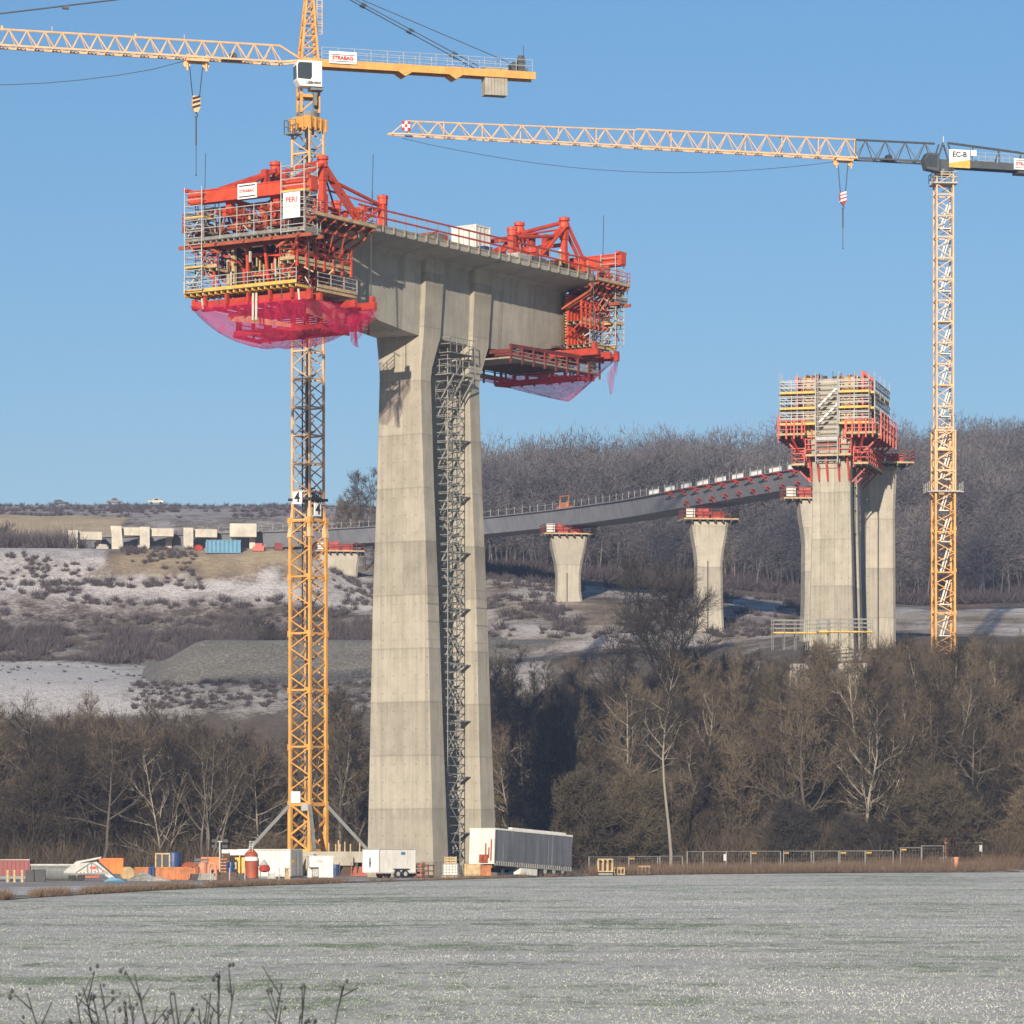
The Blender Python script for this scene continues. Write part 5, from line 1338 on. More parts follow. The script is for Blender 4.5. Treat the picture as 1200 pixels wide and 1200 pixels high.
for x in (-.48,-.05,.36): b.bar((x,-.43,0), (x,-.43,.55), .07)
b.build('slats', M['timber'], t)
def pallet_stack(px, D, n, w, m, l, rz=0, name='pallet_stack'):
    t = thing(name, l, 'pallet stack', at(px, D), R(rz))
    b = MB()
    for k in range(n):
        z = k*.15
        for j in range(5): b.box(-w/2+.0,w/2,-.4+j*.19,-.28+j*.19,z+.1,z+.13)
        for x in (-w/2+.08,0,w/2-.08): b.box(x-.06,x+.06,-.4,.48,z,z+.1)
    b.build('pallet', M[m], t); return t
pallet_stack(541, 286, 6, .8, 'galv_dark', 'dark stack of pallets between the tank and the beige crate')
b = MB(); b.box(-.6,.6,-.5,.5,.12,.95); 
for x in (-.5,0,.5): b.box(x-.06,x+.06,-.55,.55,0,.12); b.bar((x,-.52,.12), (x,-.52,.95), .08, .03)
b.box(-.64,.64,-.54,.54,.95,1.0); solo('wooden_crate', b, M['timber'], 'beige wooden crate on the ground left of the semi trailer front', 'crate', at(553,284), R(6))
b = MB(); b.box(-.4,.4,-.4,.4,.1,.7); b.box(-.3,.5,-.3,.3,.7,.9); solo('wooden_crate', b, M['orange_old'], 'small orange brown crate under the semi trailer front', 'crate', at(568,284), R(10))
b = MB(); b.loft([[(-.8,-.4,0),(.8,-.4,0),(.8,.4,0),(-.8,.4,0)],[(-.75,-.35,.5),(.6,-.35,.6),(.6,.35,.6),(-.75,.35,.5)],[(-.3,-.1,.75),(.2,-.1,.8),(.2,.1,.8),(-.3,.1,.75)]]); solo('tarpaulin_heap', b, M['bluetarp'], 'blue tarpaulin heap under the semi trailer', 'tarpaulin', (X(583,292),292,.45), R(40))
for k, (px, l) in enumerate(((499,'brown steel shutter rack left of the tank'),(508,'dark steel frame beside the tall pier foot'))):
    b = MB()
    for x in (-.4,0,.4): b.bar((x,0,0), (x,.1,1.2-.2*k), .09)
    for z in (.15,.5,.9): b.bar((-.5,0,z), (.5,0,z), .1)
    b.bar((-.5,.5,.05), (.5,.5,.05), .12); b.bar((-.4,0,.1), (-.4,.6,.05), .1); b.bar((.4,0,.1), (.4,.6,.05), .1)
    solo('steel_rack', b, M['ply' if k else 'rust'], l, 'rack', at(px-6,285), R(12*k))
# white cabin with a sign
t = thing('site_cabin', 'small white site cabin with a cut out corner and a red sign', 'cabin', at(375, 283), R(12))
b = MB(); W_ = 1.75; b.box(-W_*.1,W_*.5,-.6,.6,.06,1.6); b.box(-W_*.5,-W_*.1,-.6,.6,.82,1.6); b.box(-W_*.5,-W_*.1,.1,.6,.06,.82); b.box(-W_*.53,W_*.53,-.65,.65,1.6,1.66); b.build('wall', M['white'], t)
b = MB(); b.box(-.62,-.0-.2,-.5,.05,.12,.7); b.tube((-.5,-.52,.45), (-.5,-.5,.45), .15, n=12); b.build('generator', M['galv'], t)
b = MB(); b.box(-.42,.18,-.62,-.605,1.12,1.42); sg = b.build('sign_board', M['white_clean'], t)
b = MB()
for z in (1.16,1.37): b.box(-.38,.14,-.63,-.62,z-.012,z+.012)
b.build('stripe', M['letter_red'], sg)
text('STRABAG', .12, M['letter_red'], sg, (-.12,-.63,1.265), (R(90),0,0), bold=.004)
b = MB(); b.bar((0,0,0), (.5,.1,1.4), .14, .25); b.bar((.1,0,0), (.6,.1,1.3), .14, .2); solo('leaning_boards', b, M['timber'], 'pale boards leaning between the white container and the small cabin', 'boards', at(352,292), 0)
# long white container with grey doors
t = thing('storage_container', 'long white storage container with grey doors behind the red silo', 'container', at(317, 291), R(-24))
L = 4.4
b = MB(); n = 22
for k in range(n):
    x0 = -L/2+L*k/n; x1 = -L/2+L*(k+1)/n; d = .04*(k % 2); e = .04*((k+1) % 2)
    b.add([(x0,-1+d,.1),(x1,-1+e,.1),(x1,-1+e,2.05),(x0,-1+d,2.05)], [(0,1,2,3)])
b.box(-L/2,L/2,-.9,1,.1,2.1); b.box(-L/2-.04,L/2+.04,-1.04,1.04,2.1,2.16); b.build('wall', M['white'], t)
for k in (-1,1):
    b = MB(); b.box(L/2+.0,L/2+.05,min(.02*k,.95*k),max(.02*k,.95*k),.15,2.05); d = b.build('door', M['galv'], t)
    h = MB(); h.tube((L/2+.08,.3*k,.2), (L/2+.08,.3*k,2), .025); h.build('lock_rod', M['grey'], d)
b = MB(); b.box(L/2+.05,L/2+.07,-.7,-.3,1.1,1.4); b.build('warning_plate', M['board'], t)
t = thing('open_shed', 'open white roofed shed with yellow boards left of the red silo', 'shed', at(277, 288), R(-6))
b = MB(); b.box(-1.0,1.1,-.6,1,1.7,2.12); b.build('roof', M['white'], t)
b = MB(); b.box(-.1,1.0,.0,.1,0,1.7); b.box(.3,.36,-.5,.0,0,1.7); b.build('board_wall', M['board'], t)
for x in (-.95,1.0):
    b = MB(); b.box(x-.05,x+.05,-.55,-.45,0,1.7); b.build('post', M['timber'], t)
b = MB(); b.box(-.2,.5,-.9,-.75,.1,1.25); solo('door_panel', b, M['timber'], 'pale wooden panel standing in front of the open shed', 'panel', at(270,285), R(8))
# red silo
t = thing('silo', 'rust red cylindrical silo with a conical top and white band', 'silo', at(294.5, 281), 0)
b = MB(); b.lathe((0,0,0), [(.3,0),(.46,.02),(.48,.9),(.48,1.72),(.5,1.74),(.5,1.78),(.1,2.2),(.01,2.22)], 22); b.build('drum', M['rust'], t)
b = MB(); b.lathe((0,0,1.3), [(.49,0),(.495,.02),(.495,.26),(.49,.28)], 22); b.build('band', M['white_clean'], t)
b = MB()
for x in (-.12,.12): b.bar((x-.05,-.3,1.8), (x+.05,-.15,2.75), .035)
for k in range(5): b.bar((-.15,-.25,2.0+k*.17), (.15,-.25,2.0+k*.17), .03)
b.build('ladder', M['galv'], t)
t = thing('mixer_hopper', 'small red mixer drum under a grey funnel right of the silo', 'mixer', at(310, 281), 0)
b = MB(); b.lathe((0,0,.45), [(.1,0),(.38,.1),(.42,.3),(.3,.5),(.1,.55)], 16); b.build('drum', M['red'], t)
b = MB(); b.lathe((-.05,.2,.85), [(.42,0),(.4,.05),(.02,.55)], 16); b.build('funnel', M['galv'], t)
b = MB()
for x in (-.3,.3): b.bar((x,-.2,0), (x,0,.6), .08)
b.box(-.4,.4,-.3,.3,0,.12); b.build('stand', M['grey'], t)
# light mast
t = thing('light_mast', 'mobile light mast with four floodlights between orange containers', 'light mast', at(257.5, 279), 0)
b = MB(); b.tube((0,0,.3), (0,0,2.75), .06); b.bar((-.4,0,2.7), (.4,0,2.7), .07); b.build('mast', M['galv'], t)
for x in (-.38,.38):
    for z in (2.35,2.75): q = MB(); q.box(x-.2,x+.2,-.12,.1,z-.11,z+.11); q.build('floodlight', M['dark'], t)
b = MB(); b.box(-.45,.45,-.4,.4,.1,.35); b.build('base', M['conc_plain'], t)
# orange bins, rusty vessels
def skip(name, label, px, D, rz, L, W_, H, mat, taper=.12, ribs=4, rim=True, z=0):
    t = thing(name, label, 'skip', (at(px,D)[0], D, at(px,D)[2]+z), R(rz)); b = MB(); k = 1-taper
    b.loft([[(-L/2*k,-W_/2*k,0),(L/2*k,-W_/2*k,0),(L/2*k,W_/2*k,0),(-L/2*k,W_/2*k,0)],[(-L/2,-W_/2,H),(L/2,-W_/2,H),(L/2,W_/2,H),(-L/2,W_/2,H)]]); b.build('tub', M[mat], t)
    b = MB()
    if rim:
        for y in (-W_/2,W_/2): b.bar((-L/2,y,H), (L/2,y,H), .1, .12)
        for x in (-L/2,L/2): b.bar((x,-W_/2,H), (x,W_/2,H), .1, .12)
    for j in range(ribs+1): x = -L/2+L*j/ribs; b.bar((x*k,-W_/2*k-.03,.02), (x,-W_/2-.03,H), .09, .07)
    b.build('rib', M[mat], t); return t
skip('skip', 'bright orange tipping skip raised behind the grey tarpaulin trailer', 130, 262, 8, 1.55, 1.3, 1.0, 'orange', .06, 3, z=.45)
skip('skip', 'long low rusty orange skip in the middle of the yard', 192, 268, 2, 3.9, 1.5, .82, 'orange_old', .02, 7)
skip('skip', 'yellow orange bin behind the light mast', 252, 290, 0, 1.9, 1.4, 1.5, 'orange', .05, 3)
skip('skip', 'rusty orange box right of the long low skip', 220, 266, 4, 1.0, 1.0, .75, 'orange_old', .05, 2)
t = thing('pressure_vessel', 'pale orange upright vessel with a pipe arch beside the light mast', 'vessel', at(243, 276), 0)
b = MB(); b.lathe((-.35,0,0), [(.1,0),(.33,.05),(.33,1.0),(.2,1.2),(.02,1.25)], 16); b.build('vessel', M['terracotta'], t)
b = MB(); b.path([(.1,0,0),(.1,0,.9),(.2,0,1.1),(.4,0,1.15),(.55,0,1.0),(.6,0,.5),(.6,0,0)], .13, 10); b.build('pipe', M['terracotta'], t)
b = MB(); b.box(-.6,.7,-.3,.3,-.02,.08); b.build('base', M['rust'], t)
t = thing('pressure_vessel', 'small orange drum vessel left of the upright vessel', 'vessel', at(229, 272), 0)
b = MB(); b.lathe((0,0,0), [(.2,0),(.3,.05),(.3,.85),(.1,1.0),(.01,1.02)], 14); b.bar((-.4,-.2,0), (-.4,-.2,.7), .1); b.bar((.4,-.2,0), (.4,-.2,.7), .1); b.build('vessel', M['orange_old'], t)
for px, l in ((262,'dark blue tall drum right of the light mast'),):
    b = MB(); b.lathe((0,0,0), [(.01,0),(.3,0),(.32,.4),(.3,.42),(.32,.9),(.3,1.2),(.01,1.22)], 14); solo('drum', b, M['bluetarp'], l, 'drum', at(270,282), 0)
# dark frame hut and tank in the yard
t = thing('frame_hut', 'black open site hut with pale frame posts behind the long rusty skip', 'hut', at(193, 284), 0)
b = MB(); b.box(-.55,.35,-.4,.5,.1,1.75); b.build('wall', M['dark'], t); b = MB()
for x in (-.62,-.15,.4): b.box(x-.05,x+.05,-.5,-.4,0,1.85)
b.box(-.67,.45,-.52,-.4,1.75,1.87); b.build('frame', M['timber'], t)
b = MB(); b.lathe((0,0,0), [(.01,0),(.52,0),(.54,.6),(.52,.62),(.54,1.2),(.52,1.88),(.3,1.95),(.01,1.97)], 18); solo('water_tank', b, M['bluetarp'], 'dark blue cylindrical tank beside the black hut', 'tank', at(203.5,284), 0, smooth=False)
pallet_stack(214, 278, 4, 1.8, 'timber', 'wide stack of pale boards on the right of the dark blue tank')
# left end of the yard
t = thing('storage_container', 'long maroon container cut by the left edge of the yard', 'container', at(8, 262), R(-3))
L = 3.4; b = MB(); b.box(-L/2,L/2,-.7,.7,.32,1.32); b.box(-L/2,L/2,-.72,.72,1.32,1.38)
for k in range(12): b.bar((-L/2+.1+k*.29,-.73,.35), (-L/2+.1+k*.29,-.73,1.3), .05)
b.build('body', M['maroon'], t); b = MB(); b.box(-L/2,L/2,-.74,.7,1.385,1.43); b.build('snowy_lid', M['conc_white'], t)
b = MB(); b.bar((-L/2,-.6,.2), (L/2,-.6,.2), .2, .2); b.bar((-L/2,.6,.2), (L/2,.6,.2), .2, .2)
for x in (-.8,.2,1.2): b.bar((x,-.7,-.06), (x,.7,-.06), .3, .24)
b.build('skid', M['grey'], t)
for px, l in ((9,'pale wooden post left of its twin by the maroon container'),(17,'short pale post by the middle of the maroon container'),(26,'pale wooden post right of its twin by the maroon container')):
    b = MB(); b.box(-.07,.07,-.07,.07,-.2,.75); b.box(-.09,.09,-.09,.09,.72,.77); solo('marker_post', b, M['timber'], l, 'post', at(px, 246), 0)
b = MB(); b.box(-.65,-.1,-.4,.4,0,.75); b.box(-.05,.62,-.35,.4,0,.8); b.box(.1,.5,-.37,-.35,.35,.5); b.bar((-.7,-.3,.4), (-.1,-.42,.8), .08); solo('generator_box', b, M['dark'], 'low black machine boxes in front of the grey half pipe', 'machine', at(42,250), R(4))
t = thing('half_pipe', 'long grey half round trough lying on the ground left of the tarpaulin trailer', 'trough', at(63, 262), R(-3)); b = MB()
pf = [(.62*math.cos(R(a)), .62+.62*math.sin(R(a))) for a in range(180,361,15)]+[(.66,.7),(.66,.78),(-.66,.78),(-.66,.7)]
b.prism([(y, z*1.35) for y, z in pf], 'x', -1.75, 1.75); b.build('trough', M['grey'], t); b = MB()
for y in (-.68,.68): b.bar((-1.8,y,1.06), (1.8,y,1.06), .08, .1)
b.build('rim', M['galv'], t)
t = thing('tipping_trailer', 'grey low trailer with sloping tarpaulin sides and red and white markings', 'trailer', at(107, 254), R(-2))
b = MB(); b.prism([(-1.75,.55),(-1.1,1.15),(.45,1.28),(1.75,.15),(1.4,.12),(.9,.45),(-1.3,.4)], 'y', -.65, .7); b.prism([(-1.8,.6),(-.9,1.32),(.75,1.62),(.7,1.5),(-.7,1.2),(-1.2,.6)], 'y', -.5, .6); b.build('body', M['galv'], t)
b = MB(); b.bar((-.95,-.68,.55), (.1,-.68,1.25), .07); b.bar((.1,-.68,1.25), (1.2,-.68,.5), .07); b.bar((.1,-.68,.5), (.1,-.68,1.25), .07); b.bar((-.15,-.68,.55), (-.15,-.68,1.1), .07); b.bar((.5,-.68,.55), (.5,-.68,1.05), .07); b.bar((-1.75,-.68,.5), (1.0,-.68,.5), .12, .1); b.build('frame', M['grey'], t)
b = MB()
for k in range(6): b.box(-.9+k*.12,-.79+k*.12,-.73,-.7,.52,.6, k % 2)
for k in range(5): b.box(.3+k*.12,.41+k*.12,-.73,-.7,.6,.68, k % 2)
b.box(.02,.42,-.72,-.69,.82,.98,0); b.build('warning_stripe', [M['letter_red'], M['white_clean']], t)
for x in (-1.2,-.6):
    w = MB(); w.tube((x,-.6,.25), (x,-.4,.25), .25, n=14); w.build('wheel', M['black'], t)
b = MB(); b.loft([[(-.7,-.3,0),(.8,-.3,0),(.8,.3,0),(-.7,.3,0)],[(-.2,-.2,.3),(.5,-.2,.15),(.5,.2,.15),(-.2,.2,.3)]]); solo('tarpaulin_heap', b, M['blue'], 'pale blue tarpaulin on the ground at the end of the grey trailer', 'tarpaulin', at(134,250), 0)
def heap(name, label, px, D, w, h, mat, seed):
    b = MB(); rg = random.Random(seed); loops = []; n = 18
    for k in range(6):
        f = k/5; loops.append([(w/2*(1-f**1.3)*math.cos(2*math.pi*i/n)*(1+.15*rg.uniform(-1,1)), .5*(1-f)*math.sin(2*math.pi*i/n)*(1+.15*rg.uniform(-1,1)), h*f*(1+.12*rg.uniform(-1,1))) for i in range(n)])
    b.loft(loops); solo(name, b, mat, label, 'heap', at(px, D), 0)
heap('rubble_heap', 'grey rubble heap in front of the long rusty skip', 168, 256, 2.4, .6, M['galv_dark'], 1)
heap('sand_heap', 'flat pale heap at the right end of the rubble', 186, 252, 1.6, .3, M['conc_plain'], 2)
for k, (px, D, w, h, m, l) in enumerate(((243,262,1.3,.5,'galv_dark','dark bundle of steel on the ground under the light mast'),(268,260,1.6,.6,'ply','stacked brown shutter boards left of the red silo'),(283,259,.9,.4,'dark','black machine part at the foot of the red silo'),(318,274,.6,.45,'galv','grey box at the foot of the long white container'),(336,274,.4,.9,'timber','leaning yellow board at the grey container doors'),(228,262,.8,.45,'dark','dark pump set on the ground beside the rusty skip'))):
    b = MB()
    for j in range(4): b.bar((-w/2+.05*j,-.2+.1*j,.08+h*.24*j), (w/2-.04*j,-.2+.08*j,.08+h*.22*j), .22, h*.22)
    b.bar((-w*.4,-.25,0), (-w*.4,-.25,h), .06); b.bar((w*.3,-.25,0), (w*.35,-.25,h*1.1), .06)
    solo('yard_item', b, M[m], l, 'site equipment', at(px, D), R(3*k))
for px in (247,269,287,327):
    b = MB(); b.tube((0,0,-.2), (0,0,.85), .04, n=6); b.tube((0,0,.85), (0,0,.88), .055, n=6)
    solo('marker_stake', b, M['galv'], {247:'thin grey stake under the light mast',269:'thin grey stake between the shed and the light mast',287:'thin grey stake left of the red silo',327:'thin grey stake in front of the long white container'}[px], 'stake', at(px, 256), 0)

def cable_drum(px, D, r, l, mat='timber'):
    t = thing('cable_drum', l, 'cable drum', at(px, D), R(20))
    for y in (-.3,.3): b = MB(); b.tube((0,y-.04,r), (0,y+.04,r), r, n=18); b.build('flange', M[mat], t)
    b = MB(); b.tube((0,-.26,r), (0,.26,r), r*.7, n=16); b.build('cable', M['black'], t)
cable_drum(149, 270, .45, 'wooden cable drum between the bright orange skip and the long rusty skip'); cable_drum(222, 284, .6, 'dark cable drum standing behind the rusty orange box', 'rust')
for px, D, w, h, m, l in ((164,276,1.6,.8,'ply','dark heap of shutter boards behind the long rusty skip at its left end'),(236,286,1.1,1.5,'darkgrey','dark grey pump cabinet behind the pale orange vessel'),(263,286,.8,1.9,'ply','narrow dark board rack left of the open shed'),(100,285,2.2,.9,'rust','brown steel stack behind the grey trailer'),(72,288,1.8,.8,'ply','dark timber stack behind the grey trough'),(345,296,.9,1.2,'galv_dark','grey crate stack between the container doors and the crane slab'),(490,292,1.0,1.1,'dark','black hose rack behind the white enclosed trailer')):
    b = MB(); n = max(3, int(h/.22))
    for j in range(n): o_ = .04*math.sin(j*2.1+px); b.box(-w/2+o_, w/2+o_*.5, -.35, .35, h*j/n+.02, h*(j+.8)/n)
    for x in (-w*.42, w*.42): b.bar((x,-.4,0), (x,-.4,h*1.08), .06)
    solo('material_stack', b, M[m], l, 'stack', at(px, D), R(4))
for px, D, l in ((176,262,'blue grey gas bottle left of its twin by the long rusty skip'),(180,262,'blue grey gas bottle right of its twin by the long rusty skip')):
    b = MB(); b.lathe((0,0,0), [(.01,0),(.13,.02),(.13,.8),(.06,.95),(.04,1.0),(.04,1.1),(.01,1.11)], 12); solo('gas_bottle', b, M['bluetarp'], l, 'gas bottle', at(px, D), 0)
# ------------------------------------------------------------------ mesh fence at the far edge of the field
def fence_panel(px0, px1, D0, D1_, h, label, sign_on=None):
    x0, x1 = X(px0,D0), X(px1,D1_); z0, z1 = gz(x0,D0), gz(x1,D1_)
    L = math.hypot(x1-x0, D1_-D0); t = thing('fence_panel', label, 'fence', (x0,D0,min(z0,z1)), math.atan2(D1_-D0,x1-x0), 'temporary mesh fence panels along the wood')
    b = MB(); 
    for x in (.03,L-.03): b.tube((x,0,-.1), (x,0,h), .05, n=6)
    for z in (.15,h-.02): b.bar((.05,0,z), (L-.05,0,z), .06)
    b.build('frame', M['galv_dark'], t)
    b = MB(); n = int(L/.3)
    for k in range(1,n): b.bar((L*k/n,0,.15), (L*k/n,0,h), .008)
    for k in range(1,5): b.bar((.03,0,.15+k*h/5.2), (L-.03,0,.15+k*h/5.2), .008)
    b.build('mesh', M['galv_dark'], t)
    b = MB(); b.box(-.25,.25,-.15,.15,-.1,.12); b.build('foot', M['conc_plain'], t)
    if sign_on == 'y':
        q = MB(); q.box(.1,.62,-.06,-.03,h-.25,h-.12); q.build('warning_plate', M['board'], t)
    if sign_on == 'w':
        q = MB(); q.box(L-.35,L-.05,-.06,-.03,h-.8,h-.25); q.build('notice_board', M['white_clean'], t)
fp = [(690,737,'','fence panel nearest the semi trailer, low and partly hidden by weeds'),(737,771,'y','fence panel with a yellow plate left of the tall thin trunk'),(773,800,'','fence panel just left of the tall thin trunk'),(805,824,'','narrow leaning fence panel right of the tall thin trunk'),(824,851,'w','fence panel carrying a white notice'),(851,880,'','fence panel right of the white notice'),(880,915,'y','fence panel left of the double post with yellow plates'),
      (918,951,'y','fence panel right of the double post with yellow plates'),(953,983,'','fence panel in the middle of the right fence line'),(984,1014,'y','fence panel with a yellow plate, left of the fence gap'),(1014,1047,'y','last fence panel left of the fence gap'),(1055,1080,'y','fence panel right of the fence gap'),(1080,1106,'','fence panel left of the taller clay pipe'),(1124,1151,'w','last fence panel at the right, beyond the shorter clay pipe')]
for a, c, s_, l in fp:
    Da, Dc = edge(a)+9, edge(c)+9
    fence_panel(a, c, Da, Dc, 1.85 if a > 800 else 1.5, l, s_)
for px, h, D, l in ((1108,1.65,336,'taller clay orange pipe standing on a concrete block'),(1120.5,1.4,330,'shorter clay orange pipe standing at the fence')):
    x = X(px,D); t = thing('standpipe', l, 'pipe', (x,D,gz(x,D)), 0)
    z = .5 if px < 1110 else -.1
    b = MB(); b.lathe((0,0,z), [(.2,0),(.2,h-.25),(.24,h-.22),(.24,h),(.2,h),(.2,h-.05),(.02,h-.06)], 16); b.build('pipe', M['terracotta'], t)
    if px < 1110: b = MB(); b.box(-.55,.62,-.4,.5,-.2,.5); b.build('block', M['conc_plain'], t)
b = MB(); b.lathe((0,0,0), [(.05,0),(.28,.05),(.3,.2),(.15,.38),(.01,.4)], 10); solo('white_sack', b, M['white_clean'], 'small white sack lying at the field edge below the fence', 'sack', at(1034, 329), 0)
for px, D, w, h, l in ((709,300,1.1,1.0,'tall timber cage right of the semi trailer'),(725,302,.8,.55,'low timber rack between two cages right of the semi trailer'),(754,306,.9,.65,'small timber cage near the tall thin trunk')):
    t = thing('timber_cage', l, 'cage', (at(px,D)[0],D,at(px,D)[2]+(.25 if h > .9 else 0)), R(5))
    b = MB()
    for x in (-w/2,-w/6,w/6,w/2):
        for y in (-.4,.4): b.bar((x,y,0), (x,y,h), .08)
    for z in (.05,h):
        for y in (-.4,.4): b.bar((-w/2,y,z), (w/2,y,z), .09)
        for x in (-w/2,w/2): b.bar((x,-.4,z), (x,.4,z), .09)
    b.build('bars', M['timber'], t); b = MB(); b.box(-w/2,w/2,-.4,.4,-.25 if h > .9 else 0,-.08 if h > .9 else .1); b.build('base', M['galv_dark'], t)

# vehicles on the ridge
def car(name, label, px, D, rz, mat, pickup):
    x = X(px,D); t = thing(name, label, 'pickup' if pickup else 'car', (x,D,gz(x,D)+.15), rz)
    prof = [(-2.3,.45),(-2.3,1.05),(-1.0,1.1),(-.6,1.75),(.7,1.8),(1.25,1.15),(2.3,1.0),(2.35,.45)] if pickup else [(-2.2,.4),(-2.2,1.0),(-1.9,1.5),(-.2,1.6),(.9,1.0),(2.1,.9),(2.2,.4)]
    b = MB(); b.prism(prof, 'y', -.9, .9); b.build('body', mat, t)
    b = MB(); b.prism([(-.5,1.15),(-.4,1.65),(.6,1.68),(1.0,1.15)] if pickup else [(-1.7,1.05),(-1.6,1.4),(-.2,1.5),(.6,1.05)], 'y', -.93, .93); b.build('window', M['glass'], t)
    for x in (-1.4,1.45):
        for y in (-.8,.8): w = MB(); w.tube((x,y-.12,.36), (x,y+.12,.36), .36, n=14); w.build('wheel', M['black'], t)
car('parked_car', 'dark car half hidden on the far left ridge', 72, 1152, 0, M['dark'], False)
car('pickup_truck', 'dark pickup truck between two other vehicles on the far left ridge', 134, 1151, R(2), M['darkgrey'], True)
car('pickup_truck', 'pale pickup truck, right hand vehicle on the far left ridge', 183, 1150, R(-3), M['conc_white'], True)
# thin posts on the slopes
for k, (px, y, D, h) in enumerate(((178,592,1152,12),(340,590,1150,2),)):
    pass
# ------------------------------------------------------------------ bare trees
def tree_arrays(seed, H, r0, spread, nlimb, cs, up, stems=1, dens=1.0, tw=.036, lean=.0, nsub=6, ntw=6):
    g = np.random.default_rng(seed); segs = []; tris = []
    def unit(v): return v/ (np.linalg.norm(v)+1e-9)
    def twigs(p, d, L, n):
        for _ in range(n):
            dd = unit(d + g.normal(0,.55,3) + np.array([0,0,.25*up])); l = L*g.uniform(.5,1.1)
            side = unit(np.cross(dd, g.normal(0,1,3)))*tw*.5
            tris.append((p-side, p+side, p+dd*l))
            for k in range(3):
                f = g.uniform(.25,.9); q = p+dd*l*f; d2 = unit(dd+g.normal(0,.6,3)); l2 = l*g.uniform(.35,.65)
                s2 = unit(np.cross(d2, g.normal(0,1,3)))*tw*.38
                tris.append((q-s2, q+s2, q+d2*l2))
    for st in range(stems):
        az0 = g.uniform(0,6.28); ln = lean if stems == 1 else g.uniform(.08,.32)
        Hs = H*g.uniform(.78,1.0) if stems > 1 else H
        p = np.array([g.normal(0,.15) if stems > 1 else 0., g.normal(0,.15) if stems > 1 else 0., -.4]); d = unit(np.array([math.cos(az0)*ln, math.sin(az0)*ln, 1.]))
        K = 9; pts = [p]; rs = [r0 if stems == 1 else r0*.7]
        for k in range(K):
            d = unit(d + g.normal(0,.07,3) + np.array([0,0,.08])); p = p+d*(Hs*.92/K); pts.append(p); rs.append(max(.025, rs[0]*(1-.93*(k+1)/K)))
        for k in range(K): segs.append((pts[k], pts[k+1], rs[k], rs[k+1]))
        nl = max(3, int(nlimb/ (stems**.5)))
        az = g.uniform(0,6.28)
        for i in range(nl):
            f = cs+(1-cs)*(i+.5)/nl*.98; kk = min(K-1, int(f*K)); w = f*K-kk
            b0 = pts[kk]*(1-w)+pts[kk+1]*w; rb = max(.02, rs[kk]*.55); az += 2.4+g.normal(0,.4)
            el = up*(.55+.6*f)+g.normal(0,.12); dl = unit(np.array([math.cos(az)*math.cos(el), math.sin(az)*math.cos(el), math.sin(el)]))
            L = Hs*spread*(1.1-.75*f)*g.uniform(.7,1.2)
            q = b0; lp = [q]; 
            for k in range(4):
                dl = unit(dl+g.normal(0,.14,3)+np.array([0,0,.09*up])); q = q+dl*L/4; lp.append(q)
                segs.append((lp[k], lp[k+1], rb*(1-.22*k), rb*(1-.22*(k+1))+.006))
                for _ in range(max(1, int(nsub*dens/4+g.random()))):
                    d1 = unit(dl+g.normal(0,.5,3)+np.array([0,0,.15*up])); l1 = L*g.uniform(.25,.5); e = lp[k]*(1-.5)+lp[k+1]*.5; r1 = max(.014, rb*.35)
                    m = e+d1*l1*.5; d1b = unit(d1+g.normal(0,.2,3)+np.array([0,0,.1*up])); en = m+d1b*l1*.5
                    segs.append((e, m, r1, r1*.75)); segs.append((m, en, r1*.75, r1*.4))
                    for c, dc in ((m, d1),(en, d1b),((m+en)/2, d1b)): twigs(c, dc, .14*H*spread+.55, max(1, int(ntw*dens/3+g.random())))
            twigs(q, dl, .14*H*spread+.5, int(3*dens)+1)
        twigs(pts[-1], d, .9, int(6*dens)+2)
    return segs, np.array(tris)
def wood_arrays(segs, n=5):
    P = np.array([s[0] for s in segs]); Q = np.array([s[1] for s in segs]); r = np.array([[s[2], s[3]] for s in segs])
    d = Q-P; d /= np.linalg.norm(d, axis=1)[:,None]+1e-9
    ref = np.where(np.abs(d[:,2:3]) > .9, np.array([[1.,0,0]]), np.array([[0,0,1.]]))
    a = np.cross(d, ref); a /= np.linalg.norm(a, axis=1)[:,None]; b = np.cross(d, a)
    t = 2*np.pi*np.arange(n)/n; ring = a[:,None]*np.cos(t)[None,:,None]+b[:,None]*np.sin(t)[None,:,None]
    V = np.stack([P[:,None]+ring*r[:,0,None,None], Q[:,None]+ring*r[:,1,None,None]], 1).reshape(-1,3)
    base = np.arange(len(segs))[:,None]*2*n; i = np.arange(n)[None]; j = (i+1) % n
    F4 = np.stack([base+i, base+j, base+n+j, base+n+i], -1).reshape(-1,4)
    return V, F4
def tri_arrays(T): return T.reshape(-1,3), np.arange(len(T)*3).reshape(-1,3)
def make_tree(name, label, group, seed, twm='twig', bkm='bark', **kw):
    segs, T = tree_arrays(seed, **kw); t = thing(name, label, 'tree', (0,0,0), 0, group)
    V, Q = wood_arrays(segs); w = raw_mesh('trunk', V, Q, M[bkm], t); w.data.polygons.foreach_set('use_smooth', [True]*len(Q))
    V, Q = tri_arrays(T); raw_mesh('crown', V, Q, M[twm], t); return t
LB = {'left': 'bare grey brown tree in the winter wood left of the crane mast',
      'gap': 'bare tree in the strip of wood between the crane mast and the tall pier',
      'mid': 'bare tree on the dark slope just right of the tall pier',
      'right': 'bare tree in the dense winter wood on the slope at right'}
GB = {'left': 'trees of the wood left of the crane', 'gap': 'trees between crane and pier', 'mid': 'trees on the dark slope beside the pier', 'right': 'trees of the wood at right'}
protos = []
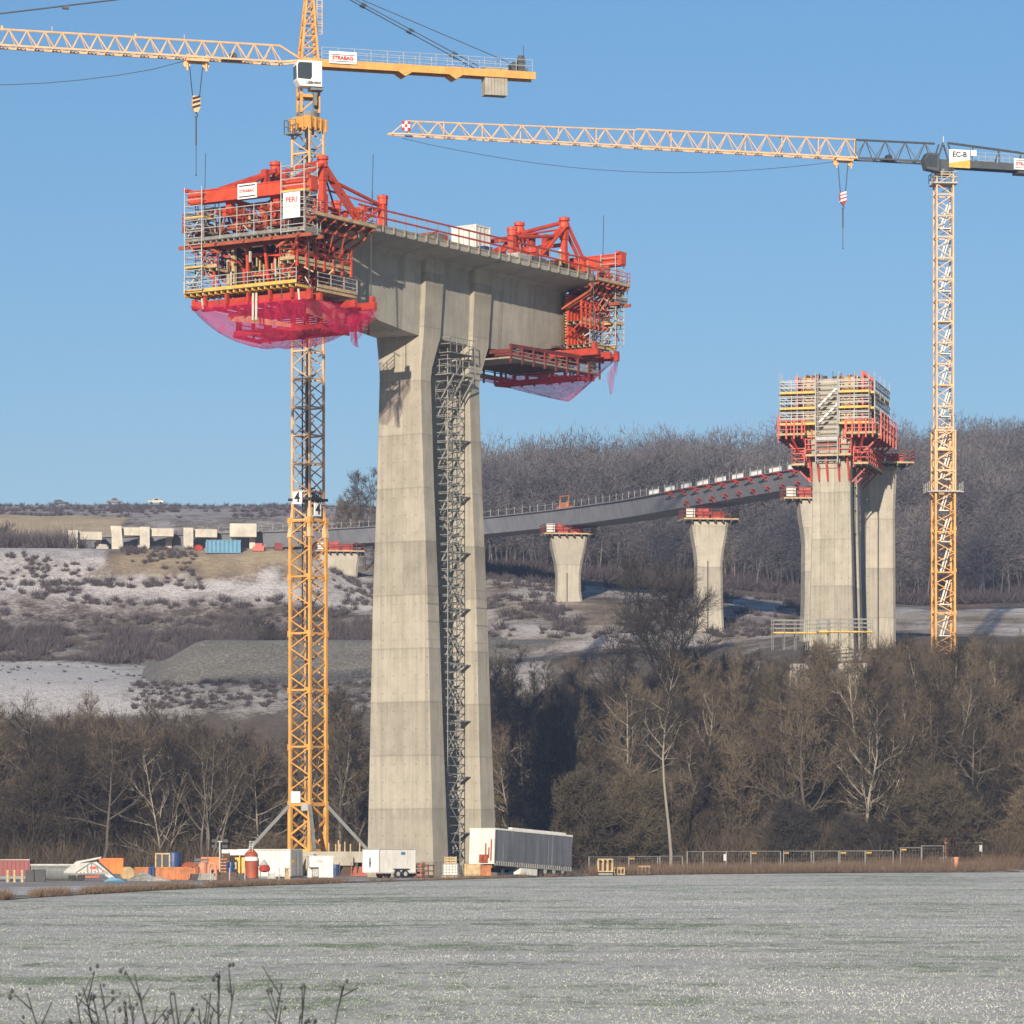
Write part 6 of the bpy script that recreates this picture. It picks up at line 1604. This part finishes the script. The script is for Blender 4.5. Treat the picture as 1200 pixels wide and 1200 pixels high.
spec = [dict(H=13,r0=.2,spread=.34,nlimb=15,cs=.25,up=.75), dict(H=14,r0=.19,spread=.26,nlimb=16,cs=.35,up=1.0), dict(H=11,r0=.2,spread=.4,nlimb=16,cs=.15,up=.6,stems=3),
        dict(H=12,r0=.18,spread=.36,nlimb=18,cs=.12,up=.8,stems=2), dict(H=15,r0=.2,spread=.2,nlimb=14,cs=.45,up=1.0), dict(H=9,r0=.14,spread=.48,nlimb=20,cs=.06,up=.7,stems=4),
        dict(H=13,r0=.22,spread=.42,nlimb=15,cs=.2,up=.5), dict(H=10,r0=.13,spread=.42,nlimb=18,cs=.1,up=.9,stems=3)]
for i, s in enumerate(spec):
    s = dict(s); s['dens'] = 1.15
    protos.append(make_tree('bare_tree', LB['left'], GB['left'], 100+i, **s))
used = set()
def put(i, px, D, sc, rz, key, label=None, group=True, zoff=0):
    src = protos[i]; x = X(px, D); z = gz(x, D)+zoff
    if i not in used: used.add(i); o = src; o.location = (x,D,z); o.rotation_euler.z = rz
    else: o = dup(src, (x,D,z), rz)
    o.scale = (sc,sc,sc*rnd.uniform(.92,1.1)); o['label'] = label or LB[key]
    if group and label is None: o['group'] = GB[key]
    elif 'group' in o.keys(): del o['group']
    return o
tr = random.Random(21); cnt = {'left':0,'gap':0,'mid':0,'right':0}
def scatter(px0, px1, D0, D1_, n, key, hmax=None, idx=None, hs=(.85,1.3)):
    pts = []; tries = 0
    while len(pts) < n and tries < 6000:
        tries += 1; D = tr.uniform(D0, D1_); px = tr.uniform(px0, px1); x = X(px, D)
        if any((x-a)**2+(D-b_)**2 < 6.2 for a, b_ in pts): continue
        if math.hypot(x-P2[0]-1.5, D-P2[1]-4) < 8 or math.hypot(x-c1.location.x, D-c1.location.y) < 7 or math.hypot(x-c2.location.x, D-c2.location.y) < 2.5: continue
        if math.hypot(x-P1[0]-2, D-P1[1]-4) < 9: continue
        pts.append((x, D)); i = tr.choice(idx or range(8)); H = spec[i]['H']; sc = tr.uniform(*hs)
        if hmax:
            lim = hmax(px)
            zt = Z(lim, D)-gz(x, D)
            if zt < 3.0: continue
            sc = min(sc, zt/H*tr.uniform(.85,1.04))
        if sc*H < 3.2: continue
        put(i, px, D, sc, tr.uniform(0,6.28), key)
lt = lambda p: float(np.interp(p, [-100,0,100,140,200,260,320,345,440], [805,812,800,826,822,838,862,872,775]))
scatter(-60, 332, 343, 402, 90, 'left', lt, hs=(.95,1.5))
scatter(345, 436, 345, 410, 20, 'gap', lambda p: float(np.interp(p, [345,390,440], [870,800,745])))
scatter(560, 690, 345, 440, 36, 'mid', lambda p: float(np.interp(p, [560,600,640,700], [770,745,745,790])), idx=[0,1,4,6,3])
rt = lambda p: float(np.interp(p, [640,700,760,860,930,980,1030,1080,1130,1210,1300], [830,800,790,752,752,758,768,748,738,735,735]))
scatter(655, 1265, 342, 362, 46, 'right', rt, idx=[2,3,5,7,0,6])
scatter(680, 1265, 360, 404, 84, 'right', rt)
# singled out trees
def single(label, seed, px, D, rz, sc=1.0, twm='twig', **kw):
    t = make_tree('bare_tree', label, None, seed, twm=twm, **kw); x = X(px, D); t.location = (x, D, gz(x, D)); t.rotation_euler.z = rz; t.scale = (sc,)*3
    return t
single('large dark round crowned bare tree standing out above the wood at centre right', 41, 775, 424, .4, sc=1.3, twm='twig_dark', bkm='twig_dark', H=14.5, r0=.3, spread=.5, nlimb=20, cs=.3, up=.85, stems=3, dens=1.5, tw=.042)
single('smaller dark leaning bare tree left of the large round crowned one', 43, 725, 424, 2.0, sc=1.2, twm='twig_dark', bkm='twig_dark', H=11.5, r0=.22, spread=.45, nlimb=16, cs=.25, up=.7, stems=2, dens=1.0, tw=.042, lean=.3)
single('tall thin pale trunked tree rising alone in front of the wood behind the fence', 47, 786, 322, 0, H=20, r0=.19, spread=.2, nlimb=18, cs=.5, up=.85, lean=-.03)
single('dark bare tree close to the right edge of the tall pier', 53, 594, 415, 1, twm='twig_dark', bkm='twig_dark', H=13, r0=.22, spread=.36, nlimb=16, cs=.3, up=.9)
single('pale leaning tree with forked crown in the left wood', 59, 118, 340, .5, H=14, r0=.2, spread=.4, nlimb=13, cs=.35, up=.6, lean=-.35, dens=.7)
single('pale multi stemmed tree fanning out left of the crane mast', 61, 245, 341, .5, H=13.5, r0=.2, spread=.36, nlimb=18, cs=.3, up=.9, stems=6, dens=.7)
single('solitary dark bush tree on the snowy slope left of the crane mast', 67, 313, 505, .5, twm='twig_dark', bkm='twig_dark', H=5.5, r0=.16, spread=.6, nlimb=14, cs=.2, up=.7, stems=3, dens=.6, tw=.06)
single('bare tree at the left edge by the tan hillside', 71, 8, 600, .5, twm='twig_dark', H=8, r0=.2, spread=.5, nlimb=14, cs=.2, up=.7, stems=3, dens=.8, tw=.07)
single('slender whitish bare tree standing tall in the wood below the right crane', 73, 1112, 352, .5, H=16, r0=.18, spread=.26, nlimb=16, cs=.45, up=.9, dens=.7)
for k, (px, D, h) in enumerate(((428,640,14),(415,655,12),(436,665,14),(404,668,9),(422,690,11))):
    t = single('bare tree on the ridge left of the tall pier above the far bridge', 80+k, px, D, k, twm='twig', H=h, r0=.2, spread=.36, nlimb=16, cs=.2, up=.85, stems=1+k % 2, dens=.9, tw=.07)
    t['group'] = 'ridge trees left of the pier'
# dense shrubs along the foot of the wood
def shrub(name, label, seed, mat, H, spread, dens, tw):
    return make_tree(name, label, None, seed, twm=mat, bkm='twig_dark', H=H, r0=.09, spread=spread, nlimb=22, cs=.03, up=.75, stems=6, dens=dens, tw=tw)
sh = [shrub('shrub', 'x', 301, 'twig_dark', 5.5, .5, 1.5, .05), shrub('shrub', 'x', 302, 'twig', 4.6, .55, 1.5, .045), shrub('shrub', 'x', 303, 'olive', 6.5, .5, 1.7, .05)]
su = set()
def putsh(i, px, D, sc, label, group):
    x = X(px, D); loc = (x, D, gz(x, D))
    if i in su: o = dup(sh[i], loc, tr.uniform(0,6.28))
    else: su.add(i); o = sh[i]; o.location = loc
    o.scale = (sc*tr.uniform(.9,1.2), sc, sc*tr.uniform(.85,1.1)); o['label'] = label; o['category'] = 'shrub'
    if group: o['group'] = group
    elif 'group' in o.keys(): del o['group']
GR, GLf = 'dense shrubs at the foot of the right wood', 'dense shrubs at the foot of the left wood'
for k in range(46):
    D = tr.uniform(336, 350) if k < 26 else tr.uniform(350, 372); putsh(tr.choice((0,0,1,2)), tr.uniform(735, 1265), D, tr.uniform(.6,1.25), 'dense dark twiggy shrub at the foot of the right wood', GR)
for k in range(26):
    putsh(tr.choice((0,1,1)), tr.uniform(-60, 330), tr.uniform(340, 362), tr.uniform(.5,1.0), 'dense brown shrub at the foot of the left wood', GLf)
putsh(2, 690, 334, 1.45, 'large dense olive brown bush right of the semi trailer', None)
putsh(2, 740, 337, 1.2, 'olive brown bush left of the tall thin pale trunk', None)
# ------------------------------------------------------------------ stuff: undergrowth, scrub, weeds, far forest
def sprays(pts, seed, hs, n, tw, spread=.5):
    """pts (x,y,z,scale) -> triangles of twigs fanning from the ground"""
    g = np.random.default_rng(seed); pts = np.asarray(pts); N = len(pts)
    base = np.repeat(pts, n, 0); K = len(base); h = base[:,3]*hs*g.uniform(.4,1.1,K)
    d = np.stack([g.normal(0,spread,K), g.normal(0,spread,K), np.ones(K)], 1); d /= np.linalg.norm(d, axis=1)[:,None]
    st = base[:,:3]+np.stack([g.normal(0,.35,K)*base[:,3], g.normal(0,.35,K)*base[:,3], np.zeros(K)], 1) + d*(h*g.uniform(0,.5,K))[:,None]
    side = np.cross(d, g.normal(0,1,(K,3))); side /= np.linalg.norm(side, axis=1)[:,None]; side *= tw*.5
    return np.stack([st-side, st+side, st+d*h[:,None]], 1)
def ground_pts(px0, px1, D0, D1_, n, seed, smin=.6, smax=1.3, filt=None):
    g = random.Random(seed); out = []
    while len(out) < n:
        D = g.uniform(D0, D1_); px = g.uniform(px0, px1)
        if filt and not filt(px, D): continue
        x = X(px, D); out.append((x, D, gz(x, D)-.1, g.uniform(smin, smax)))
    return out
def stuff(name, T, mat, label):
    V, Q = tri_arrays(T); o = raw_mesh(name, V, Q, M[mat]); tag(o, label, kind='stuff'); return o
M['scrub'] = twig('heath_scrub', (.045,.036,.04), (.075,.06,.064), (.11,.09,.09))
M['drygrass'] = twig('dry_grass', (.13,.085,.055), (.2,.14,.09), (.28,.21,.14))
ug = ground_pts(-80, 440, 336, 420, 1500, 1, .7, 1.6)+ground_pts(560, 1290, 336, 402, 2300, 2, .7, 1.6, lambda p, D: math.hypot(X(p,D)-P2[0], D-P2[1]-3) > 7)+ground_pts(560,860,400,450,500,3)
stuff('undergrowth', sprays(ug, 5, 2.3, 46, .045, .55), 'twig', 'tangled brown undergrowth of twigs and brambles beneath the trees')
def scr(p, D): return noise.noise((p*.012, D*.1, 5)) > -.05
sc_pts = ground_pts(-80, 445, 501, 516, 620, 6, .5, 1.05, lambda p,D: noise.noise((p*.015,D*.15,2)) > -.25)+ground_pts(-80, 445, 512, 536, 380, 26, .3, .7, lambda p,D: noise.noise((p*.008,D*.3,4)) > -.05)+ground_pts(-80,445,534,552,260,7,.2,.45,lambda p,D: noise.noise((p*.008,D*.16,5)) > .15)+ground_pts(-80,90,553,572,300,9,1.2,1.8)
stuff('scrub', sprays(sc_pts, 8, 2.0, 60, .08, .6), 'scrub', 'dark purple brown scrub covering the left hillside')
rs = ground_pts(-80,200,468,500,50,61,.1,.3)+ground_pts(150,450,455,468,260,62,.2,.5)+ground_pts(150,300,462,482,60,63,.15,.35)+ground_pts(-80,445,705,1090,850,10,.3,.75,lambda p,D: noise.noise((p*.01,D*.02,8)) > -.25)
rs += ground_pts(565,960,474,556,620,12,.3,.8,scr)+ground_pts(555,1290,553,566,900,14,.6,1.5)
stuff('scrub', sprays(rs, 11, 1.7, 36, .12, .7), 'scrub', 'patchy brown scrub on the ridge and the clearing')
wd = []; gr = random.Random(15)
for k in range(5200):
    px = gr.uniform(-60, 1260); E = edge(px); D = E+gr.uniform(-.4, 4 if px < 690 else 13)
    if 400 < px < 690 and gr.random() < .85: continue
    if noise.noise((px*.02, D*.1, 2)) < -.22 and px < 690: continue
    x = X(px, D); wd.append((x, D, gz(x, D), gr.uniform(.2,.5) if px < 690 else gr.uniform(.6,1.25)))
stuff('dry_weeds', sprays(wd, 16, .85, 22, .022, .35), 'drygrass', 'dry brown weeds and grass along the edge of the field')
# sprouting crop close to the camera gives the field real relief
fg = []
for k in range(100000):
    D = 36*math.exp(gr.uniform(0, 2.25)); px = gr.uniform(-80, 1280)
    if D > edge(px)-1: continue
    x = X(px, D)
    u = x*.97+D*.24; w_ = -x*.24+D*.97
    if noise.noise((u*.02, w_*.35, 3)) + .5*noise.noise((x*.1, D*.05, 6)) < -.22 and gr.random() < .75: continue
    fg.append((x, D, gz(x,D)-.01, gr.uniform(.4,1.1)*(D/45)**.42))
def crop():
    t = NT('crop_blades'); v = t.coord(); k, big = field_pattern(t, v); f = t.noise(v, 7, 3, .65)
    q = t.math('ADD', k, t.math('MULTIPLY', t.math('SUBTRACT', f, .5), .55))
    return t.done(t.ramp(q, [(.36, (.26,.335,.215)), (.47, (.34,.405,.285)), (.55, (.5,.53,.455)), (.7, (.7,.7,.64))]), .9)
M['crop'] = crop()
stuff('crop_blades', sprays(fg, 18, .036, 5, .011, 1.1), 'crop', 'frosty short blades of the winter crop')
# far forest: many small bare crowns, one mass
def forest():
    g = np.random.default_rng(77); pro = []
    for k in range(6):
        segs, _ = tree_arrays(200+k, H=14, r0=.17, spread=.3, nlimb=8, cs=.3, up=.8, dens=.01, nsub=1, ntw=0)
        V, Q = wood_arrays([s for s in segs if s[2] > .085], 3)
        W = np.concatenate([V[Q][:, [0,1,2]], V[Q][:, [0,2,3]]])
        n = 620; a = g.normal(0,1,(n,3)); a /= np.linalg.norm(a, axis=1)[:,None]; rad = g.uniform(.25,1,n)**.6
        asym = 1+.35*np.sin(3*np.arctan2(a[:,1],a[:,0])+k)*.6
        c = np.stack([a[:,0]*3.7*rad*asym, a[:,1]*3.7*rad*asym, 8.3+a[:,2]*5.0*rad], 1)
        d = a*np.array([1.,1.,.8])+np.array([0,0,.25])+g.normal(0,.5,(n,3)); d /= np.linalg.norm(d, axis=1)[:,None]
        l = g.uniform(.6,1.25,n); s = np.cross(d, g.normal(0,1,(n,3))); s /= np.linalg.norm(s, axis=1)[:,None]; s *= .042
        pro.append(np.concatenate([W, np.stack([c-s, c+s, c+d*l[:,None]], 1)]))
    out = []; gr = random.Random(31); cnt = 0
    while cnt < 2700:
        D = 557+ (gr.random()**1.25)*270; px = gr.uniform(535, 1300)
        lo = 562 if px < 880 else 553
        if D < lo+6*noise.noise((px*.02,0,0)): continue
        x = X(px, D); z = gz(x, D); s = (gr.uniform(.65,1.1) if gr.random() < .75 else gr.uniform(1.05,1.4))*(1.0 if D > 575 else .75); th = gr.uniform(0,6.28)
        R3 = np.array([[math.cos(th),-math.sin(th),0],[math.sin(th),math.cos(th),0],[0,0,1]])*s
        R3[2,2] *= gr.uniform(.85,1.15)
        out.append(pro[cnt % 6] @ R3.T + np.array([x,D,z-.2])); cnt += 1
    return np.concatenate(out).astype(np.float32)
stuff('forest', forest(), 'forest', 'bare grey brown winter forest covering the far hillside')
# dried weeds in the very foreground
for k, (px, D, h, n, l) in enumerate(((205,12.0,1.52,20,'dry weed with round dark seed heads, middle clump at the bottom edge'),(262,12.4,1.52,22,'dense upright dry weed right of the middle clump at the bottom edge'),(318,12.6,1.5,4,'thin forked dry weed stalk furthest right at the bottom edge'),(160,11.8,1.47,9,'dry weed leaning left with dark heads at the bottom edge'),(88,12.2,1.4,3,'lowest dry weed at the bottom left corner with two heads'))):
    g = random.Random(90+k); x = X(px, D); t = thing('dried_weed', l, 'weed', (x,D,0), 0); b = MB(); hd = MB()
    for i in range(n):
        a = g.uniform(-.5,.5)+(-.4 if k == 3 else .25 if k == 2 else 0); hh = h*g.uniform(.8,1.0); p = Vector((0,0,0)); q = Vector((math.sin(a)*hh*.2, g.uniform(-.1,.1), hh*.6)); e = Vector((math.sin(a)*hh*.4, g.uniform(-.12,.12), hh))
        b.tube(p, q, .0055, .0045, n=5); b.tube(q, e, .0045, .0024, n=5)
        tips = [e]
        for j in range(8):
            f = g.uniform(.0,.95); s0 = q.lerp(e, f); e2 = s0+Vector((g.uniform(-.07,.07), g.uniform(-.05,.05), g.uniform(.03,.11))); b.tube(s0, e2, .0026, .0016, n=4); tips.append(e2)
        for c in tips:
            if g.random() < (.5 if k != 1 else .3):
                for _ in range(g.choice((1,2,3))):
                    r = g.uniform(.003,.007); o3 = [g.uniform(-.014,.014) for _ in range(3)]
                    hd.lathe((c.x+o3[0],c.y+o3[1],c.z-r+o3[2]), [(.001,0),(r*.8,r*.5),(r,r*1.2),(r*.6,r*2.2),(.001,r*2.8)], 6)
    b.build('stalk', M['dark'], t); hd.build('seed_head', M['dark'], t)
# ------------------------------------------------------------------ air, light and camera
def haze():
    b = MB(); b.box(-1400, 1400, -30, 1500, -4, 150); t = NT('valley_haze'); t.n.remove(t.b)
    v = t.new('ShaderNodeVolumePrincipled'); v.inputs['Color'].default_value = (.5,.66,1,1); v.inputs['Density'].default_value = HAZE; v.inputs['Anisotropy'].default_value = .1
    t.lk(v.outputs[0], t.n['Material Output'].inputs['Volume'])
    o = b.build('haze', t.mat); tag(o, 'thin blue winter haze in the valley', kind='stuff')
HAZE = .00019
haze()
SUN_EL, SUN_AZ = R(15.5), R(10.0)
sd = Vector((-math.sin(SUN_AZ)*math.cos(SUN_EL), -math.cos(SUN_AZ)*math.cos(SUN_EL), math.sin(SUN_EL)))
sun = bpy.data.lights.new('sun', 'SUN'); sun.energy = 5.0; sun.angle = R(.5); sun.color = (1, .87, .7)
so = bpy.data.objects.new('sun', sun); C.objects.link(so); so.rotation_euler = sd.to_track_quat('Z', 'Y').to_euler(); so.location = (-50,-80,120)
w = bpy.data.worlds.new('World'); bpy.context.scene.world = w; w.use_nodes = True
nt = w.node_tree; sky = nt.nodes.new('ShaderNodeTexSky'); sky.sky_type = 'NISHITA'; sky.sun_disc = False
sky.sun_elevation = SUN_EL; sky.sun_rotation = R(190); sky.altitude = 200; sky.air_density = .95; sky.dust_density = .1; sky.ozone_density = 3.0
hs = nt.nodes.new('ShaderNodeHueSaturation'); hs.inputs['Saturation'].default_value = 1.15
nt.links.new(sky.outputs[0], hs.inputs['Color']); 
tc = nt.nodes.new('ShaderNodeTexCoord'); sx = nt.nodes.new('ShaderNodeSeparateXYZ'); rp_ = nt.nodes.new('ShaderNodeValToRGB'); mx = nt.nodes.new('ShaderNodeMix'); mx.data_type = 'RGBA'; mx.blend_type = 'MULTIPLY'; mx.inputs[0].default_value = 1
nt.links.new(tc.outputs['Generated'], sx.inputs[0]); nt.links.new(sx.outputs[2], rp_.inputs[0])
rp_.color_ramp.elements[0].position = .06; rp_.color_ramp.elements[0].color = (.84,.78,.82,1); rp_.color_ramp.elements[1].position = .24; rp_.color_ramp.elements[1].color = (1,1,1,1)
nt.links.new(hs.outputs[0], mx.inputs[6]); nt.links.new(rp_.outputs[0], mx.inputs[7]); nt.links.new(mx.outputs[2], nt.nodes['Background'].inputs[0]); nt.nodes['Background'].inputs[1].default_value = .084
sc = bpy.context.scene
cam = bpy.data.cameras.new('camera'); co = bpy.data.objects.new('camera', cam); C.objects.link(co); sc.camera = co
co.location = (0, 0, EYE); co.rotation_euler = (R(90), 0, 0); cam.sensor_width = 36; cam.lens = 36*F/1200; cam.shift_y = (YH-600)/1200
cam.clip_start = .5; cam.clip_end = 6000
cam.dof.use_dof = True; cam.dof.focus_distance = 300; cam.dof.aperture_fstop = 30
sc.view_settings.view_transform = 'Standard'; sc.view_settings.look = 'None'; sc.view_settings.exposure = .4; sc.view_settings.gamma = 1
sc.cycles.use_denoising = True
sc.cycles.max_bounces = 6; sc.cycles.transparent_max_bounces = 16; sc.cycles.volume_bounces = 1
